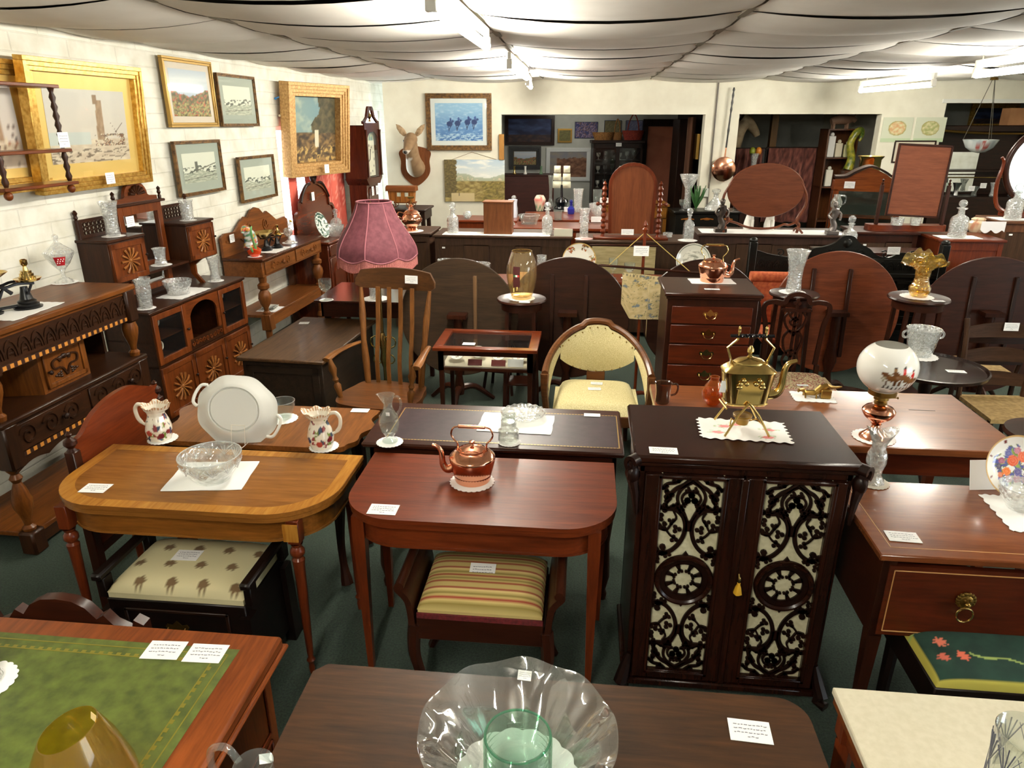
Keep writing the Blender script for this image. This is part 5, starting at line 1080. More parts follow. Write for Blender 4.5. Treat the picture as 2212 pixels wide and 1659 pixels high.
for x in (-.1,1.4): 
    for y in (-.12,.12): G().bar((x,y,0),(x,y,.855),.035).out('leg',dmah('Z'),tq)
tq.location=(-.15,5.68,0)
# glasses behind
cup((-.33,5.62,.89-.015),'tall cut tumbler right of the amber vase',.17,.04,'cut_tumbler',CUT,'drinking glasses',False)
cup((.24,5.6,.876),'tall clear glass on a heavy foot behind the pole screen',.16,.036,'footed_glass',CLR)
cup((.37,5.62,.876),'round brandy glass on a doily behind the pole screen',.12,.045,'footed_glass',CLR)
doily(0,0,0,.06,'white doily under the round brandy glass',pos=(.37,5.62,.8755))
COL.objects['low_shelf_table'].location=(-.4,5.62,0)
t=T('low_shelf_table','dark table behind the weathered upright table top','table',(-.93,5.75,0)); G().box(-.36,.36,-.2,.2,.80,.82,.003).out('tabletop',mah('X'),t)
for x in (-.32,.32):
    for y in (-.16,.16): G().bar((x,y,0),(x,y,.8),.035).out('leg',dmah('Z'),t)
bowl((-1.13,5.7,.821),'small footed crystal bowl at the left behind the weathered table top',.065,.16,CUT,.3); bowl((-.84,5.72,.821),'cut bowl mostly hidden behind the weathered table top',.085,.13,CUT,.5)
# orange chair
t=T('orange_chair','chair upholstered in orange damask with scrolled back behind the red brown table top','chair',(1.60,5.80,0))
OR=noisy('orange damask',(176,78,44),(206,110,66),40,.9,.2,.002,4)
g=G(); g.tube([(-.25,.0,.87),(.25,.0,.87)],.045,14); g.grid(lambda s_,q:((-.24+.48*s_)*(1-.35*(1-q)),-.02-.02*sin(PI*q),.5+.37*q),10,8); g.out('back_pad',OR,t); G().box(-.2,.2,-.4,0,.42,.48,.02).out('seat',OR,t)
for x in (-1,1): G().bar((x*.24,.01,.85),(x*.1,.03,.42),.025).bar((x*.18,.01,.42),(x*.18,.03,0),.03).bar((x*.18,-.38,.42),(x*.18,-.38,0),.03).out('frame',dmah('Z'),t)
# brass standard lamp with pink shade
t=T('standard_lamp','brass standard lamp with large dusty pink panelled shade and fringe','lamp',(-1.42,4.76,0))
n8=8
def scal(a,t_,r,h): 
    k=abs(sin(a*n8/2)); return r*(1-.035*k*(1-t_)-.02*k), h-(.028*k if t_<.02 else 0)
pf=[(.285,1.175),(.27,1.25),(.225,1.33),(.175,1.41),(.135,1.49),(.12,1.54)]
pf=[(p_[0]*1.0,p_[1]) for p_ in [(.285,1.195),(.275,1.25),(.24,1.315),(.19,1.39),(.145,1.47),(.118,1.54)]]
g=G(); pp=[(V(q).x,V(q).y) for q in cat_curve(pf,4)]
g.lathe(pp,seg=96,mod=scal); g.out('shade',noisy('dusty pink silk',(88,38,48),(108,54,64),30,.8,.15,.002,3),t,normals=False)
g=G()
for k in range(n8):
    a=2*PI*k/n8; g.tube([(r*1.0*cos(a),r*1.0*sin(a),h) for r,h in pp],.0045,6)
g.tube([(pf[-1][0]*cos(2*PI*i/48),pf[-1][0]*sin(2*PI*i/48),1.54) for i in range(48)],.005,6,closed=True)
g.tube([(.284*cos(2*PI*i/96)*(1-.05*abs(sin(PI*i/96*n8))),.284*sin(2*PI*i/96)*(1-.05*abs(sin(PI*i/96*n8))),1.196-.03*abs(sin(PI*i/96*n8))) for i in range(96)],.005,6,closed=True)
g.out('braid',plain('pale pink braid',(146,86,94),.8),t)
g=G(); g.lathe([(.285,1.13),(.283,1.197)],seg=288,mod=lambda a,t_,r,h:(r*(1-.05*abs(sin(a*n8/2)))+.004*sin(a*140)*(1-t_),h-.03*abs(sin(a*n8/2)))); g.out('fringe',noisy('rose fringe',(150,84,82),(184,114,106),160,.9,.5,.002),t,normals=False)
G().tube([(0,0,.05),(0,0,1.5)],.011,10).lathe([(0,1.0),(.02,1.02),(.012,1.08)],seg=12).lathe([(.13,0),(.12,.03),(.03,.06),(.02,.1)],seg=24).out('pole',BRASS,t)
g=G()
for x in (-1,1): g.tube([(x*(.012+.045*abs(cos(a))) if 0 else x*(.05+.045*cos(a)),0,.55+.045*sin(a)) for a in [R(200-40*i) for i in range(8)]],.005,6); g.tube([(x*(.045+.035*cos(a)),0,.42+.035*sin(a)) for a in [R(180+40*i) for i in range(8)]],.005,6)
g.lathe([(.012,.36),(.03,.42),(.02,.48),(.028,.56),(.014,.62)],seg=14); g.out('brass_scrolls',BRASS,t)
for s_ in (-1,0,1): G().bar((0,0,1.5),(.12*cos(s_*2.1),.12*sin(s_*2.1),1.54),.004).out('shade_spoke',BRASS,t)
# dark side table with goblet and basket
t=T('dark_table','low dark polished table reflecting red behind the blanket chest','table',(-1.69,5.60,0)); G().box(-.42,.42,-.34,.34,.70,.72,.003).out('tabletop',wood('polished dark top',(48,20,16),(78,36,28),'X',rough=.12,coat=.6),t); g=G(); frame(g,.76,.6,.58,.70); g.out('apron',dmah('X'),t)
for x in (-.36,.36):
    for y in (-.22,.28): G().lathe([(.018,0),(.03,.2),(.02,.4),(.03,.58)],seg=10).out('leg',dmah('Z'),t,loc=(x,y,0))
p=at(705,648,.721); doily(0,0,0,.055,'white doily under the heavy glass goblet left of the slat-back armchair',pos=(p[0],p[1],.7205)); cup((p[0],p[1],.7235),'heavy clear glass goblet left of the slat-back armchair',.165,.05,'glass_goblet',CLR)
p=at(812,645,.721); doily(0,0,0,.10,'white doily under the crystal basket behind the chair slats',pos=(p[0],p[1],.7205)); flarevase((p[0],p[1],.7235),'flared crystal basket seen through the slats of the armchair',.16,.05,.105,.045,CUTF,'crystal_basket','basket')
p=at(868,660,.721); cup((p[0]-.0,p[1]+.17,.721),'thin white-tagged glass behind the right chair slats',.17,.045,'glass_goblet',CLR)
# dark chairs whose legs show under the display table
g_=T('kitchen_stool','black framed stool whose legs and stretchers show under the display table','stool',(-.62,5.33,0)); G().lathe([(0,.42),(.17,.42),(.18,.44),(0,.45)],seg=28).out('seat',blk('X'),g_)
for k in range(4): a=k*PI/2+.6; G().bar((.1*cos(a),.1*sin(a),.42),(.17*cos(a),.17*sin(a),0),.022).out('leg',blk('Z'),g_)
for k in range(4): a=k*PI/2+.6; b=a+PI/2; G().bar((.14*cos(a),.14*sin(a),.18),(.14*cos(b),.14*sin(b),.18),.012).out('stretcher',blk('X'),g_)
# ================================================================ left wall furniture
def rosette(par,x,y,z,r,mat,n=12):
    g=G()
    for k in range(n): a=2*PI*k/n; g.tube([(x+r*.16*cos(a),y,z+r*.16*sin(a)),(x+r*.6*cos(a),y-.008,z+r*.6*sin(a)),(x+r*cos(a),y,z+r*sin(a))],[r*.04,r*.07,r*.10],6)
    g.ball(x,y,z,r*.15,1,.6,1,8,6); return g.out('carved_rosette',mat,par)
def scroll_strip(g,x0,x1,z0,z1,y,n,d=.006):
    w=(x1-x0)/n; h=z1-z0
    for i in range(n):
        cx=x0+w*(i+.5); cz=(z0+z1)/2
        g.rib([(cx+w*.48*cos(R(a)),z0+h*.1+h*.8*sin(R(a))) for a in range(0,181,20)],h*.1,y-d,y); g.rib([(cx+w*.28*cos(R(a)),z0+h*.1+h*.48*sin(R(a))) for a in range(0,181,30)],h*.08,y-d,y)
        for k in (-1,0,1): g.ball(cx+k*w*.12,y,z0+h*.28,h*.08,1,.6,1,6,4)
def checker(par,x0,x1,z0,z1,y):
    n=int((x1-x0)/.022); g=G(); g.grid(lambda s_,q:(x0+(x1-x0)*s_,y-.001,z0+(z1-z0)*q),n*6,1,lambda s_,q:(196,128,52) if int(s_*n)%2 else (50,24,12)); g.out('inlay_band',vcol('inlay band',.4),par,smooth=False,normals=False)
CB=lambda q='X':wood('court dark oak',(34,19,11),(70,40,22),q,rough=.35); CBL=lambda q='X':wood('court brown oak',(84,46,16),(140,84,34),q,rough=.35)
t=T('court_cupboard','large carved dark oak court cupboard with checkered inlay at the left edge','cupboard',(-2.90,3.31,0),R(88))
W2=.55;D2=.23
G().box(-W2-.01,W2+.01,-D2-.02,D2,1.115,1.15,.008).box(-W2+.01,W2-.01,-D2,D2,1.10,1.116).out('top',CBL('X'),t)
g=G(); g.box(-W2+.02,W2-.02,-D2+.005,-D2+.025,.955,1.10).box(-W2+.02,-W2+.04,-D2+.02,D2,.955,1.10).box(W2-.04,W2-.02,-D2+.02,D2,.955,1.10); fz=g.out('frieze',CB('X'),t)
g=G(); scroll_strip(g,-W2+.05,W2-.05,.985,1.09,-D2+.005,12); g.out('carving',CB('X'),fz); 
G().box(-W2+.03,W2-.03,-D2+.002,-D2+.02,.945,.972).out('inlay_ground',plain('dark inlay ground',(50,24,12),.4),fz); checker(fz,-W2+.04,W2-.04,.948,.969,-D2+.002)
G().box(-W2+.02,W2-.02,D2-.02,D2,.51,1.1).box(-W2+.02,-W2+.04,0,D2,.7,1.1).box(W2-.04,W2-.02,0,D2,.7,1.1).out('back_board',CB('X'),t)
# centre cupboard with canted sides
G().ext([(-.17,-D2+.07),(.17,-D2+.07),(.27,D2-.02),(-.27,D2-.02)],'Z',.72,.955).out('centre_cupboard',CBL('Z'),t)
d_=G(); molding(d_,-.145,.145,.74,.94,-D2+.07,.024,.012); d_.box(-.12,.12,-D2+.066,-D2+.069,.76,.92); dd=d_.out('door',CBL('Z'),t)
g=G()
for sx in (-1,1):
    g.rib([(sx*a,b) for a,b in [tuple(p) for p in cat_curve([(0,.72),(.03,.79),(.08,.80),(.09,.85),(.05,.87),(.03,.84)],5)]],.012,-D2+.058,-D2+.067)
    for i in range(3):
        for j in range(3-i): g.ball(sx*(.04+.018*i),-D2+.064,.76-.018*j-.009*i,.009,1,.7,1,7,5)
    g.ball(sx*.03,-D2+.064,.865,.02,1,.4,.8,8,5)
g.ball(0,-D2+.064,.87,.024,1,.4,.9,8,5); g.out('grape_carving',CB('Z'),dd,loc=(0,0,.28)).scale=(1,1,.69); knob(dd,-.13,-D2+.056,.83,.012)
G().box(-W2-.005,W2+.005,-D2-.02,D2,.69,.72,.008).out('ledge',CB('X'),t)
g=G(); g.box(-W2+.02,W2-.02,-D2-.005,D2,.51,.69); dw=g.out('drawer_stage',CB('X'),t)
for x in (-1,1):
    d_=G().box(x*.265-.235,x*.265+.235,-D2-.015,-D2-.005,.545,.682,.003).out('drawer',CB('X'),t); g=G()
    for k in (-1,0,1): g.rib(spiral(x*.265+k*.15,.614,.012,.058,0,520,24),.011,-D2-.022,-D2-.014)
    g.out('scroll_carving',CB('X'),d_); knob(d_,x*.265+.08,-D2-.018,.615,.016)
checker(dw,-W2+.04,W2-.04,.516,.538,-D2-.0075)
g=G(); P_=[(-W2+.03,.515)]+[(-W2+.03+1.04*i/40,.45+.022*abs(sin(i*PI/8))+.02*abs(sin(i*PI/40))) for i in range(41)]+[(W2-.03,.515)]; g.ext(P_,'Y',-D2-.004,-D2+.02); g.out('shaped_apron',CB('X'),t)
for x in (-1,1):
    for zz,top,nm in ((.72,1.10,'upper_column'),(.12,.51,'lower_column')):
        h_=top-zz; G().lathe([(.028,0),(.032,h_*.06),(.018,h_*.1),(.02,h_*.16),(.042,h_*.35),(.046,h_*.45),(.03,h_*.62),(.018,h_*.7),(.03,h_*.76),(.018,h_*.82),(.034,h_*.88),(.034,h_)],seg=16).out(nm,CBL('Z'),t,loc=(x*(W2-.045),-D2+.03,zz))
    G().box(x*(W2-.045)-.045,x*(W2-.045)+.045,-D2-.018,-D2+.07,.93,1.13,.012).out('corner_block',CB('Z'),t); G().box(x*(W2-.045)-.045,x*(W2-.045)+.045,-D2-.018,-D2+.07,.47,.70,.01).out('corner_block',CB('Z'),t)
    G().box(x*(W2-.045)-.045,x*(W2-.045)+.045,-D2-.018,-D2+.07,.0,.13,.012).out('foot_block',CB('Z'),t); G().box(x*(W2-.04)-.03,x*(W2-.04)+.03,D2-.06,D2,0,.6).out('rear_post',CB('Z'),t)
G().box(-W2+.02,W2-.02,-D2,D2,.095,.122,.004).out('bottom_shelf',CBL('X'),t); G().box(-W2+.06,W2-.06,-D2+.005,-D2+.025,.03,.095,.004).out('plinth_rail',CB('X'),t)
# scales
def scales(pos,label,rz,s=1,flat=False):
    t=T('kitchen_scales',label,'scales',pos,rz,'old iron kitchen scales',s=s)
    for x in (-1,1): G().lathe([(.062,0),(.064,.008),(.05,.012),(.052,.022),(.04,.028),(.042,.036),(.03,.044),(.018,.09),(.016,.105),(0,.106)],x*.085,0,0,20,sy=.9).out('foot',IRON,t)
    G().box(-.09,.09,-.012,.012,.012,.026,.004).out('base_bar',IRON,t)
    g=G(); 
    for y in (-1,1): g.tube(cat_curve([(-.12,y*.035,.12),(-.05,y*.035,.128),(0,y*.03,.118),(.05,y*.035,.128),(.12,y*.035,.12)],4),.007,6)
    g.tube([(-.05,0,.03),(-.02,0,.08),(0,0,.11),(.03,0,.08)],.01,6)
    for x in (-1,1): g.tube([(x*.11,-.035,.12),(x*.11,.035,.12)],.006,6).tube([(x*.11,-.035,.12),(x*.085,-.03,.07)],.006,6)
    g.out('beam',IRON,t)
    G().lathe([(.02,.128),(.05,.134),(.1,.178),(.115,.19),(.112,.192),(.09,.172),(.04,.137),(0,.133)],-.11,0,0,28,sx=1,sy=.85,mod=lambda a,t_,r,h:(r*(1+(.25*max(0,cos(a))**3 if r>.08 else 0)),h)).out('scoop_pan',BRASS,t)
    G().lathe([(0,.128),(.05,.13),(.06,.142),(.057,.143),(0,.134)],.11,0,0,28).out('weight_plate',BRASS,t)
    g=G(); z_=.1345
    for r,h in ((.036,.016),(.03,.014),(.024,.013)): g.lathe([(0,z_),(r,z_),(r,z_+h),(0,z_+h)],.11,0,0,18); z_+=h+.0005
    g.lathe([(.012,z_),(.008,z_+.02),(.016,z_+.03),(.016,z_+.05),(.008,z_+.055),(0,z_+.055)],.11,0,0,14); g.out('stacked_weights',BRASS,t)
z=1.151; p=at(50,672,z); cloth((p[0]-.02,p[1],z),.22,.36,'white lace runner under the kitchen scales on the carved cupboard',R(2),.006,8)
scales((p[0]-.06,p[1]-.02,z+.003),'black iron kitchen scales with brass pans on the large carved cupboard',R(60),1.05)
p=at(140,610,z); doily(0,0,0,.07,'white doily under the lidded glass comport',pos=p)
t=T('glass_comport','tall lidded cut glass comport with a red and white sticker at the left','comport',(p[0]-.0,p[1],z+.003)); g=G(); g.lathe([(0,0),(.052,0),(.045,.01),(.012,.03),(.010,.06),(.02,.075),(.05,.11),(.075,.155),(.082,.175),(.078,.176),(.045,.112),(0,.08)],seg=36); g.out('bowl_body',CUT,t)
g=G(); g.lathe([(.08,.177),(.07,.19),(.035,.215),(.014,.235),(.01,.25),(.018,.26),(.014,.275),(0,.285)],seg=32); g.out('lid',CUT,t)
g=G(); g.lathe([(.050,.105),(.0775,.158)],seg=8,a0=R(-75),a1=R(-28)); lb=g.out('sticker',plain('red sticker',(190,30,42),.5),t,normals=False); g=G()
for i in range(3):
    for j in range(2+(i>0)): a=R(-66+11*j+4*i); zz=.12+.012*i; rr=.0512+.027*(zz-.105)/.053*1.0+.0012; g.ball(rr*cos(a),rr*sin(a),zz,.0035,1,1,1,6,4)
g.out('sticker_mark',CARD,lb)
# ---- rosette sideboard with mirror back
RL=lambda q='X':wood('pale rosette wood',(150,92,50),(196,134,80),q,rough=.3); HW=lambda q='X':wood('rosette brown wood',(86,40,16),(142,76,34),q,rough=.32); HD=lambda q='X':wood('rosette dark wood',(40,20,10),(74,40,20),q,rough=.35)  # rosette petals lighter than the doors: their highlights are put into the colour
t=T('mirror_back_sideboard','brown sideboard with carved rosettes, glazed doors and raised mirror back on the left wall','sideboard',(-2.985,4.86,0),R(85.5)); W3=.58; D3=.18
G().box(-W3-.015,W3+.015,-D3-.015,D3,.835,.86,.006).out('top',HD('X'),t)
g=G(); g.box(-W3,-W3+.02,-D3,D3,.0,.835).box(W3-.02,W3,-D3,D3,.0,.835).box(-W3,W3,D3-.015,D3,.05,.835).box(-W3,W3,-D3,D3,.46,.475).box(-W3,W3,-D3,D3,.06,.08).box(-.22,-.205,-D3+.01,D3,.46,.835).box(.205,.22,-D3+.01,D3,.46,.835).box(-W3,-.21,-D3+.02,D3,.64,.65).box(.21,W3,-D3+.02,D3,.64,.65).box(-W3,W3,-D3,-D3+.02,0,.06); g.out('case',HD('X'),t)
for xa,xb in ((-W3+.01,-.21),(.21,W3-.01)):
    g=G(); a=.045; g.box(xa,xa+a,-D3-.012,-D3+.006,.48,.83,.002).box(xb-a,xb,-D3-.012,-D3+.006,.48,.83,.002).box(xa+a,xb-a,-D3-.012,-D3+.006,.48,.525,.002).box(xa+a,xb-a,-D3-.012,-D3+.006,.79,.83,.002); d_=g.out('glazed_door',HW('Z'),t)
    G().box(xa+a,xb-a,-D3-.003,-D3-.001,.525,.79).out('pane',PANE,d_); knob(d_,xb-.02 if xa<0 else xa+.02,-D3-.014,.65,.009)
g=G(); 
ar=[(-.205,.80),(-.205,.832),(.205,.832),(.205,.80)]+[(.17-.34*i/12,.70+.10*sin(PI*i/12)**.6) for i in range(13)]
g.ext([(-.205,.56),(-.205,.832),(.205,.832),(.205,.56)]+[(.17*cos(PI*i/14),.70+.105*sin(PI*i/14)) if i not in (0,14) else ((.17 if i==0 else -.17),.56) for i in range(15)],'Y',-D3-.006,-D3+.008); g.out('arch_frame',HW('X'),t)
g=G(); g.box(-.205,.205,-D3-.006,-D3+.006,.48,.56); st=g.out('carved_rail',HD('X'),t); g=G()
for i in range(9): g.rib(spiral(-.18+.045*i,.52,.003,.02,i*60,i*60+420,14),.006,-D3-.011,-D3-.005)
g.out('carving',HW('X'),st)
for k,(xa,xb) in enumerate(((-W3+.01,-.2),(-.19,.19),(.2,W3-.01))):
    g=G(); g.box(xa,xb,-D3-.008,-D3+.004,.085,.455,.002); molding(g,xa,xb,.085,.455,-D3-.008,.04,.008); d_=g.out('cupboard_door',HW('Z'),t); rosette(d_,(xa+xb)/2,-D3-.012,.27,.10,RL('X')); 
    g=G()
    for sx in (-1,1):
        for sz in (-1,1): g.ball((xa+xb)/2+sx*.105,-D3-.012,.27+sz*.11,.009,1,1,1,8,5)
    g.out('stud',HD('Z'),d_) if 0 else None; knob(d_,xb-.02,-D3-.018,.3,.009)
bt=D3
G().box(-W3+.02,W3-.02,bt-.015,bt,.86,1.30).out('back_board',HD('X'),t)
for sx in (-1,1):
    xa,xb=(-W3+.0,-.24) if sx<0 else (.24,W3)
    b=G().box(xa,xb,-.06,bt-.016,1.05,1.32,.003).out('side_cupboard',HD('Z'),t); G().box(xa-.012,xb+.012,-.075,bt,1.32,1.338,.004).out('cornice',HD('X'),b)
    g=G(); g.box(xa+.01,xb-.01,-.07,-.058,1.06,1.31,.002); molding(g,xa+.01,xb-.01,1.06,1.31,-.07,.035,.008); d_=g.out('door',HW('Z'),b); rosette(d_,(xa+xb)/2,-.074,1.185,.085,RL('X')); knob(d_,xb-.02,-.078,1.2,.008)
    G().ext([(-.04,.86),(.0,.86),(.06,.93),(.07,1.05),(-.05,1.05),(.02,1.0),(.02,.93)],'X',(xa+xb)/2-.01,(xa+xb)/2+.01).out('bracket',HW('Z'),b)
    g=G(); g.box(xa+.01,xb-.01,bt-.02,bt-.01,1.34,1.36).box(xa+.01,xb-.01,bt-.02,bt-.01,1.44,1.46).box(xa+.01,xa+.05,bt-.02,bt-.01,1.36,1.44).box(xb-.05,xb-.01,bt-.02,bt-.01,1.36,1.44)
    for i in range(6):
        for j in range(3): g.rib(arc(xa+.075+i*.036,1.373+j*.026,.014,0,360,8),.006,bt-.019,bt-.011)
    g.out('fret_gallery',HD('X'),t); xe=xa+.012 if sx<0 else xb-.012
    G().lathe([(.014,0),(.014,.12),(.008,.125),(.014,.135),(.01,.15),(.016,.165),(.008,.18),(0,.185)],xe,bt-.015,1.338,10).out('finial',HD('Z'),t)
g=G(); g.box(-.23,-.18,bt-.05,bt-.01,.9,1.50,.003).box(.18,.23,bt-.05,bt-.01,.9,1.50,.003).box(-.18,.18,bt-.05,bt-.01,1.44,1.50).box(-.18,.18,bt-.05,bt-.01,.9,.94).box(-.18,.18,bt-.04,bt-.01,1.06,1.10); mf=g.out('mirror_frame',HW('Z'),t)
MIR=plain('silver mirror',(215,220,220),.03,1)
G().box(-.18,.18,bt-.03,bt-.026,1.10,1.44).out('mirror',MIR,mf); G().box(-.18,.18,bt-.03,bt-.026,.94,1.06).out('lower_mirror',MIR,mf)
G().box(-.26,.26,bt-.07,bt,1.50,1.518,.004).out('cornice',HD('X'),mf)
g=G(); g.ext([(-.22,1.518),(.22,1.518),(.22,1.545),(.14,1.55)]+[(.12*cos(PI*i/12),1.56+.095*sin(PI*i/12)) for i in range(13)]+[(-.14,1.55),(-.22,1.545)],'Y',bt-.035,bt-.01); cr=g.out('crest',HW('X'),mf); g=G()
for k in range(7): a=PI*(k+.5)/7; g.tube([(.015*cos(a),bt-.038,1.565+.01*sin(a)),(.08*cos(a),bt-.045,1.565+.065*sin(a))],[.004,.012],6)
g.out('shell_carving',HD('X'),cr)
for x in (-.24,.24): G().lathe([(.012,0),(.014,.02),(.008,.03),(.015,.045),(.01,.06),(.014,.075),(0,.09)],x,bt-.04,1.518,10).out('finial',HD('Z'),mf)
G().box(-.24,.24,-.02,bt-.02,1.05,1.068,.003).out('centre_shelf',HD('X'),t)
for o in kids(t):
    if o.name.split('.')[0] in ('back_board','side_cupboard','fret_gallery','finial','mirror_frame','centre_shelf') : o.location.x-=.075; o.location.y+=(.03 if o.name[:4]=='side' else 0)
def rel(o,x,y,z): 
    c,s_=cos(o.rotation_euler.z),sin(o.rotation_euler.z); return (o.location.x+c*x-s_*y,o.location.y+s_*x+c*y,o.location.z+z)
SB=t
def onSB(x,y,z): return rel(SB,x,y,z)
doily(0,0,0,.07,'white doily under the crystal vase on the left rosette box',pos=onSB(-.47,.06,1.3385)); flarevase(onSB(-.47,.06,1.341),'cut crystal vase on top of the left rosette cupboard box',.22,.045,.06,.04)
doily(0,0,0,.06,'white doily under the small crystal vase on the right rosette box',pos=onSB(.33,.05,1.3385)); flarevase(onSB(.33,.05,1.341),'square-cut crystal vase on top of the right rosette cupboard box',.15,.045,.055,.043)
doily(0,0,0,.07,'white doily under the crystal vase on the middle mirror shelf',pos=onSB(-.05,.06,1.0685)); flarevase(onSB(-.05,.06,1.071),'small crystal vase on the middle shelf before the mirror',.12,.045,.05,.035)
doily(0,0,0,.06,'white doily under the tall crystal vase at the front left of the rosette sideboard',pos=onSB(-.48,-.09,.8605)); flarevase(onSB(-.48,-.09,.863),'tall straight cut crystal vase at the front left of the rosette sideboard',.205,.045,.058,.045)
doily(0,0,0,.06,'white doily under the waisted crystal vase at the right of the rosette sideboard',pos=onSB(.40,-.06,.8605)); flarevase(onSB(.40,-.06,.863),'waisted cut crystal vase at the right end of the rosette sideboard',.19,.042,.052,.033)
cloth(onSB(-.03,-.07,.8605),.36,.2,'white scalloped mat under the crystal bowl on the rosette sideboard',R(85),.006,8); bowl(onSB(-.06,-.05,.863),'round cut crystal bowl on the rosette sideboard',.1,.10,CUT,.75)
upcard(rel(SB,-.22,bt-.065,1.40),'price card stuck on the mirror frame of the rosette sideboard',.08,.07,R(85))
for i,(x,z_) in enumerate(((-.40,.655),(-.40,.48),(.40,.655))): pot_jug(rel(SB,x,-.02,z_),['white patterned jug on the upper shelf behind the left glazed door','white patterned teapot-like jug on the lower shelf behind the left glazed door','white jug behind the right glazed door'][i],R(20)).scale=(.72,.72,.72)
# ---- buffet / server
BW_=lambda q='X':wood('buffet honey oak',(98,56,26),(152,96,52),q,rough=.36); BD=lambda q='X':wood('buffet dark top',(60,32,20),(96,56,36),q,rough=.25)
t=T('oak_buffet','carved oak two-tier buffet with bulbous turned front legs','buffet',(-2.925,6.50,0),R(88)); W4=.66; D4=.185
G().box(-W4-.015,W4+.015,-D4-.015,D4,.905,.93,.006).out('top',BD('X'),t)
g=G(); g.box(-W4,W4,-D4+.01,D4,.765,.905,.004); g.out('frieze',BW_('X'),t)
for x in (-1,1):
    d_=G().box(x*.32-.30,x*.32+.30,-D4-.002,-D4+.01,.785,.895,.003).out('drawer',BW_('X'),t); g=G()
    for k in (-1,1): g.rib(spiral(x*.32+k*.15,.84,.008,.045,0,560,24),.01,-D4-.009,-D4-.001); g.rib(spiral(x*.32+k*.06,.84,.004,.025,180,560,14),.008,-D4-.009,-D4-.001)
    g.out('scroll_carving',BW_('X'),d_); knob(d_,x*.32,-D4-.01,.845,.018,BW_('Z'))
for x in (-1,1):
    G().lathe([(.03,0),(.034,.02),(.02,.035),(.022,.06),(.045,.1),(.058,.15),(.052,.19),(.03,.225),(.05,.24),(.052,.27),(.03,.29),(.035,.31),(.036,.345)],x*(W4-.06),-D4+.05,.42,20).out('bulb_leg',BW_('Z'),t)
    G().box(x*(W4-.06)-.045,x*(W4-.06)+.045,-D4,-D4+.09,.28,.425,.004).out('leg_block',BW_('Z'),t)
    G().lathe([(.04,0),(.055,.02),(.058,.06),(.03,.085),(.05,.1),(.045,.13),(.028,.15),(.03,.285)],x*(W4-.06),-D4+.05,0,18).out('bun_foot',BW_('Z'),t)
    G().box(x*(W4-.05)-.03,x*(W4-.05)+.03,D4-.06,D4,0,.77).out('rear_post',BD('Z'),t)
G().box(-W4+.02,W4-.02,-D4+.01,D4,.395,.42,.003).box(-W4+.1,W4-.1,-D4+.015,-D4+.035,.31,.395).out('lower_shelf',BW_('X'),t)
g=G(); bk=[(-W4,.93),(-W4,1.10),(-W4+.06,1.13),(-.42,1.12),(-.3,1.19),(-.22,1.23),(-.16,1.21),(-.08,1.27),(.0,1.29),(.08,1.27),(.16,1.21),(.22,1.23),(.3,1.19),(.42,1.12),(W4-.06,1.13),(W4,1.10),(W4,.93)]
g.ext(bk,'Y',D4-.02,D4); bb=g.out('back_panel',BW_('X'),t); g=G()
for k in (-1,1): g.rib(spiral(k*.16,1.12,.01,.06,90,700,26),.014,D4-.03,D4-.019); g.rib([(k*.25,1.0),(k*.35,1.06),(k*.5,1.04),(k*.6,1.06)],.016,D4-.03,D4-.019)
g.out('carving',BW_('X'),bb)
BF=t; z=.931
doily(0,0,0,.06,'white doily under the orange and green glass swan',pos=rel(BF,-.56,-.07,.9305))
t=T('glass_swan','orange bodied glass swan with long green neck on the oak buffet','ornament',rel(BF,-.56,-.07,.934),R(100)); G().lathe([(0,0),(.03,.0),(.052,.03),(.06,.06),(.05,.065),(.03,.04),(0,.03)],seg=24,sx=1.1,mod=lambda a,t_,r,h:(r,h+.012*cos(2*a)*(r>.045))).out('body',plain('orange red glass',(226,72,30),.05,coat=.8),t)
G().tube(cat_curve([(.05,0,.05),(.03,0,.09),(.0,0,.14),(-.02,0,.2),(-.015,0,.24),(.01,0,.255)],5),[.016,.012,.009,.008,.009,.006],10).out('neck',plain('green glass neck',(110,176,106),.05,coat=.8),t); G().tube(cat_curve([(-.05,0,.05),(-.07,0,.07),(-.075,0,.09)],4),[.012,.006],8).out('tail',MT['green glass neck'],t)
def fishc(x,y,z_):
    n=fbm(x*22,y*22,z_*14); return [(236,238,232),(70,120,160),(220,180,60),(190,70,50),(90,150,110),(232,236,234)][int((n+1)*4)%6]
t=T('coloured_glass_duck','large glass bird ornament with blue, yellow and red swirls','ornament',rel(BF,-.42,.05,.932),R(80)); G().tube(cat_curve([(.0,0,.03),(.02,0,.06),(.04,0,.1),(.02,0,.17),(-.02,0,.22),(-.05,0,.215),(-.07,0,.19)],5),[.05,.055,.06,.06,.045,.03,.018,.01],14).out('body',vcol('art glass',.08,.8),t,colf=fishc)
scales(rel(BF,-.18,-.05,.934),'black iron scales with brass scoop on the oak buffet',R(75),.9); cloth(rel(BF,-.2,-.06,.9305),.34,.22,'grey white lace mat under the scales on the oak buffet',R(88),.006,8)
doily(0,0,0,.07,'white doily under the clear glass bird',pos=rel(BF,.2,-.05,.9305))
t=T('glass_bird','speckled clear glass duck with yellow beak on the oak buffet','ornament',rel(BF,.2,-.05,.933),R(-40)); G().lathe([(0,0),(.05,0),(.045,.012),(.012,.03),(.014,.06)],seg=20).tube(cat_curve([(-.09,0,.09),(-.05,0,.1),(0,0,.1),(.03,0,.14),(.03,0,.19),(.045,0,.215)],5),[.012,.035,.045,.03,.02,.022,.014],12).out('body',glass('speckled glass',(240,236,230),40,.42,.4),t); G().tube([(.06,0,.215),(.09,0,.205)],[.01,.004],8).out('beak',plain('yellow beak',(232,196,40),.3),t)
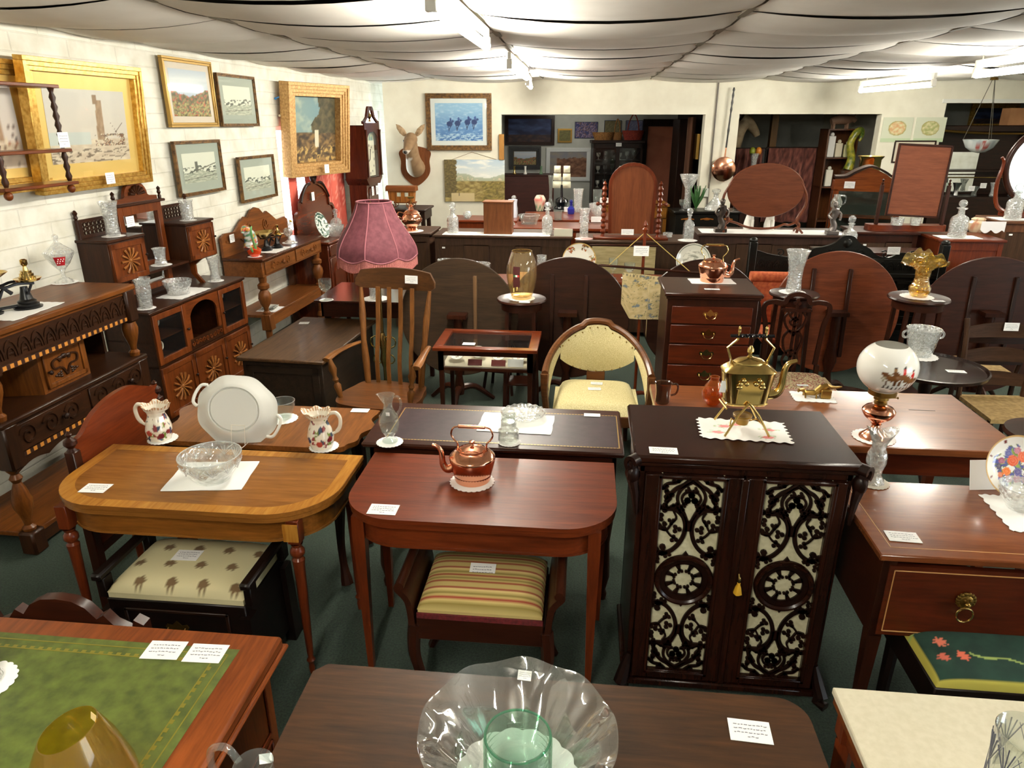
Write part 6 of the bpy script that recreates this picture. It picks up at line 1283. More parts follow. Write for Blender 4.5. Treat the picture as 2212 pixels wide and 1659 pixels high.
cloth(rel(BF,-.42,-.08,.4205),.2,.18,'white mat on the lower shelf of the oak buffet',R(88),.005,8)
for i in range(2): G().lathe([(0,.002),(.05,.002),(.085,.012),(.083,.016),(.05,.006),(0,.006)],seg=4,mat=MX.Rotation(PI/4,4,'Z')).out('square_dish',vcol('glazed china',.12,.5),None,loc=rel(BF,-.42,-.08,.4232+.012*i),rz=R(88),colf=lambda x,y,z_:(60,66,64) if fbm(x*60,y*60)>.15 else (232,232,222),label=['lower square patterned dish on the shelf of the oak buffet','upper square patterned dish on the shelf of the oak buffet'][i],cat='dish',group='stacked square dishes')
upcard(rel(BF,-.52,D4-.04,1.08),'price card on the carved back of the oak buffet',.08,.07,R(88))
# ---- chiffonier with shaped back
t=T('chiffonier','dark red mahogany chiffonier with tall shaped back under the window','chiffonier',(-2.845,7.72,0),R(87)); CHM=lambda q='X':wood('flame mahogany',(70,26,14),(122,56,30),q,rough=.25,coat=.3)
G().box(-.54,.54,-.23,.2,.83,.86,.008).out('top',CHM('X'),t); g=G(); g.box(-.51,.51,-.20,.2,0,.83,.004); g.out('carcase',CHM('Z'),t)
d_=G().box(-.49,.49,-.215,-.2,.70,.82,.006).out('drawer',CHM('X'),t)
for x in (-1,1):
    g=G(); g.box(x*.25-.235,x*.25+.235,-.21,-.2,.09,.68,.004); P_=[(x*.25+.17*cos(PI*i/14),.50+.12*sin(PI*i/14)) for i in range(15)]; g.rib([(x*.25+.17,.16)]+P_+[(x*.25-.17,.16),(x*.25+.17,.16)],.02,-.222,-.208); g.out('arched_door',CHM('Z'),t)
g=G(); bk=[(-.50,.86)]+[tuple(q) for q in cat_curve([(-.50,.98),(-.52,1.06),(-.46,1.14),(-.38,1.16),(-.36,1.24),(-.26,1.34),(-.12,1.40),(0,1.42),(.12,1.40),(.26,1.34),(.36,1.24),(.38,1.16),(.46,1.14),(.52,1.06),(.50,.98)],4)]+[(.50,.86)]
g.ext(bk,'Y',.13,.155); g.rib(bk[1:-1],.03,.115,.14); g.out('shaped_back',CHM('X'),t); g=G()
g.ball(0,.12,1.45,.035,1.1,.6,1.2,10,7)
for k in (-1,1): g.tube(cat_curve([(0,.12,1.42),(k*.06,.12,1.47),(k*.05,.12,1.50),(k*.02,.12,1.52)],4),[.02,.014,.01],8).tube(cat_curve([(k*.1,.12,1.41),(k*.2,.12,1.40),(k*.3,.12,1.33),(k*.37,.12,1.24)],4),[.012,.02,.016,.02],8)
g.out('crest_carving',blk('Z'),t)
upcard(rel(t,-.08,.105,1.28),'price card on the tall shaped back of the chiffonier',.07,.09,R(87))
CF=t
def grn(x,y,z_): return (70,96,84) if (fbm(x*30,y*30)>.1 or .85<math.hypot(x,y)/.13<.97) else (226,232,222)
plate(rel(CF,-.30,-.05,1.0),'oval green and white plate leaning on the back of the chiffonier',.14,(R(72),0,R(78)),grn,'display plates',.8)
doily(0,0,0,.10,'white doily under the ribbed bowl on the chiffonier',pos=rel(CF,-.25,-.14,.8605)) if 0 else None
bowl(rel(CF,-.12,-.12,.862),'ribbed crystal bowl reflecting red on the chiffonier',.11,.12,CUT,.5)
decanter(rel(CF,.12,-.05,.861),'crystal decanter with faceted stopper between the bowl and the pink lampshade',.27,.05,'square','cone')
# ================================================================ pictures on the left wall
def picture(label,pos,rz,w,h,fr,fw,fd,pc,matc=None,mw=0,nx=60,ny=50,glassy=True,name='framed_picture',steps=2,tilt=0,group='framed pictures',cat='picture'):
    t=T(name,label,cat,pos,rot=(tilt,0,rz),group=group); g=G()
    for k in range(steps):
        o=fw*k/steps; q=fw/steps+ .0; y=-fd+(fd*.35)*(k/steps if k%2 else k/steps)
        a=w/2-o; b=h/2-o; g.box(-a,a,y,0,b-q,b,.002).box(-a,a,y,0,-b,-b+q,.002).box(-a,-a+q,y,0,-b+q,b-q,.002).box(a-q,a,y,0,-b+q,b-q,.002)
    g.out('frame',fr,t); a=w/2-fw; b=h/2-fw
    if matc: G().box(-a,a,-.012,-.008,-b,b).out('mount',matc,t)
    a-=mw; b-=mw*(1.0); G().grid(lambda s_,q:(-a+2*a*s_,-.0135,-b+2*b*q),nx,ny,pc).out('painting',vcol('painted paper',.75),t,normals=False)
    if glassy: G().box(-w/2+fw,w/2-fw,-.018,-.0165,-h/2+fw,h/2-fw).out('glass',PANE,t)
    return t
GOLD=noisy('bright gold leaf',(186,140,58),(222,182,96),40,.3,.15,.002,3,metal=.7); GOLD2=noisy('pale gilt plaster',(168,126,72),(206,166,108),50,.5,.6,.004,3,metal=.35); DGOLD=plain('dull gold frame',(164,130,64),.35,.6); BRF=noisy('brown gilt frame',(70,46,22),(128,92,48),30,.4,.3,.002,3,metal=.3)
GRM=plain('grey green mount',(172,178,166),.8); PKM=plain('cream pink mount',(226,212,196),.8); GOM=plain('gold mount',(232,196,112),.4,.25)
def land1(s_,q): # coastal watercolour with a tower
    b=mixc((214,200,184),(216,210,202),q)
    if q<.32: b=mixc((198,178,156),(222,206,182),.5+fbm(s_*8,q*16)); 
    if .25<q<.42 and s_<.5: b=(200,204,198)
    if abs(s_-.62-.03*q)<.055*(1.05-.4*q) and .3<q<.86: b=mixc((176,146,116),(150,120,92),.5+fbm(s_*30,q*12)); 
    if abs(s_-.6)<.025 and .8<q<.93: b=(150,122,96)
    if .22<q<.40 and .55<s_<.95 and fbm(s_*9,q*14+3)>-.02: b=[(130,96,70),(222,208,180),(96,84,80),(166,110,80)][int(abs(fbm(s_*18,q*20))*9)%4]
    if q<.2 and fbm(s_*10,q*26)>.22: b=(128,112,96)
    if (abs((q-.3)-(s_-.75)*1.3)<.006 or abs((q-.3)+(s_-.9)*2)<.006) and .3<q<.55: b=(120,100,90)
    return b
def meadow(s_,q):
    b=mixc((168,184,208),(214,218,222),1-abs(q-.8)*2)
    h=.42+.16*abs(s_-.45)*2+.05*fbm(s_*7,1)
    if q<h: b=mixc((92,84,58),(150,136,92),.5+1.2*fbm(s_*14,q*14)); 
    if q<h and fbm(s_*16+5,q*18)>.28: b=(196,96,76)
    if q<h*.6 and fbm(s_*20,q*20+8)>.1: b=(176,164,104)
    return b
def etch(k):
    def f(s_,q):
        b=(228,228,212); hz=.35+.1*fbm(s_*3+k,0)
        if q<hz: b=mixc((150,156,140),(206,206,186),.5+fbm(s_*9+k,q*20))
        if hz-.02<q<hz+.18 and fbm(s_*10+k*3,q*12)>.05: b=(96,100,90)
        if k==2 and abs(s_-.4)<.035 and hz<q<.72: b=(110,110,100)
        if k==2 and abs(q-(.4+.35*(s_-.4)))<.02 and s_>.4: b=(120,118,104)
        if abs(q-.12-.08*s_)<.012: b=(110,110,100)
        return b
    return f
def oil(s_,q):
    b=mixc((130,150,142),(96,128,140),s_) if q>.45 else (92,76,50)
    if q>.4: b=mixc(b,(176,180,156),max(0,fbm(s_*4,q*4))*1.2)
    if s_>.55+.1*sin(q*9)+.08*fbm(q*6,2): b=mixc((58,54,36),(92,84,56),.5+fbm(s_*12,q*12))
    if q<.45: b=mixc((56,44,30),(132,104,62),.5+1.2*fbm(s_*9,q*12))
    if abs(s_-.56)<.04 and .22<q<.5: b=(206,196,170)
    if q<.25 and fbm(s_*14,q*14)>.2: b=(176,146,84)
    return b
RZL=LRZ
lw=lambda s_,z_,off=.0: LW(s_,z_,off)
picture('large gold framed coastal watercolour with a tower and gold mount',lw(4.28,2.02,.07),RZL,1.0*K,.72*K,GOLD,.075,.06,land1,GOM,.085,90,70,steps=3,tilt=R(4))
picture('gold frame mostly hidden behind the large coastal watercolour',lw(3.62,2.02,.012),RZL,.62,.70,GOLD,.08,.05,land1,GOM,.05,20,20,False,steps=3)
picture('narrow gold framed meadow picture with poppies on the left wall',lw(5.50,2.245,.03),RZL,.66*K,.48*K,DGOLD,.035,.03,meadow,PKM,.045)
picture('small framed grey print to the right of the meadow picture',lw(6.21,2.21,.03),RZL,.64*K,.41*K,BRF,.025,.03,etch(1),GRM,.07)
picture('grey mounted print of a ruin, below the meadow picture',lw(5.48,1.71,.03),RZL,.65*K,.40*K,BRF,.025,.03,etch(2),GRM,.07)
picture('grey mounted print with a distant figure, lowest on the left wall',lw(6.40,1.565,.03),RZL,.67*K,.385*K,BRF,.025,.03,etch(3),GRM,.07)
picture('heavy gilt framed oil painting of riders among trees, hung by the red blind',(-2.93,7.76,1.965),R(72),1.0,.92,GOLD2,.13,.12,oil,None,0,70,60,False,steps=4,tilt=R(5))
t=[o for o in COL.objects if o.get('label','').startswith('heavy gilt')][0]
upcard(rel(t,-.0,-.14,-.40),'price card on the bottom of the heavy gilt oil painting frame',.075,.09,R(72)) if 1 else None
upcard((lw(4.30,1.715,.14)[0],lw(4.30,1.715,.14)[1],lw(4.3,1.715)[2]),'price card on the gold mount of the large coastal watercolour',.085,.07,RZL)
# red blind and window behind
g=G()
def blc(s_,q): return (236,150,132) if fbm(s_*30,q*26)>.22 else mixc((206,84,70),(222,108,90),.5+fbm(s_*6,q*3))
g.grid(lambda s_,q:(7.05+1.5*s_,-.03+.012*sin(s_*40)*(1-q*.5),1.52+.56*q),50,20,blc); g.grid(lambda s_,q:(7.05+.22*s_,-.03+.012*sin(s_*8),.75+.77*q),10,26,blc); g.grid(lambda s_,q:(7.50-.06*q+(1.05+.06*q)*s_,-.03+.012*sin(s_*30),.70+.82*q),40,26,blc)
m_=vcol('coral blind fabric',.95); o=g.out('patterned_blind',m_,None,loc=LA,rz=LRZ,normals=False,label='coral red patterned fabric blind hanging over the left wall window',cat='blind'); o.scale=(K,1,1)
G().tube([(7.0,-.035,2.10),(8.6,-.035,2.10)],.012,8).out('curtain_rail',plain('cream rail',(214,200,170),.5),o)
# warming pan on left wall
def warmpan(pos,rz,label,L,r,mat,hm,lean):
    t=T('warming_pan',label,'warming pan',pos,rot=(0,lean,rz),group='warming pans'); G().lathe([(0,-.035),(r*.5,-.03),(r*.9,-.012),(r,0),(r,.02),(r*.9,.03),(0,.03)],seg=40,mat=MX.Rotation(PI/2,4,'X')).out('pan',mat,t)
    G().tube([(0,0,r),(0,0,r+.14)],[.012,.009],8).out('socket',mat,t); z_=r+.12; pr=[(.012,z_)]
    k=0
    while z_<L-.06: z_+=.045; k+=1; pr.append(((.017 if k%2 else .010) if z_>L*.7 or k%5==0 else .012,z_))
    pr+=[(.018,L-.03),(.008,L)]; G().lathe(pr,seg=10).out('turned_handle',hm,t); return t
warmpan(lw(8.74,1.14,.10),LRZ,'brass warming pan with long wooden handle leaning between the oil painting and the clock',1.08,.12,BRASS,wood('pale handle wood',(92,60,36),(130,92,60),'Z'),R(-4))
# longcase clock
t=T('longcase_clock','tall dark mahogany longcase clock with swan neck pediment in the far left corner','clock',(-2.80,9.02,0),R(86)); CK=lambda q='Z':wood('clock mahogany',(58,22,12),(98,46,26),q,rough=.25,coat=.3)
G().box(-.27,.27,-.14,.14,0,.62,.006).out('base',CK(),t); G().box(-.2,.2,-.115,.12,.62,1.34,.004).out('trunk',CK(),t); d_=G().box(-.14,.14,-.125,-.115,.70,1.26,.004).out('trunk_door',CK(),t)
G().ext([(-.2,1.30),(.2,1.30),(.28,1.38),(-.28,1.38)],'Y',-.15,.13).out('hood_moulding',CK('X'),t)
g=G(); g.box(-.26,-.245,-.14,.13,1.38,2.0).box(.245,.26,-.14,.13,1.38,2.0).box(-.26,.26,.115,.13,1.38,2.0).box(-.26,.26,-.14,.13,1.985,2.0)
g.ext([(-.26,1.38),(-.26,2.03),(.26,2.03),(.26,1.38),(.19,1.38),(.19,1.80)]+[(.19*cos(PI*i/12),1.80+.13*sin(PI*i/12)) for i in range(13)]+[(-.19,1.80),(-.19,1.38)],'Y',-.155,-.14); hd=g.out('hood',CK(),t)
for x in (-1,1): G().lathe([(.016,0),(.011,.03),(.012,.5),(.016,.55)],x*.235,-.165,1.40,10).out('hood_column',CK(),hd)
def dialc(s_,q):
    x=(s_-.5)*2; y=(q-.38)*2*1.35
    r=math.hypot(x,y/1.0)
    if q>.8: return (196,190,150) if fbm(s_*9,q*9)>0 else (120,150,140)
    if .78<r<.92 and abs(((math.atan2(y,x)/(PI/6))%1)-.5)>.36: return (50,46,44)
    return (232,226,204)
G().grid(lambda s_,q:(-.18+.36*s_,-.10,1.40+.52*q),40,50,dialc).out('dial',vcol('painted dial',.4,.2),hd,normals=False); G().box(-.19,.19,-.15,-.147,1.39,1.93).out('dial_glass',PANE,hd)
G().bar((0,-.105,1.60),(.03,-.105,1.72),.008).bar((0,-.105,1.60),(-.08,-.105,1.56),.008).out('clock_hand',IRON,hd)
g=G()
for x in (-1,1): g.rib([tuple(q) for q in cat_curve([(x*.27,2.03),(x*.2,2.05),(x*.12,2.10),(x*.07,2.18),(x*.035,2.20),(x*.03,2.17)],5)],[.03]*10+[.05]*8+[.035]*8,-.15,-.125)
g.out('swan_neck_pediment',CK('X'),t); G().lathe([(.02,0),(.01,.03),(.03,.06),(.022,.085),(.006,.1),(0,.14)],0,-.13,2.04,12).out('brass_finial',BRASS,t)
upcard(rel(t,-.05,-.13,1.22),'left price card on the trunk of the longcase clock',.07,.11,R(86)); upcard(rel(t,.1,-.13,1.22),'right price card on the trunk of the longcase clock',.07,.11,R(86))
# hanging whatnot at the left edge
t=T('hanging_shelf','dark wall shelf with turned columns cut by the left edge of the picture','shelf',(lw(3.55,1.95,.0)[0]+.17,lw(3.55,1.95)[1],0),LRZ); zs=(zk(1.73),zk(1.90),zk(2.22))
for z_ in zs: G().box(-.28,.25,-.16,.0,z_-.008,z_+.01,.003).out('shelf_board',HW('X'),t)
for x in (-.24,.21):
    for a,b in zip(zs,zs[1:]):
        n=int((b-a-.03)/.022); G().lathe([(.018 if i%2 else .010,.012+(b-a-.02)*i/n) for i in range(n+1)],x,-.135,a,12).out('bobbin_column',HD('Z'),t)
    G().ball(x,-.135,zs[0]-.03,.022,1,1,1.1,10,7).out('drop_finial',HW('Z'),t)
upcard((lw(3.62,1.98,.0)[0]+.345,lw(3.72,1.98)[1],zk(1.955)),'price card on the wall shelf at the left edge',.08,.08,LRZ)
G().ball(0,0,0,.012,1,1,1,8,6).tube([(0,0,0),(.03,.02,.015)],.006,6).out('wall_hook',plain('blue plastic',(40,130,200),.4),None,loc=lw(6.98,2.25,.02),label='small blue hook on the left wall by the gilt oil painting',cat='hook')
# ================================================================ back of the shop
def planks(g,x0,x1,y,z0,z1,n,d=.012):
    w=(x1-x0)/n
    for i in range(n): g.box(x0+w*i+.002,x0+w*(i+1)-.002,y-d*(.5+.5*(i%2)),y+.01,z0,z1,.002)
def backchest(label,x0,x1,y0,y1,h,mt,n=4,name='chest_of_drawers',cat='chest of drawers',top=None,rz=0):
    cx=(x0+x1)/2; t=T(name,label,cat,(cx,y0,0),rz); w=(x1-x0)/2; D=y1-y0
    G().box(-w,w,-.01,D,h-.025,h,.005).out('top',top or mt('X'),t)
    g=G(); g.box(-w+.02,-w+.06,.005,D-.01,.02,h-.025).box(w-.06,w-.02,.005,D-.01,.02,h-.025).box(-w+.02,w-.02,D-.03,D-.01,.05,h-.025).box(-w+.06,w-.06,.008,.02,h-.1,h-.025); g.out('carcase',mt('Z'),t)
    g=G(); planks(g,-w+.05,w-.05,.02,.05,h-.09,n); g.out('back_boards',wood('unfinished back boards',(50,34,24),(84,60,44),'Z',rough=.7,bump=.2) if mt is not mah else mah('Z'),t)
    G().box(-w+.09,-w+.12,-.001,.004,h-.13,h-.115).out('stock_label',CARD,t)
    return t
GB=lambda q='X':wood('grey brown back wood',(54,38,30),(86,62,50),q,rough=.5)
backchest('long dark chest seen from its plank back, with white runner and two decanters',-1.48,-.11,6.88,7.38,1.0,GB,5)
cloth((-.86,7.0,1.0005),1.05,.2,'white scalloped runner on the long dark chest',0,.008,20); 
decanter((-1.30,7.02,1.003),'round decanter with ball stopper left of the small upright box',.30,.055,'round'); decanter((-.36,7.02,1.003),'square decanter with ball stopper right of the small upright box',.31,.052,'round')
t=T('small_cabinet','small plain brown box cabinet standing on the white runner','cabinet',(-.845,7.02,1.003)); G().box(-.14,.14,-.05,.12,0,.30,.003).out('carcase',wood('plain reddish box',(104,62,36),(136,84,52),'Z',rough=.5),t); G().box(-.148,.148,-.056,.125,.30,.312,.002).out('top',wood('plain reddish box',(104,62,36),(136,84,52),'X',rough=.5),t)
G().box(-.09,.09,-.005,.005,0,.07).out('cream_card',plain('cream folded card',(222,218,196),.7),None,loc=(-.2,6.93,1.0),label='cream card standing at the right end of the long dark chest',cat='card')
backchest('dark chest seen from behind below the arched dressing mirror',-.08,1.06,6.92,7.4,.965,GB,3,'low_chest')
backchest('dark chest seen from behind with white cloth below the oval fire screen',1.10,2.55,7.1,7.6,1.02,lambda q='X':wood('greyish rosewood back',(48,34,32),(80,56,50),q,rough=.5),4,'low_chest')
backchest('small brown side chest under the copper urn left of the long dark chest',-1.95,-1.52,7.0,7.5,1.0,GB,2,'small_chest')
backchest('red brown chest seen from behind right of the black carved settle',3.25,3.85,6.9,7.4,1.03,mah,1,'tall_chest')
backchest('tall brown chest seen from behind at the right edge',3.93,4.9,7.2,7.7,1.16,lambda q='X':wood('mid brown back wood',(84,52,34),(122,82,56),q,rough=.5),1,'tall_chest')
t=T('writing_slope','orange brown low cabinet cut by the right edge below the tall chest','cabinet',(3.98,6.35,0)); G().ext([(-.35,0),(.35,0),(.35,.78),(.1,.76),(-.35,.80)],'Y',-.02,.4).out('carcase',wood('orange brown wood',(120,60,28),(160,88,46),'X'),t)
# ---- copper urn
p=(-1.74,7.12,1.003); doily(0,0,0,.11,'white doily under the copper urn left of the long chest',pos=(p[0],p[1],1.0005))
t=T('copper_urn','round copper coffee pot with domed lid left of the long chest','kettle',p); G().lathe([(0,0),(.06,0),(.065,.01),(.045,.03),(.06,.05),(.1,.09),(.105,.12),(.09,.15),(.075,.17),(.085,.175),(.06,.2),(.03,.21),(.02,.24),(.028,.25),(0,.27)],seg=36).out('pot_body',COPPER,t); G().tube(cat_curve([(-.1,0,.12),(-.14,0,.14),(-.13,0,.18),(-.08,0,.17)],4),.009,8).out('handle',COPPER,t); G().tube([(0,0,.25),(0,0,.33)],.006,8).tube([(-.03,0,.33),(.03,0,.33)],.01,8).out('finial',BRASS,t)
# ---- arched dressing mirror with bobbin posts
t=T('dressing_mirror','arched wooden dressing mirror seen from behind between two bobbin turned posts','mirror',(.45,7.05,.967)); MR=lambda q='Z':wood('light reddish back wood',(118,62,36),(146,84,52),q,rough=.5)
o=[(-.20,.05),(.20,.05),(.215,.5)]+[(.215*cos(PI*i/14),.50+.20*sin(PI*i/14)) for i in range(1,14)]+[(-.215,.5)]
pn=G().ext(o,'Y',-.01,.012).out('mirror_back',MR(),t); G().rib(o[2:]+[o[0]] if 0 else [(-.20,.05),(-.215,.5)]+[(.215*cos(PI*(1-i/14)),.50+.20*sin(PI*i/14)) for i in range(1,14)]+[(.215,.5),(.20,.05)],.03,-.018,.014).out('edge_frame',mah('Z'),pn)
for x in (-1,1): G().lathe([(.016 if i%2 else .028,.02+.025*i) for i in range(19)]+[(.012,.50),(.02,.52),(0,.55)],x*.265,.0,0,14).out('bobbin_post',mah('Z'),t)
G().box(-.36,.36,-.08,.1,-.0,.022,.003).out('base',mah('X'),t); G().tube([(-.29,0,.37),(-.2,0,.37)],.009,8).tube([(.2,0,.37),(.29,0,.37)],.009,8).out('pivot',OBRASS,t) if 0 else None
for x in (-1,1): G().ball(x*.325,0,.33,.02,1,1,1,8,6).tube([(x*.21,0,.33),(x*.31,0,.33)],.008,8).out('pivot_knob',mah('X'),t)
upcard((.42,6.99,1.04),'handwritten price card leaning below the arched dressing mirror',.12,.055,R(2),.2)
decanter((.0,7.0,.985),'square decanter with ball stopper left of the arched dressing mirror',.25,.043,'square'); doily(0,0,0,.085,'red and white doily under the decanter left of the dressing mirror',pos=(.0,7.0,.967),mat=plain('pinkish white lace',(236,196,190),.9))
decanter((1.0,6.99,.985),'square decanter with ball stopper right of the arched dressing mirror',.29,.048,'square'); doily(0,0,0,.09,'white mat under the decanter right of the dressing mirror',pos=(1.0,7.0,.967))
cup((.83,7.2,.968),'small glass ashtray behind the right decanter',.04,.05,'glass_ashtray',CUT,'drinking glasses',False)
# ---- oval fire screen
p=(1.73,7.22,1.0225); cloth((1.83,7.28,1.0205),1.35,.3,'white cloth under the oval fire screen',0,.006,16)
t=T('oval_fire_screen','oval mahogany screen on curved legs standing on a white cloth','fire screen',p,s=.885); FS=lambda q='X':wood('faded mahogany',(98,52,36),(128,72,50),q,rough=.35)
G().lathe([(0,-.008),(.40,-.008),(.41,0),(.40,.01),(0,.01)],seg=64,sy=.70,mat=MX.Translation((0,0,.45))@MX.Rotation(PI/2,4,'X')).out('oval_panel',FS('X'),t)
for x in (-1,1):
    G().tube(cat_curve([(x*.36,0,.54),(x*.43,0,.42),(x*.44,0,.30),(x*.385,0,.18),(x*.37,0,.12),(x*.40,0,.08),(x*.385,0,.0)],5),[.012,.014,.016,.02,.022,.018,.016],8).out('curved_leg',FS('Z'),t)
    G().tube(cat_curve([(x*.385,-.0,.06),(x*.41,-.05,.03),(x*.42,-.09,.012)],4),.012,8).tube(cat_curve([(x*.385,0,.06),(x*.37,.05,.03),(x*.38,.09,.012)],4),.012,8).out('foot',FS('Y'),t)
G().tube(cat_curve([(-.39,0,.13),(-.28,0,.10),(-.15,0,.055),(0,0,.04),(.15,0,.055),(.24,0,.09),(.30,0,.085),(.39,0,.13)],4),.013,8).out('stretcher',FS('X'),t)
# figures
def figure(name,pos,label,s,mat,pitcher=False):
    t=T(name,label,'figurine',pos,0,'bronze figurines',s=s); g=G(); g.tube(cat_curve([(0,0,.03),(.012,0,.08),(-.01,0,.14),(.008,0,.20),(.0,0,.235),(0,0,.25)],4),[.034,.03,.026,.034,.038,.014],12); g.tube(cat_curve([(-.03,0,.22),(-.055,-.01,.18),(-.03,-.03,.15)],4),.011,8).tube(cat_curve([(.03,0,.22),(.06,0,.19),(.05,-.02,.14)],4),.011,8); g.ball(0,0,.275,.024,.9,1,1.15,12,8); g.ball(0,.006,.288,.024,1,1,.8,12,8); g.out('body',mat,t)
    G().box(-.055,.055,-.045,.045,0,.035,.004).out('plinth',mat,t)
    return t
BRZ=plain('dark bronze',(70,62,56),.3,.6)
figure('bronze_figure',(1.335,7.2,1.0225),'dark bronze figurine left of the oval fire screen',1.05,BRZ); figure('bronze_figure',(2.38,7.15,1.0225),'grey bronze figurine right of the oval fire screen',1.0,plain('grey bronze',(104,96,92),.3,.5))
t=T('glass_pitcher','clear glass pitcher behind the right bronze figurine','jug',(2.47,7.42,1.0225)); G().lathe([(0,0),(.03,0),(.035,.01),(.012,.1),(.012,.18),(.05,.24),(.055,.28),(.03,.33),(.035,.35),(.027,.33),(.048,.28),(.042,.24),(0,.19)],seg=28).out('jug_body',CLR,t); G().tube(cat_curve([(.035,0,.34),(.08,0,.33),(.08,0,.27),(.05,0,.25)],4),.007,8).out('handle',CLR,t)
for i,x in enumerate((1.66,1.86)):
    t=T('china_dog','white china dog, %s of two behind the legs of the oval fire screen'%('left','right')[i],'figurine',(x,7.44,1.0225),0,'white china dogs'); G().tube(cat_curve([(0,.03,.0),(0,.02,.05),(0,-.0,.11),(0,-.02,.16),(0,-.03,.20)],4),[.05,.052,.042,.032,.036],12).ball(0,-.055,.19,.02,1,1.2,.8,8,6).tube([(-.02,-.05,.1),(-.02,-.06,0)],.014,8).tube([(.02,-.05,.1),(.02,-.06,0)],.014,8).out('body',PORC,t); 
    for s_ in (-1,1): G().ball(s_*.035,-.03,.19,.014,.6,1,1.8,8,6).out('ear',plain('brown china ear',(150,90,50),.3),t)
# ---- black carved settle
t=T('carved_settle','long black carved oak settle with crested back right of centre','settle',(2.13,6.0,0)); BK=black
x0,x1=-.74,.76; SH=-.04
cr=[(x0,.98)]+[tuple(q) for q in cat_curve([(x0,1.03),(x0+.04,1.05),(x0+.15,1.02),(-.42,1.00),(-.34,1.02),(-.26,1.075),(-.18,1.09),(-.10,1.12),(-.05,1.17),(0,1.185),(.05,1.17),(.10,1.12),(.18,1.08),(.24,1.03),(.34,1.01),(.42,1.05),(.50,1.045),(.56,1.035),(x1-.05,1.03),(x1,1.03)],4)]+[(x1,.98)]
g=G(); g.ext(cr,'Y',-.015,.02); cc=g.out('crest',BK('X'),t)
g=G()
for k in (-1,1):
    for cx in (.12,.30,.52): g.rib(spiral(k*cx,1.035,.006,.035,90,500,16),.009,-.024,-.013)
g.ball(0,-.015,1.12,.035,1,.4,1.1,10,7); scroll_strip(g,x0+.05,x1-.05,.905,.985,-.02,22,.008); g.out('carving',BK('X'),cc)
for x in (x0,x1): G().box(x-.03,x+.03,-.035,.03,0,1.12,.004).ball(x,0,1.13,.035,1,1,.8,8,6).out('end_post',BK('Z'),t)
G().box(x0,x1,-.02,.02,.88,1.0,.003).box(x0,x1,-.03,.02,.845,.885,.006).box(x0,x1,-.02,.015,.40,.46,.003).out('rails',BK('X'),t)
n=4; w=(x1-x0)/n
for i in range(n):
    xa=x0+w*i+.03; xb=x0+w*(i+1)-.03; g=G(); g.box(xa-.03,xb+.03,-.005,.01,.46,.85); molding(g,xa,xb,.5,.82,-.005,.025,.012); cx=(xa+xb)/2; g.rib(arc(cx,.66,.11,0,180,12),.018,-.018,-.004); g.rib([(cx-.11,.66),(cx-.11,.52)],.018,-.018,-.004); g.rib([(cx+.11,.66),(cx+.11,.52)],.018,-.018,-.004)
    for k in range(5): g.ball(cx+.06*cos(k*1.257),-.008,.64+.06*sin(k*1.257),.018,1,.5,1,8,5)
    g.out('back_panel',BK('Z'),t)
G().box(x0,x1,.0,.34,.40,.43,.006).out('seat',BK('X'),t); G().box(x0,x1,.30,.32,.05,.40,.004).out('front_board',BK('X'),t)
for x in (x0,x1): G().box(x-.03,x+.03,.02,.36,.64,.68,.008).box(x-.03,x+.03,.30,.36,0,.64).out('arm',BK('Y'),t)
upcard((2.49,5.971,1.07),'price card on the crest of the black carved settle',.10,.06,R(2))
p=(2.42,6.62,0); t=T('tall_pedestal','dark pedestal cabinet hidden behind the black settle','stand',p); G().box(-.35,.6,-.14,.14,0,.97,.006).out('carcase',dmah('Z'),t)
decanter((2.34,6.56,.971),'cut crystal decanter with flat stopper standing behind the crest of the black settle',.30,.052,'square','cone')
# ---- rectangular swing mirror seen from behind
t=T('swing_mirror','large rectangular toilet mirror seen from behind, tilted, on bowed base behind the settle','mirror',(3.10,7.3,1.05),s=.82); G().ext([tuple(q) for q in cat_curve([(-.42,.1),(-.42,-.04),(-.3,-.10),(0,-.07),(.3,-.10),(.45,-.04),(.45,.1)],5)],'Z',0,.07).out('serpentine_base',mah('X'),t)
pn=G().box(-.30,.30,-.012,.012,-.37,.44,.003).out('mirror_back',wood('dull red back',(112,62,46),(136,80,60),'X',rough=.6),t,loc=(.06,.0,.53),rot=(R(-4),R(2.5),0)); g=G(); molding(g,-.30,.30,-.37,.44,-.012,.022,.01); g.out('edge_frame',dmah('Z'),pn)
for x in (-.33,.41): G().box(x-.018,x+.018,-.02,.02,.07,.52,.003).lathe([(.012,.52),(.018,.54),(.006,.555),(.016,.575),(0,.59)],x,0,0,10).out('upright',dmah('Z'),t)
for i in range(2): cup((3.0+.17*i,7.24,1.108),['left small crystal dish before the swing mirror','right small crystal glass before the swing mirror'][i],.07,.05+.01*(1-i),'crystal_dish',CUT,'drinking glasses',False)
backchest('dark chest under the large rectangular swing mirror',2.6,3.2,7.15,7.6,1.05,dmah,2,'low_chest')
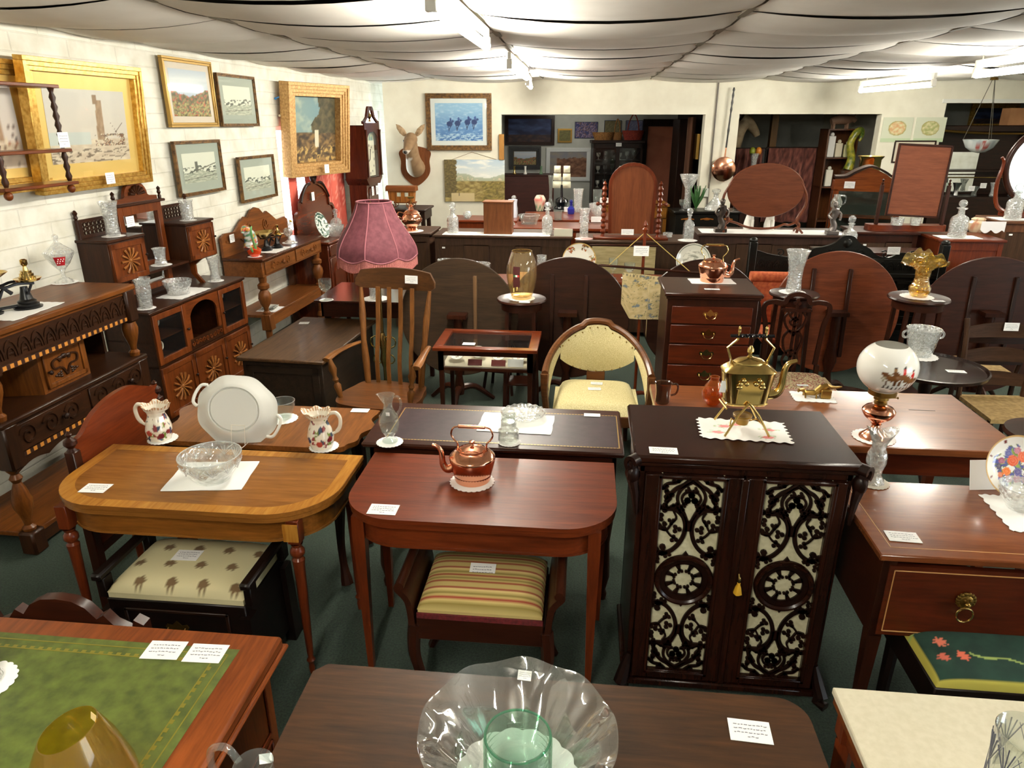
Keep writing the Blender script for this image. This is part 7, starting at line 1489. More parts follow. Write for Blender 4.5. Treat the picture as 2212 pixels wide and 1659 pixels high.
# right: decanters, pot, round mirror
decanter((3.46,7.02,1.035),'square cut decanter with ball stopper on the red brown chest right of the settle',.34,.075,'round','ball'); cloth((3.48,7.04,1.0305),.36,.2,'white mat under the decanter on the red brown chest',0,.005,8)
decanter((4.10,7.36,1.165),'tall decanter with ball stopper on the tall chest at the right edge',.33,.07,'round'); cloth((4.35,7.4,1.1605),.8,.25,'white runner on the tall chest at the right edge',0,.006,12)
g=G(); g.grid(lambda s_,q:(-.0+.22*s_,-.0,-.11*q*(.7+.3*abs(sin(s_*7)))),16,6,lambda s_,q:(236,236,238)); g.out('lace_drape',vcol('lace white',.9),None,loc=(3.74,7.18,1.16),normals=False,label='white lace edge hanging beside the tall chest at the right',cat='cloth')
G().lathe([(0,0),(.06,0),(.085,.04),(.085,.09),(.06,.11),(.065,.125),(.04,.14),(0,.14)],seg=28).out('ginger_jar',vcol('cream pot',.2,.4),None,loc=(3.83,7.42,1.03),colf=lambda x,y,z_:(206,150,120) if fbm(x*30,y*30,z_*30)>.2 else (226,206,172),label='small squat cream pot between the two right-hand decanters',cat='pot')
cup((4.62,7.35,1.162),'small cut glass cut by the right edge on the tall chest',.1,.05,'cut_tumbler',CUT,'drinking glasses',False)
t=T('round_mirror','large round swing mirror in dark frame at the right edge','mirror',(4.40,7.55,1.162)); g=G(); g.tube([(.0+.36*cos(a),0,.48+.36*sin(a)) for a in [2*PI*i/56 for i in range(56)]],.028,10,closed=True); g.out('round_frame',dmah('Z'),t); G().lathe([(0,0),(.345,0),(.345,.006),(0,.006)],seg=56,mat=MX.Translation((0,.0,.48))@MX.Rotation(PI/2,4,'X')).out('mirror',MIR,t)
for x in (-1,1): G().tube(cat_curve([(x*.2,0,.02),(x*.36,0,.10),(x*.41,0,.3),(x*.39,0,.5),(x*.42,0,.56)],5),[.024,.02,.018,.014],8).out('curved_arm',mah('Z'),t)
G().box(-.3,.3,-.1,.08,0,.05,.01).out('base',mah('X'),t)
upcard((4.42,7.52,1.42),'price card on the glass of the round mirror',.08,.07,0)
# ================================================================ things near the back wall
def bk(x,z_,off=0.0,D=10.0): return BW(x,z_,off,D)
def racec(s_,q):
    b=mixc((64,112,178),(150,190,222),q*1.2)
    b=mixc(b,(190,214,232),max(0,fbm(s_*10,q*18))*1.0)
    for i,(cx,cz) in enumerate(((.30,.45),(.47,.47),(.68,.5),(.82,.5))):
        X=(s_-cx)*1.35; Z=q-cz
        if (X/.085)**2+(Z/.075)**2<1: return (36,58,112)
        if ((X-.03)/.03)**2+((Z-.11)/.05)**2<1: return (56,84,150) if i%2 else (40,66,130)
        if ((X-.09)/.035)**2+((Z-.07)/.03)**2<1: return (44,70,126)
        if -.2<Z<-.05 and (abs(X+.06+.25*(Z))<.011 or abs(X-.05-.4*Z)<.011): return (36,56,100)
    if q<.2 and fbm(s_*12,q*26)>.05: return (176,204,226)
    return b
picture('blue print of galloping racehorses in a gilt and brown frame on the back wall',bk(-.705,2.035,.005),PH,.87*K,.71*K,BRF,.065,.04,racec,plain('white mount',(226,228,226),.8),.06,90,64,steps=3)
def lands(s_,q):
    hz=.62+.06*sin(s_*7)+.03*fbm(s_*9,0)
    b=mixc((176,196,210),(226,226,216),(1-q)*2.2) if q>hz else mixc((170,178,160),(150,146,100),(hz-q)*3.5)
    if q>hz: b=mixc(b,(232,232,224),max(0,1.6*fbm(s_*4,q*9)))
    if .5<q<hz-.06 and fbm(s_*16,q*40)>.2: b=(206,190,160)
    if q<.5: b=mixc((110,92,48),(168,150,92),.5+fbm(s_*12,q*16))
    if s_<.2+.04*fbm(q*12,0) and q>.1: b=mixc((76,66,38),(116,100,58),.5+fbm(s_*30,q*30))
    if s_>.62 and q<.48 and fbm(s_*9,q*9)>-.2: b=mixc((96,84,40),(146,128,66),.5+fbm(s_*20,q*20))
    if q<.2 and .1<s_<.5: b=(196,176,132)
    if abs(s_-.24)<.008 and .13<q<.2: b=(50,40,36)
    return b
t=T('landscape_canvas','unframed canvas landscape with trees and hills hung on a string on the back wall','picture',bk(-.51,1.285,.0),PH); G().box(-.41*K,.41*K,-.03,-.002,-.275*K,.275*K,.002).out('canvas_stretcher',plain('raw canvas',(150,138,112),.9),t); G().grid(lambda s_,q:((-.41+.82*s_)*K,-.032,(-.275+.55*q)*K),80,56,lands).out('painting',vcol('painted paper',.75),t,normals=False); G().tube([(-.33,-.004,.28),(-.03,-.006,.385),(.33,-.004,.28)],.0025,6).out('string',plain('brown string',(120,100,70),.9),t)
# stag head
t=T('deer_head','mounted doe head on a wooden shield on the back wall','mounted deer head',bk(-1.31,1.60,.0),PH); sh=[tuple(q) for q in cat_curve([(0,-.40),(-.14,-.31),(-.205,-.2),(-.20,-.06),(-.225,.04),(-.19,.09),(-.12,.12),(0,.14),(.12,.12),(.19,.09),(.225,.04),(.20,-.06),(.205,-.2),(.14,-.31)],4,True)]
G().ext(sh,'Y',-.03,-.001).out('shield',wood('shield oak',(104,58,32),(142,88,54),'Z',rough=.35),t)
FUR=noisy('fawn fur',(138,112,82),(184,156,120),26,.9,.5,.004,4)
def furc(x,y,z_): 
    b=mixc((122,94,66),(152,124,92),.5+.6*fbm(x*20,y*20,z_*20))
    if z_<-.02 and x<-.02: b=(222,216,204)
    if y<-.40 and z_<.1: b=(206,196,182)
    return b
g=G(); g.tube(cat_curve([(.02,-.06,-.16),(.01,-.12,-.13),(-.0,-.19,-.05),(-.01,-.24,.06),(-.015,-.27,.17),(-.02,-.285,.22)],5),[.125,.13,.115,.095,.09,.085,.07],20); 
g.tube(cat_curve([(0,-.21,.245),(-.01,-.27,.235),(-.025,-.34,.19),(-.045,-.42,.125),(-.06,-.475,.085),(-.064,-.492,.072)],5),[.05,.085,.09,.078,.058,.045,.042,.034],20); g.out('head',vcol('deer fur',.95),t,colf=furc,ang=80)
def ear(s_):
    g=G(); g.lathe([(0,0),(.03,.03),(.042,.09),(.03,.16),(0,.21)],seg=14,sy=.35); return g.out('ear',FUR,t,loc=(-.015+s_*.06,-.24,.27),rot=(R(-8),s_*R(40),s_*R(-12)))
ear(-1); ear(1)
for s_ in (-1,1): G().ball(-.03+s_*.074,-.335,.215,.014,.7,1,1,10,8).out('eye',plain('dark glass eye',(20,16,14),.05,coat=1),t)
G().ball(-.066,-.505,.075,.026,1,.55,.8,12,8).out('nose',plain('black nose',(26,22,22),.3),t)
# gypsy caravan model
t=T('corner_table','dark carved table in the far left corner under the caravan model','table',(-2.09,8.45,0)); G().box(-.30,.25,-.25,.25,1.06,1.085,.006).box(-.28,.23,-.2,.2,.96,1.06).out('top',blk('X'),t)
for x in (-.26,.2): G().bar((x,-.15,0),(x,-.15,.96),.045).bar((x,.15,0),(x,.15,.96),.045).out('leg',blk('Z'),t)
t=T('model_caravan','wooden model of a horse-drawn bow top caravan on the corner table','model caravan',(-2.15,8.38,1.087),0,s=.74); 
CVN=wood('model pine',(150,92,36),(190,126,60),'Z',rough=.5); CR=wood('model brown',(104,58,26),(140,84,42),'X',rough=.5)
G().ext([(-.19,.09),(.19,.09),(.21,.27),(-.21,.27)],'Y',-.08,.08).out('body',CVN,t); G().ext([(-.26,.26)]+[(-.26+.0,.27)]+[(.26*cos(PI-PI*i/8),.285+.055*sin(PI*i/8)) for i in range(1,8)]+[(.26,.26)],'Y',-.1,.1) if 0 else None
g=G(); L=[(-.105,.262),(-.10,.29)]+[(.1*cos(PI-PI*i/8),.30+.045*sin(PI*i/8)) for i in range(9)]+[(.105,.262)]; g.ext(L,'X',-.24,.24); g.out('roof',CR,t)
for i in range(5): G().box(-.16+.075*i,-.155+.075*i,-.086,-.08,.1,.26).out('slat',CR,t)
for i in range(2): G().box(-.06+.12*i,.0+.12*i,-.084,-.08,.18,.24).out('window',plain('tiny window',(190,196,180),.3),t)
for x in (-.14,.14):
    for y in (-.09,.09):
        g=G(); g.tube([(x+.055*cos(2*PI*i/24),y,.056+.055*sin(2*PI*i/24)) for i in range(24)],.006,6,closed=True)
        for k in range(4): g.bar((x-.05*cos(k*PI/4),y,.056-.05*sin(k*PI/4)),(x+.05*cos(k*PI/4),y,.056+.05*sin(k*PI/4)),.006)
        g.out('wheel',CR,t)
G().bar((-.18,-.07,.09),(-.36,-.07,.02),.01).bar((-.18,.07,.09),(-.36,.07,.02),.01).box(-.2,.22,-.075,.075,.075,.092).out('shafts',CR,t); G().box(-.015,.015,-.001,.001,-.02,.02).out('hang_tag',CARD,t,loc=(-.13,-.1,.09))
# far-left small items on low furniture behind long chest
backchest('low brown sideboard behind the long dark chest',-1.55,-.75,8.0,8.45,1.0,mah,1,'back_sideboard')
for i,(x,lab,f) in enumerate(((-1.33,'round glass paperweight on the low brown sideboard',0),(-1.02,'small fluted glass vase on the low brown sideboard',1),(-.86,'small squat glass vase on the low brown sideboard',1))):
    if f==0: G().ball(0,0,.045,.05,1,1,.9,18,12).out('paperweight',glass('paperweight glass',(240,248,248),50,.25,.35),None,loc=(x,8.1,1.002),label=lab,cat='paperweight')
    else: flarevase((x,8.1,1.001),lab,.13 if i==1 else .08,.025,.03 if i==1 else .04,.016)
t=T('china_jug','white china jug with handle left of the small brown box cabinet','jug',(-.83,8.3,1.001)); G().lathe([(0,0),(.05,0),(.055,.05),(.05,.16),(.055,.2),(.05,.198),(.045,.15),(0,.02)],seg=24).out('jug_body',plain('pale blue white china',(216,220,232),.2,coat=.4),t); G().tube(cat_curve([(-.05,0,.18),(-.09,0,.17),(-.09,0,.08),(-.053,0,.06)],4),.008,8).out('handle',MT['pale blue white china'],t)
# desks in and before the left opening
def simpletable(label,x,y,w,d,h,mt,rz=0,name='back_table',lip=None,drawers=0):
    t=T(name,label,'table',(x,y,0),rz); G().box(-w/2,w/2,-d/2,d/2,h-.03,h,.004).out('tabletop',mt('X'),t); g=G(); frame(g,w-.04,d-.04,h-.18,h-.03); g.out('apron',mt('X'),t)
    for k in range(drawers): a=-w/2+.03+(w-.06)*k/drawers; d_=G().box(a+.005,a+(w-.06)/drawers-.005,-d/2+.008,-d/2+.02,h-.17,h-.045,.002).out('drawer',mt('X'),t); knob(d_,a+(w-.06)/drawers/2,-d/2+.006,h-.1,.01,BRASS)
    for sx in (-1,1):
        for sy in (-1,1): G().bar((sx*(w/2-.05),sy*(d/2-.05),0),(sx*(w/2-.05),sy*(d/2-.05),h-.18),.045).out('leg',mt('Z'),t)
    return t
simpletable('mahogany table with drawers behind the long chest, nearest of the stepped tables',-.12,7.85,1.5,.5,.98,mah,0,drawers=3)
simpletable('second stepped mahogany table behind, holding vases and a ship model',.0,8.70,1.46,.76,.98,mah,R(2),drawers=2)
YW=lambda q='X':wood('yellow brown veneer',(120,78,28),(164,116,50),q)
simpletable('yellow brown desk with drawers left of the arched dressing mirror',.62,9.42,.85,.5,1.07,YW,R(4),drawers=2)
def backglass(L):
    for (k,u,v,z_,lab,a) in L:
        p=at(u,v,z_)
        if k=='d': decanter(p,lab,*a)
        elif k=='v': flarevase(p,lab,*a)
        elif k=='b': bowl(p,lab,*a)
        elif k=='c': cup(p,lab,*a)
backglass([('d',1110,471,.981,'small decanter with ball stopper just right of the brown box cabinet',(.26,.045,'round')),('b',1143,484,.981,'cut glass bowl on the nearest stepped table',(.12,.1,CLR,.7)),('d',1098,486,.981,'dark-necked round decanter beside the cut bowl',(.16,.05,'ship')),
 ('c',1205,475,.981,'glass tumbler with white tag on the stepped table',(.11,.05,'glass_tumbler',CLR,'drinking glasses',False)),('v',1262,482,.981,'cut vase next to the white price card on the stepped table',(.16,.06,.07,.05)),('b',1290,470,.981,'crystal bowl left of the dressing mirror post',(.1,.16,CUT,.4)),
 ('v',1248,458,.981,'tall crystal vase on the second stepped table',(.28,.06,.07,.05,CUTF)),('v',1189,452,.981,'tall clear glass candlestick on the second stepped table',(.42,.05,.035,.018,CLR,'glass_candlestick','candlestick','glass candlesticks')),('c',1228,452,.981,'small glass sugar bowl on the second stepped table',(.09,.06,'glass_tumbler',CLR,'drinking glasses',False)),
 ('c',1290,437,1.071,'clear glass beaker on the yellow brown desk',(.16,.06,'glass_tumbler',CLR,'drinking glasses',False))])
p=at(1166,455,.981); G().lathe([(0,0),(.045,0),(.055,.05),(.065,.09),(.075,.14),(.06,.17),(.045,.19),(.04,.187),(0,.05)],seg=28).out('china_vase',vcol('glazed china',.12,.5),None,loc=(p[0],p[1]-.0,.981),colf=lambda x,y,z_:(120,160,120) if z_<.08 and fbm(x*20,y*20,z_*20)>0 else ((216,120,110) if fbm(x*18,y*18,z_*18)>.15 else (236,214,190)),label='painted china vase with pink top on the second stepped table',cat='vase')
p=at(1212,452,.981); t=T('ship_model','small model with rounded cream sails on a dark base','model ship',(p[0],p[1]+.05,.981)); G().lathe([(.1,0),(.1,.015),(.07,.04),(.09,.09),(.08,.12),(.02,.15),(.015,.3)],seg=24).out('dark_base',plain('gloss black pot',(14,14,22),.1,coat=.5),t)
for i in range(3):
    for s_ in (-1,1): G().grid(lambda a,b,s_=s_,i=i:(s_*.06+(-.055+.11*a)*(1-.12*i),-.03*sin(PI*b)*sin(PI*a),.26+.095*i+.085*b),8,8,lambda a,b:(216,214,190)).out('sail',vcol('sail cloth',.9),t,normals=False)
p=at(1242,462,.981); t=T('blue_glass_bottle','small blue stoppered bottle among the glass on the second stepped table','bottle',(p[0]-.05,p[1],.981)); G().lathe([(0,0),(.04,0),(.045,.06),(.015,.1),(.02,.12)],seg=20).out('body',glass('cobalt glass',(70,80,200),0,.3,.4),t); G().ball(0,0,.145,.022,1,1,1.2,10,8).out('stopper',glass('cobalt glass',(70,80,200),0,.3,.4),t)
for i,(u,v,z_,lab) in enumerate(((1229,458,.99,'upper of two stacked price cards on the second stepped table'),(1288,480,.99,'wide price card standing on the nearest stepped table'),(1306,438,1.075,'price card on the yellow brown desk'))):
    p=at(u,v,z_); upcard((p[0],p[1]-.03,p[2]+.035),lab,.12,.06,0)
# black ormolu cabinet
t=T('ebonised_cabinet','black cabinet with gilt inlay beside the pillar of the back wall','cabinet',(1.50,9.3,0),PH); G().box(-.42,.42,-.2,.2,.97,1.0,.006).box(-.39,.39,-.17,.2,0,.97).out('carcase',black('X'),t)
g=G()
for x in (-.24,0,.24): g.rib([(x-.08,.9),(x,.915),(x+.08,.9)],.012,-.178,-.17); g.ball(x,-.172,.9,.02,2,.3,.6,10,6)
g.out('gilt_inlay',plain('orange gilt inlay',(170,104,36),.4,.4),t); 
decanter((rel(t,.12,-.05,1.001)),'triangular ship decanter on the black cabinet by the pillar',.26,.085,'ship','cone',CUT); cup(rel(t,-.3,-.08,1.001),'small glass on a white mat at the left of the black cabinet',.13,.04,'glass_goblet',CLR); cup(rel(t,.34,-.1,1.001),'thin wine glass at the right end of the black cabinet',.14,.035,'glass_goblet',CLR)
flarevase(rel(t,-.2,.08,1.001),'tall crystal vase with glass flowers at the left of the black cabinet',.42,.05,.12,.04,CUT,'crystal_centrepiece','centrepiece')
g=G(); random.seed(3)
for i in range(26): a=random.random()*6.28; r=random.random()*.12; g.tube([(0,0,0),(r*cos(a)*.6,r*sin(a)*.6,.14),(r*cos(a),r*sin(a),.2+.1*random.random())],[.003,.012,.004],5)
g.out('green_glass_spray',plain('green leaves',(52,96,46),.5),None,loc=rel(t,-.10,.02,1.0),label='green leafy spray on the black cabinet near the doorway',cat='plant')
# copper warming pan, pipe, switch
warmpan(bk(2.86,1.44,.06),PH,'copper warming pan with black turned handle hanging on the pillar',1.06,.165,COPPER,plain('black turned wood',(24,18,16),.35),R(2))
g=G(); g.tube([(.0,-.015,.1),(.0,-.015,2.55)],.011,8); o=g.out('conduit_pipe',plain('grey brown pipe',(96,88,80),.5),None,loc=bk(2.70,2.05)[:2]+(0,),label='thin vertical conduit pipe down the white pillar',cat='pipe'); G().box(-.04,.04,-.04,0,-.07,.05,.004).out('switch_box',plain('pale grey switch',(204,206,196),.4),o,loc=(-.04,-.0,1.10))
# corner display cabinet
t=T('display_cabinet','glazed orange mahogany display cabinet with arched bonnet top before the back wall','cabinet',(3.22,8.75,0),R(-14)); DC=lambda q='X':wood('orange mahogany',(112,54,22),(158,88,42),q)
bt=[(-.36,1.42)]+[tuple(q) for q in cat_curve([(-.36,1.45),(-.24,1.46),(-.14,1.52),(0,1.57),(.14,1.52),(.24,1.46),(.36,1.45)],4)]+[(.36,1.42)]
g=G(); g.ext([(x,z_-.02) for x,z_ in bt][:-1]+[(.36,1.40)],'Y',-.18,-.16); g.box(-.36,.36,-.18,.18,1.30,1.40); g.out('bonnet',DC('X'),t); G().rib(bt[1:-1],.022,-.2,.1).out('cornice',blk('X'),t)
g=G(); g.box(-.36,-.30,-.18,-.15,.1,1.32).box(.30,.36,-.18,-.15,.1,1.32).box(-.3,.3,-.18,-.15,.1,.72).box(-.36,.36,.16,.18,.1,1.4).box(-.35,.35,-.15,.16,.74,.75).box(-.35,.35,-.15,.16,1.0,1.008); g.out('case',DC('Z'),t); G().box(-.3,.3,-.168,-.164,.72,1.30).out('pane',PANE,t); G().box(-.35,.35,.14,.158,.74,1.3).out('mirror',plain('green mirror back',(90,110,100),.1,.6),t); G().box(-.355,-.35,-.15,.16,.74,1.3).out('side_pane',PANE,t); G().box(-.34,.34,-.16,.16,0,.1).out('plinth',blk('X'),t)
upcard(rel(t,-.2,-.19,1.37),'price card on the bonnet of the glazed display cabinet',.11,.075,R(-14))
for i in range(6): cup(rel(t,-.24+.09*i,-.02+.05*(i%2),.751),'wine glass %s inside the glazed display cabinet'%['at the far left','second from the left','third from the left','third from the right','second from the right','at the far right'][i],.13,.035,'wine_glass',CLR,'glasses in the display cabinet')
# prints on back wall
def disc(cx,c2):
    def f(s_,q):
        r=math.hypot(s_-.5,q-.56); 
        if r<.26: return mixc(c2,(214,206,160),.5+fbm(s_*9+cx,q*9)*1.2)
        if r<.3: return (168,158,98)
        if q<.14: return (186,202,166)
        return (206,210,188)
    return f
for i,(x,lab,c2) in enumerate(((5.14,'left of two pale green square prints with round medallion',(206,158,112)),(5.58,'right of two pale green square prints with round medallion',(160,164,104)))):
    t=T('medallion_print',lab,'picture',bk(x,1.94,.0),PH,'pale green medallion prints'); G().box(-.20*K,.20*K,-.012,-.001,-.155*K,.155*K,.001).out('board',plain('pale green board',(200,206,184),.8),t); G().grid(lambda s_,q:((-.2+.4*s_)*K,-.0125,(-.155+.31*q)*K),36,36,disc(i*7,c2)).out('painting',vcol('painted paper',.75),t,normals=False)
picture('thin dark framed picture mostly hidden by the rectangular swing mirror',bk(5.42,1.66,.0),PH,.58,.30,blk('X'),.02,.02,etch(1),plain('beige mount',(206,196,176),.8),.05,20,16,False)
for x,lab in ((-.115,'narrow light wood plank picture at the left jamb of the left opening'),): G().box(-.035,.035,-.05,-.001,-.17,.17,.002).out('wood_block',wood('pale pine',(176,128,70),(206,160,98),'Z',rough=.6),None,loc=bk(-.14,1.72,.0),rz=PH,label=lab,cat='board')
# ---- back room behind the left opening
def br(x,z_,off=0.0): return BW(x,z_,off,13.0)
def dark1(s_,q): return mixc((34,40,70),(70,86,126),max(0,.5+fbm(s_*3,q*4)-.8*abs(q-.65))) if q>.3 else mixc((40,34,40),(86,60,52),.5+fbm(s_*9,q*9))
DFR=wood('dark picture frame wood',(34,18,16),(60,34,28),'X')
picture('large dark blue night scene painting in the room behind',br(.31,1.895,.0),PH,.86*K,.49*K,DFR,.06,.04,dark1,None,0,40,30,False)
picture('small landscape in a wide black frame in the room behind',br(.23,1.44,.0),PH,.56*K,.39*K,plain('black frame',(18,18,18),.4),.08,.04,meadow,plain('brown slip',(120,100,70),.6),.01,30,20,False)
def aut(s_,q): return mixc((96,62,46),(150,110,84),.5+fbm(s_*9,q*9)) if q<.75+.1*fbm(s_*5,3) and s_>.18 else mixc((130,130,140),(150,140,130),.5+fbm(s_*4,q*4))
picture('autumn landscape print with wide white mount in the room behind',br(.99,1.33,.0),PH,.78*K,.56*K,plain('white mount',(226,228,226),.8),.07,.03,aut,None,0,40,30,False)
picture('small olive square wall plaque in the room behind',br(.92,1.81,.0),PH,.25*K,.23*K,OBRASS,.03,.03,lambda s_,q:mixc((90,86,50),(120,116,70),.5+fbm(s_*8,q*8)),None,0,10,10,False)
picture('unframed dark blue print of figures in the room behind',br(1.29,1.9,.0),PH,.40*K,.27*K,plain('blue edge',(60,66,90),.7),.01,.015,lambda s_,q:[(60,64,110),(150,130,150),(110,80,70)][int(abs(fbm(s_*12,q*9))*7)%3],None,0,26,18,False)
for i,x in enumerate((1.75,2.12)): picture(['small print above the brown basket on the bookcase','small bluish print above the red basket on the bookcase'][i],br(x,1.95,.0),PH,.3*K,.22*K,plain('blue edge',(60,66,90),.7),.01,.015,[lambda s_,q:mixc((90,84,50),(130,120,90),.5+fbm(s_*12,q*12)),lambda s_,q:mixc((90,96,130),(150,150,176),.5+fbm(s_*12,q*12))][i],None,0,14,12,False)
t=T('glazed_bookcase','dark glazed bookcase full of glassware in the room behind','bookcase',BW(1.80,2.05,.25,13.0)[:2]+(0,),PH); w=.42*K
g=G(); g.box(-w,-w+.04,-.2,.2,0,1.66).box(w-.04,w,-.2,.2,0,1.66).box(-w,w,.18,.2,0,1.66).box(-w,w,-.2,.2,0,.62).box(-.03,.03,-.2,-.17,.6,1.66).box(-w,w,-.2,.2,1.6,1.70); 
for z_ in (.62,.9,1.15,1.38): g.box(-w,w,-.15,.18,z_,z_+.015)
g.out('case',blk('Z'),t); G().box(-w-.03,w+.03,-.23,.2,1.68,1.73,.006).out('cornice',blk('X'),t)
for s_ in (-1,1):
    d_=G().box(s_*w/2-w/2+.03,s_*w/2+w/2-.03,-.19,-.187,.64,1.6).out('pane',PANE,t); g=G()
    for k in range(2): g.rib([(s_*w/2-.16,1.56-.25*k),(s_*w/2,1.32-.0*k),(s_*w/2+.16,1.56-.25*k)],.01,-.2,-.19)
    g.rib([(s_*w/2,.64),(s_*w/2,1.32)],.01,-.2,-.19); g.out('glazing_bars',blk('Z'),d_)
k=0; 
for z_ in (.637,.917,1.167,1.397):
    for i in range(6):
        k+=1; x=-.32+.128*i; q_=cup(rel(t,x,.0,z_),'small glass or china piece on the shelves of the glazed bookcase',.12+.02*(i%3),.04,'shelf_glass',[CLR,PORC,CUT][k%3],'glassware in the glazed bookcase')
def basket(pos,label,w,h,m,hoop):
    t=T('basket',label,'basket',pos,PH,'baskets on the bookcase'); G().lathe([(0,0),(w*.75,0),(w,h),(w*.96,h),(w*.7,.01)],seg=28,sy=.6,mod=lambda a,t_,r,h_:(r*(1+.015*sin(24*a)),h_)).out('basket_body',m,t)
    if hoop: G().tube(cat_curve([(-w*.5,0,h),(-w*.35,0,h*2),(0,0,h*2.7),(w*.35,0,h*2),(w*.5,0,h)],5),.01,6).out('handle',m,t)
WK=noisy('wicker',(112,74,34),(160,112,58),60,.8,.6,.004); RW=noisy('red wicker',(110,34,24),(150,54,36),60,.8,.6,.004)
bz=1.731; basket(rel(COL.objects[t.name],-.25,0,bz),'long brown wicker basket, left on top of the bookcase',.2,.13,WK,False); basket(rel(t,.0,0.02,bz),'small brown wicker basket with hoop handle, middle on the bookcase',.10,.13,WK,True); basket(rel(t,.28,0,bz),'red wicker basket with hoop handle, right on the bookcase',.2,.16,RW,True)
upcard(rel(t,.0,-.24,1.66),'price card on the cornice of the dark bookcase',.10,.06,PH)
# door of the back room
p=br(2.62,2.05,0.0); dg=G(); dg.box(-.36,-.28,-.06,-.001,0,2.0).box(.28,.36,-.06,-.001,0,2.0).box(-.36,.36,-.06,-.001,1.96,2.08); d_=dg.out('door_1',blk('Z'),None,loc=(p[0],p[1],0),rz=PH,kind='structure'); G().box(-.27,.27,-.02,-.001,.02,1.955).out('door_leaf',noisy('salmon door paint',(168,96,68),(186,112,82),3,.6,.1),d_)
# dark tall furniture at the right side of the opening (mirrors, curtains)
t=T('tall_dark_cupboard','tall dark cupboard beside the salmon door in the room behind','cupboard',BW(2.36,2.05,.5,11.9)[:2]+(0,),PH); G().box(.16,.42,-.2,.3,0,2.08,.01).out('case',blk('Z'),t)
g=G(); g.grid(lambda s_,q:(.0+.05*sin(s_*12),-.35*s_,.9+1.2*q),14,4,lambda s_,q:mixc((70,40,26),(112,84,50),.5+.5*sin(s_*24))); g.out('hanging_rug',vcol('rug fabric',.95),None,loc=BW(2.50,2.05,.3,10.9)[:2]+(0,),rz=PH,normals=False,label='rolled brown patterned rug standing at the right jamb of the left opening',cat='rug')
G().box(-.02,.02,-.2,.2,-.17,.17).out('gilt_edge_frame',OBRASS,None,loc=BW(2.545,1.72,.0,10.35),rz=PH,label='gilt picture frame seen edge-on inside the right jamb of the left opening',cat='picture')
# panel with small shelf (piano back)
t=T('upright_piano','plain dark red brown upright piano seen from behind in the left opening','piano',BW(.25,2.05,.0,11.2)[:2]+(0,),PH); G().box(-.40,.40,-.2,.2,.02,1.24,.005).out('case',wood('dark red brown',(56,26,24),(78,38,34),'X',rough=.5),t); G().box(-.42,.44,-.22,.2,1.24,1.26,.004).out('lid',MT['dark red brownX'],t)
for i,x in enumerate((-.22,-.05,.2)): flarevase(rel(t,x,-.05,1.261),'small ornament on top of the upright piano',.12,.03,.02,.015,[BRASS,PORC,plain('green pot',(90,120,90),.3)][i],'small_ornament','ornament','small ornaments on the piano')
# ---- right back rooms
t=T('rocking_horse','pale brown rocking horse head in the dark room behind the middle opening','rocking horse',BW(3.38,2.05,.0,11.2)[:2]+(0,),PH); g=G(); g.tube(cat_curve([(-.08,.1,1.2),(-.05,.05,1.6),(.02,0,1.9),(.10,0,2.03)],4),[.16,.13,.1,.09],14); g.tube(cat_curve([(.04,0,2.1),(.16,-.0,2.02),(.27,-.0,1.90),(.31,0,1.83)],4),[.08,.085,.06,.045],14); g.out('head_and_neck',noisy('dapple hide',(128,108,80),(170,150,118),8,.7,.1),t); G().tube(cat_curve([(-.08,.1,1.2),(-.04,.3,1.15),(0,.7,1.15)],4),[.2,.22,.2],14).out('body',MT['dapple hide'],t); 
for x in (-.12,.1):
    for y in (.15,.65): G().tube([(x,y,1.1),(x,y,.15)],[.06,.03],8).out('leg',MT['dapple hide'],t)
G().tube(cat_curve([(-.0,-.3,.22),(-.0,.1,.05),(-.0,.7,.05),(-.0,1.1,.22)],5),.04,8).out('rocker',blk('Y'),t)
G().box(-.05,.05,-.05,.05,0,2.6).out('roof_post',wood('pale post wood',(104,78,44),(140,108,66),'Z',rough=.7),None,loc=BW(3.95,2.05,0,11.3)[:2]+(0,),rz=PH,label='pale brown wooden post in the dark room behind the middle opening',cat='post')
def pers(s_,q): return mixc((64,30,24),(132,78,66),.5+.9*fbm(s_*22,q*12)) 
for i,(xa,xb,z1) in enumerate(((3.24,3.72,1.65),(3.78,4.55,1.66))):
    g=G(); g.grid(lambda s_,q,xa=xa,xb=xb,z1=z1:((xb-xa)*s_,-.0+.05*sin(s_*26)*(1-.5*q),.55+(z1-.55)*q),60,24,pers); g.out('patterned_throw',vcol('rug fabric',.95),None,loc=BW(xa,2.05,.0,10.9)[:2]+(0,),rz=PH,normals=False,label=['red patterned cloth at the left in the middle opening','wide red patterned cloth draped in the middle opening'][i],cat='cloth')
    G().tube([(-.02,.0,z1),(xb-xa+.05,.0,z1)],.015,8).box(-.02,.02,-.02,.02,0,z1).box(xb-xa,xb-xa+.04,-.02,.02,0,z1).out('rail_stand',blk('X'),None,loc=BW(xa,2.05,-.08,10.9)[:2]+(0,),rz=PH,label=['rail stand holding the left red cloth','rail stand holding the wide red cloth'][i],cat='stand')
cup(at(1628,360,1.35) if 0 else BW(3.13,1.43,.0,10.6),'x') if 0 else None
q_=at(1626,372,1.33); t=T('tall_plinth','dark plinth hidden behind the oval fire screen carrying a crystal vase','stand',(q_[0],q_[1],0)); G().box(-.15,.15,-.12,.12,0,1.33,.006).out('case',blk('Z'),t); flarevase((q_[0],q_[1],1.331),'crystal vase rising behind the top of the oval fire screen',.27,.04,.07,.04)
for i,(c,x) in enumerate((((120,130,30),-.04),((200,120,30),.05))): G().ball(0,0,.05,.045,1,1,1.3,12,8).out('ornamental_fruit',plain('fruit colour %d'%i,c,.4),None,loc=(q_[0]+x,q_[1],1.33+.25),label=['green fruit shape in the mouth of the tall crystal vase','orange fruit shape in the mouth of the tall crystal vase'][i],cat='ornament')
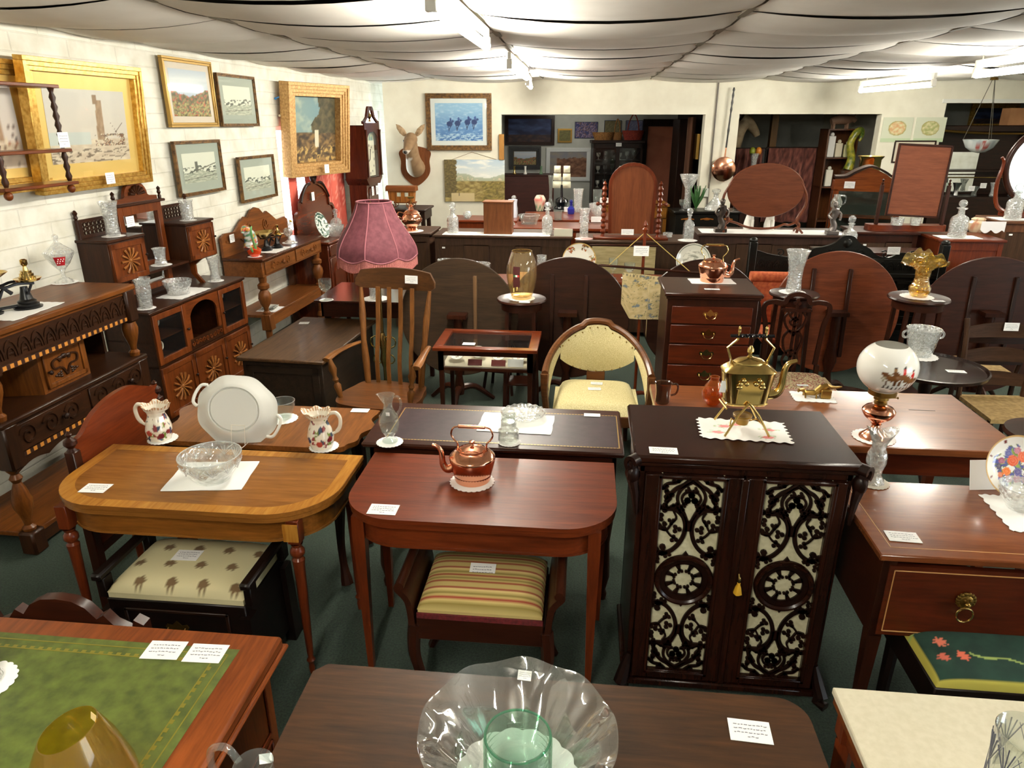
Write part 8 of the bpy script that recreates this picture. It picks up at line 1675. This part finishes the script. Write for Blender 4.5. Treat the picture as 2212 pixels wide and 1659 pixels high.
# shelf unit with books / bronze bull
t=T('open_bookshelf','brown open shelf unit with white ornaments in the middle opening','shelf',BW(4.72,2.05,.0,10.7)[:2]+(0,),PH); g=G(); 
for z_ in (.6,1.1,1.52,1.92): g.box(-.26,.2,-.15,.15,z_,z_+.02)
g.box(-.26,-.24,-.15,.15,0,1.94).box(.18,.2,-.15,.15,0,1.94).box(-.26,.2,.13,.15,0,1.92); g.out('case',wood('dark shelf brown',(66,36,20),(100,60,34),'Z'),t)
BS=t
t=T('bull_ornament','brown carved bull figure on top of the open shelf unit','figurine',rel(BS,-.02,0,1.94),PH); g=G(); g.tube(cat_curve([(-.16,0,.10),(-.05,0,.13),(.08,0,.13),(.14,0,.14),(.2,0,.11)],4),[.05,.075,.07,.05,.03],12)
for x in (-.12,.08): g.tube([(x,-.03,.1),(x,-.03,0)],.018,6).tube([(x,.03,.1),(x,.03,0)],.018,6)
g.tube([(.15,-.02,.17),(.17,-.05,.2)],.008,6); g.out('body',plain('brown carved',(128,96,74),.6),t)
for i,(x,z_,h,c) in enumerate(((-.15,1.54,.30,(222,220,214)),(-.03,1.54,.2,(206,196,170)),(.1,1.54,.18,(212,210,160)),(-.12,1.12,.24,(226,222,206)),(.08,1.12,.2,(170,150,110)))): G().box(-.05,.05,-.03,.03,0,h,.008).ball(0,0,h+.02,.03,1,1,1,8,6).out('shelf_ornament',plain('ornament %d'%i,c,.4),None,loc=rel(BS,x,-.05,z_+.001),label='pale ornament '+['at the upper left','in the upper middle','at the upper right','at the lower left','at the lower right'][i]+' of the open shelf unit',cat='ornament',group='pale ornaments on the open shelf')
g=G(); g.tube(cat_curve([(0,0,0),(.03,0,.15),(-.02,0,.35),(.03,0,.5),(.1,0,.55),(.13,0,.48),(.1,0,.40)],5),[.07,.06,.05,.055,.05,.03,.02],12); g.out('green_dragon_ornament',noisy('green gold glaze',(40,72,24),(170,160,50),16,.3,.3),None,loc=BW(4.80,2.05,.0,10.5)[:2]+(1.37,),rz=PH,label='green and gold serpent-shaped ornament right of the open shelf unit',cat='ornament')
t=T('back_stand','narrow brown stand under the green ornament and brass bucket','stand',BW(4.80,2.05,.0,10.5)[:2]+(0,),PH); G().box(-.09,.1,-.12,.12,0,1.365,.005).out('case',wood('dark shelf brown',(66,36,20),(100,60,34),'Z'),t)
t=T('brass_bucket','polished brass bucket shape shining above the display cabinet','bucket',(3.36,9.15,0),0); G().lathe([(.12,1.38),(.12,1.62),(.15,1.66),(.145,1.66),(.11,1.62),(.11,1.4)],seg=24,mod=lambda a,t_,r,h:(r*(1+.06*sin(6*a)),h)).out('body',BRASS,t); G().box(-.15,.15,-.14,.14,0,1.38,.004).out('box_stand',wood('dark shelf brown',(66,36,20),(100,60,34),'Z'),t)
# right opening
picture('small painting in a bright gold frame in the far right room',BW(6.72,1.0+1.1,.0,13.0) if 0 else BW(8.30,2.13,.0,13.0),PH,.85,.42,GOLD,.08,.04,dark1,None,0,20,14,False)
t=T('mirrored_sideboard','very tall dark sideboard with mirror and brass rail in the right opening','sideboard',BW(6.35,2.05,.15,10.4)[:2]+(0,),PH); g=G(); g.box(-.55,.9,-.2,.3,0,1.02).box(-.55,-.5,.2,.3,1.02,1.95).box(.85,.9,.2,.3,1.02,1.95).box(-.55,.9,.27,.3,1.02,1.95).box(-.62,.97,.0,.3,1.90,1.99,.01).box(-.55,.9,.1,.3,1.35,1.37); g.out('case',blk('X'),t); G().box(-.2,.3,.262,.268,1.05,1.62).out('mirror',MIR,t); G().tube([(-.5,-.05,1.28),(.85,-.05,1.28)],.009,8).tube([(-.5,-.05,1.02),(-.5,-.05,1.28)],.009,8).tube([(.85,-.05,1.02),(.85,-.05,1.28)],.009,8).out('brass_rail',BRASS,t); G().tube(cat_curve([(-.6,-.02,1.93),(-.2,-.03,1.90),(.3,-.03,1.88),(.9,-.02,1.885)],4),[.02,.018,.012],8).out('cornice_bead',OBRASS,t)
SBD=t; random.seed(9)
for i in range(5): flarevase(rel(SBD,-.42+.27*i,-.1,1.021),'small silver and glass piece on the tall dark sideboard',.14+.05*(i%2),.04,.06,.03,[CUT,STEEL,CLR][i%3],'sideboard_glass','glassware','glassware on the tall dark sideboard')
for i,x in enumerate((.0,.16)): upcard(rel(SBD,x,-.21,1.14+.04*i),['lower white card on the tall dark sideboard','upper white card on the tall dark sideboard'][i],.09,.07,PH)
# hanging glass bowl lamp
p=BW(5.92,1.83,.0,9.4); t=T('hanging_bowl_lamp','hanging marbled glass bowl lampshade with red flowers on chains at the far right','lamp',p,PH); 
def bowlc(x,y,z_): return (160,70,60) if math.hypot(x+.05,z_+.08)<.07 and fbm(x*20,z_*20)>-.2 else mixc((150,158,160),(206,210,206),.5+fbm(x*12,y*12,z_*12))
g=G(); g.lathe([(0,-.17),(.08,-.155),(.16,-.10),(.2,-.02),(.21,0),(.2,.0),(.15,-.09),(.07,-.145),(0,-.155)],seg=64); g.out('glass_bowl',vcol('marbled glass',.2,.4),t,colf=bowlc)
for k in range(3): a=k*2*PI/3+.4; G().tube([(.2*cos(a),.2*sin(a),0),(.02*cos(a),.02*sin(a),2.57-p[2]-.03)],.004,5).out('chain',plain('dark chain',(80,76,66),.5,.5),t)
G().lathe([(.05,0),(.04,.03),(0,.03)],0,0,2.57-p[2]-.03,14).out('ceiling_rose',OBRASS,t)
G().box(-.14,.2,-.1,.1,0,.23,.004).out('cardboard_box',noisy('cardboard',(150,104,66),(170,122,80),4,.8,.1),None,loc=rel(SBD,.62,.15,1.991),rz=PH,label='brown cardboard box on top of the tall dark sideboard at the right edge',cat='box')
# extra chair legs and seats under the right-hand tables
ladder('dark low ladder-back chair whose legs show under and behind the tripod table',(2.72,4.95,0),PI,.80,blk)
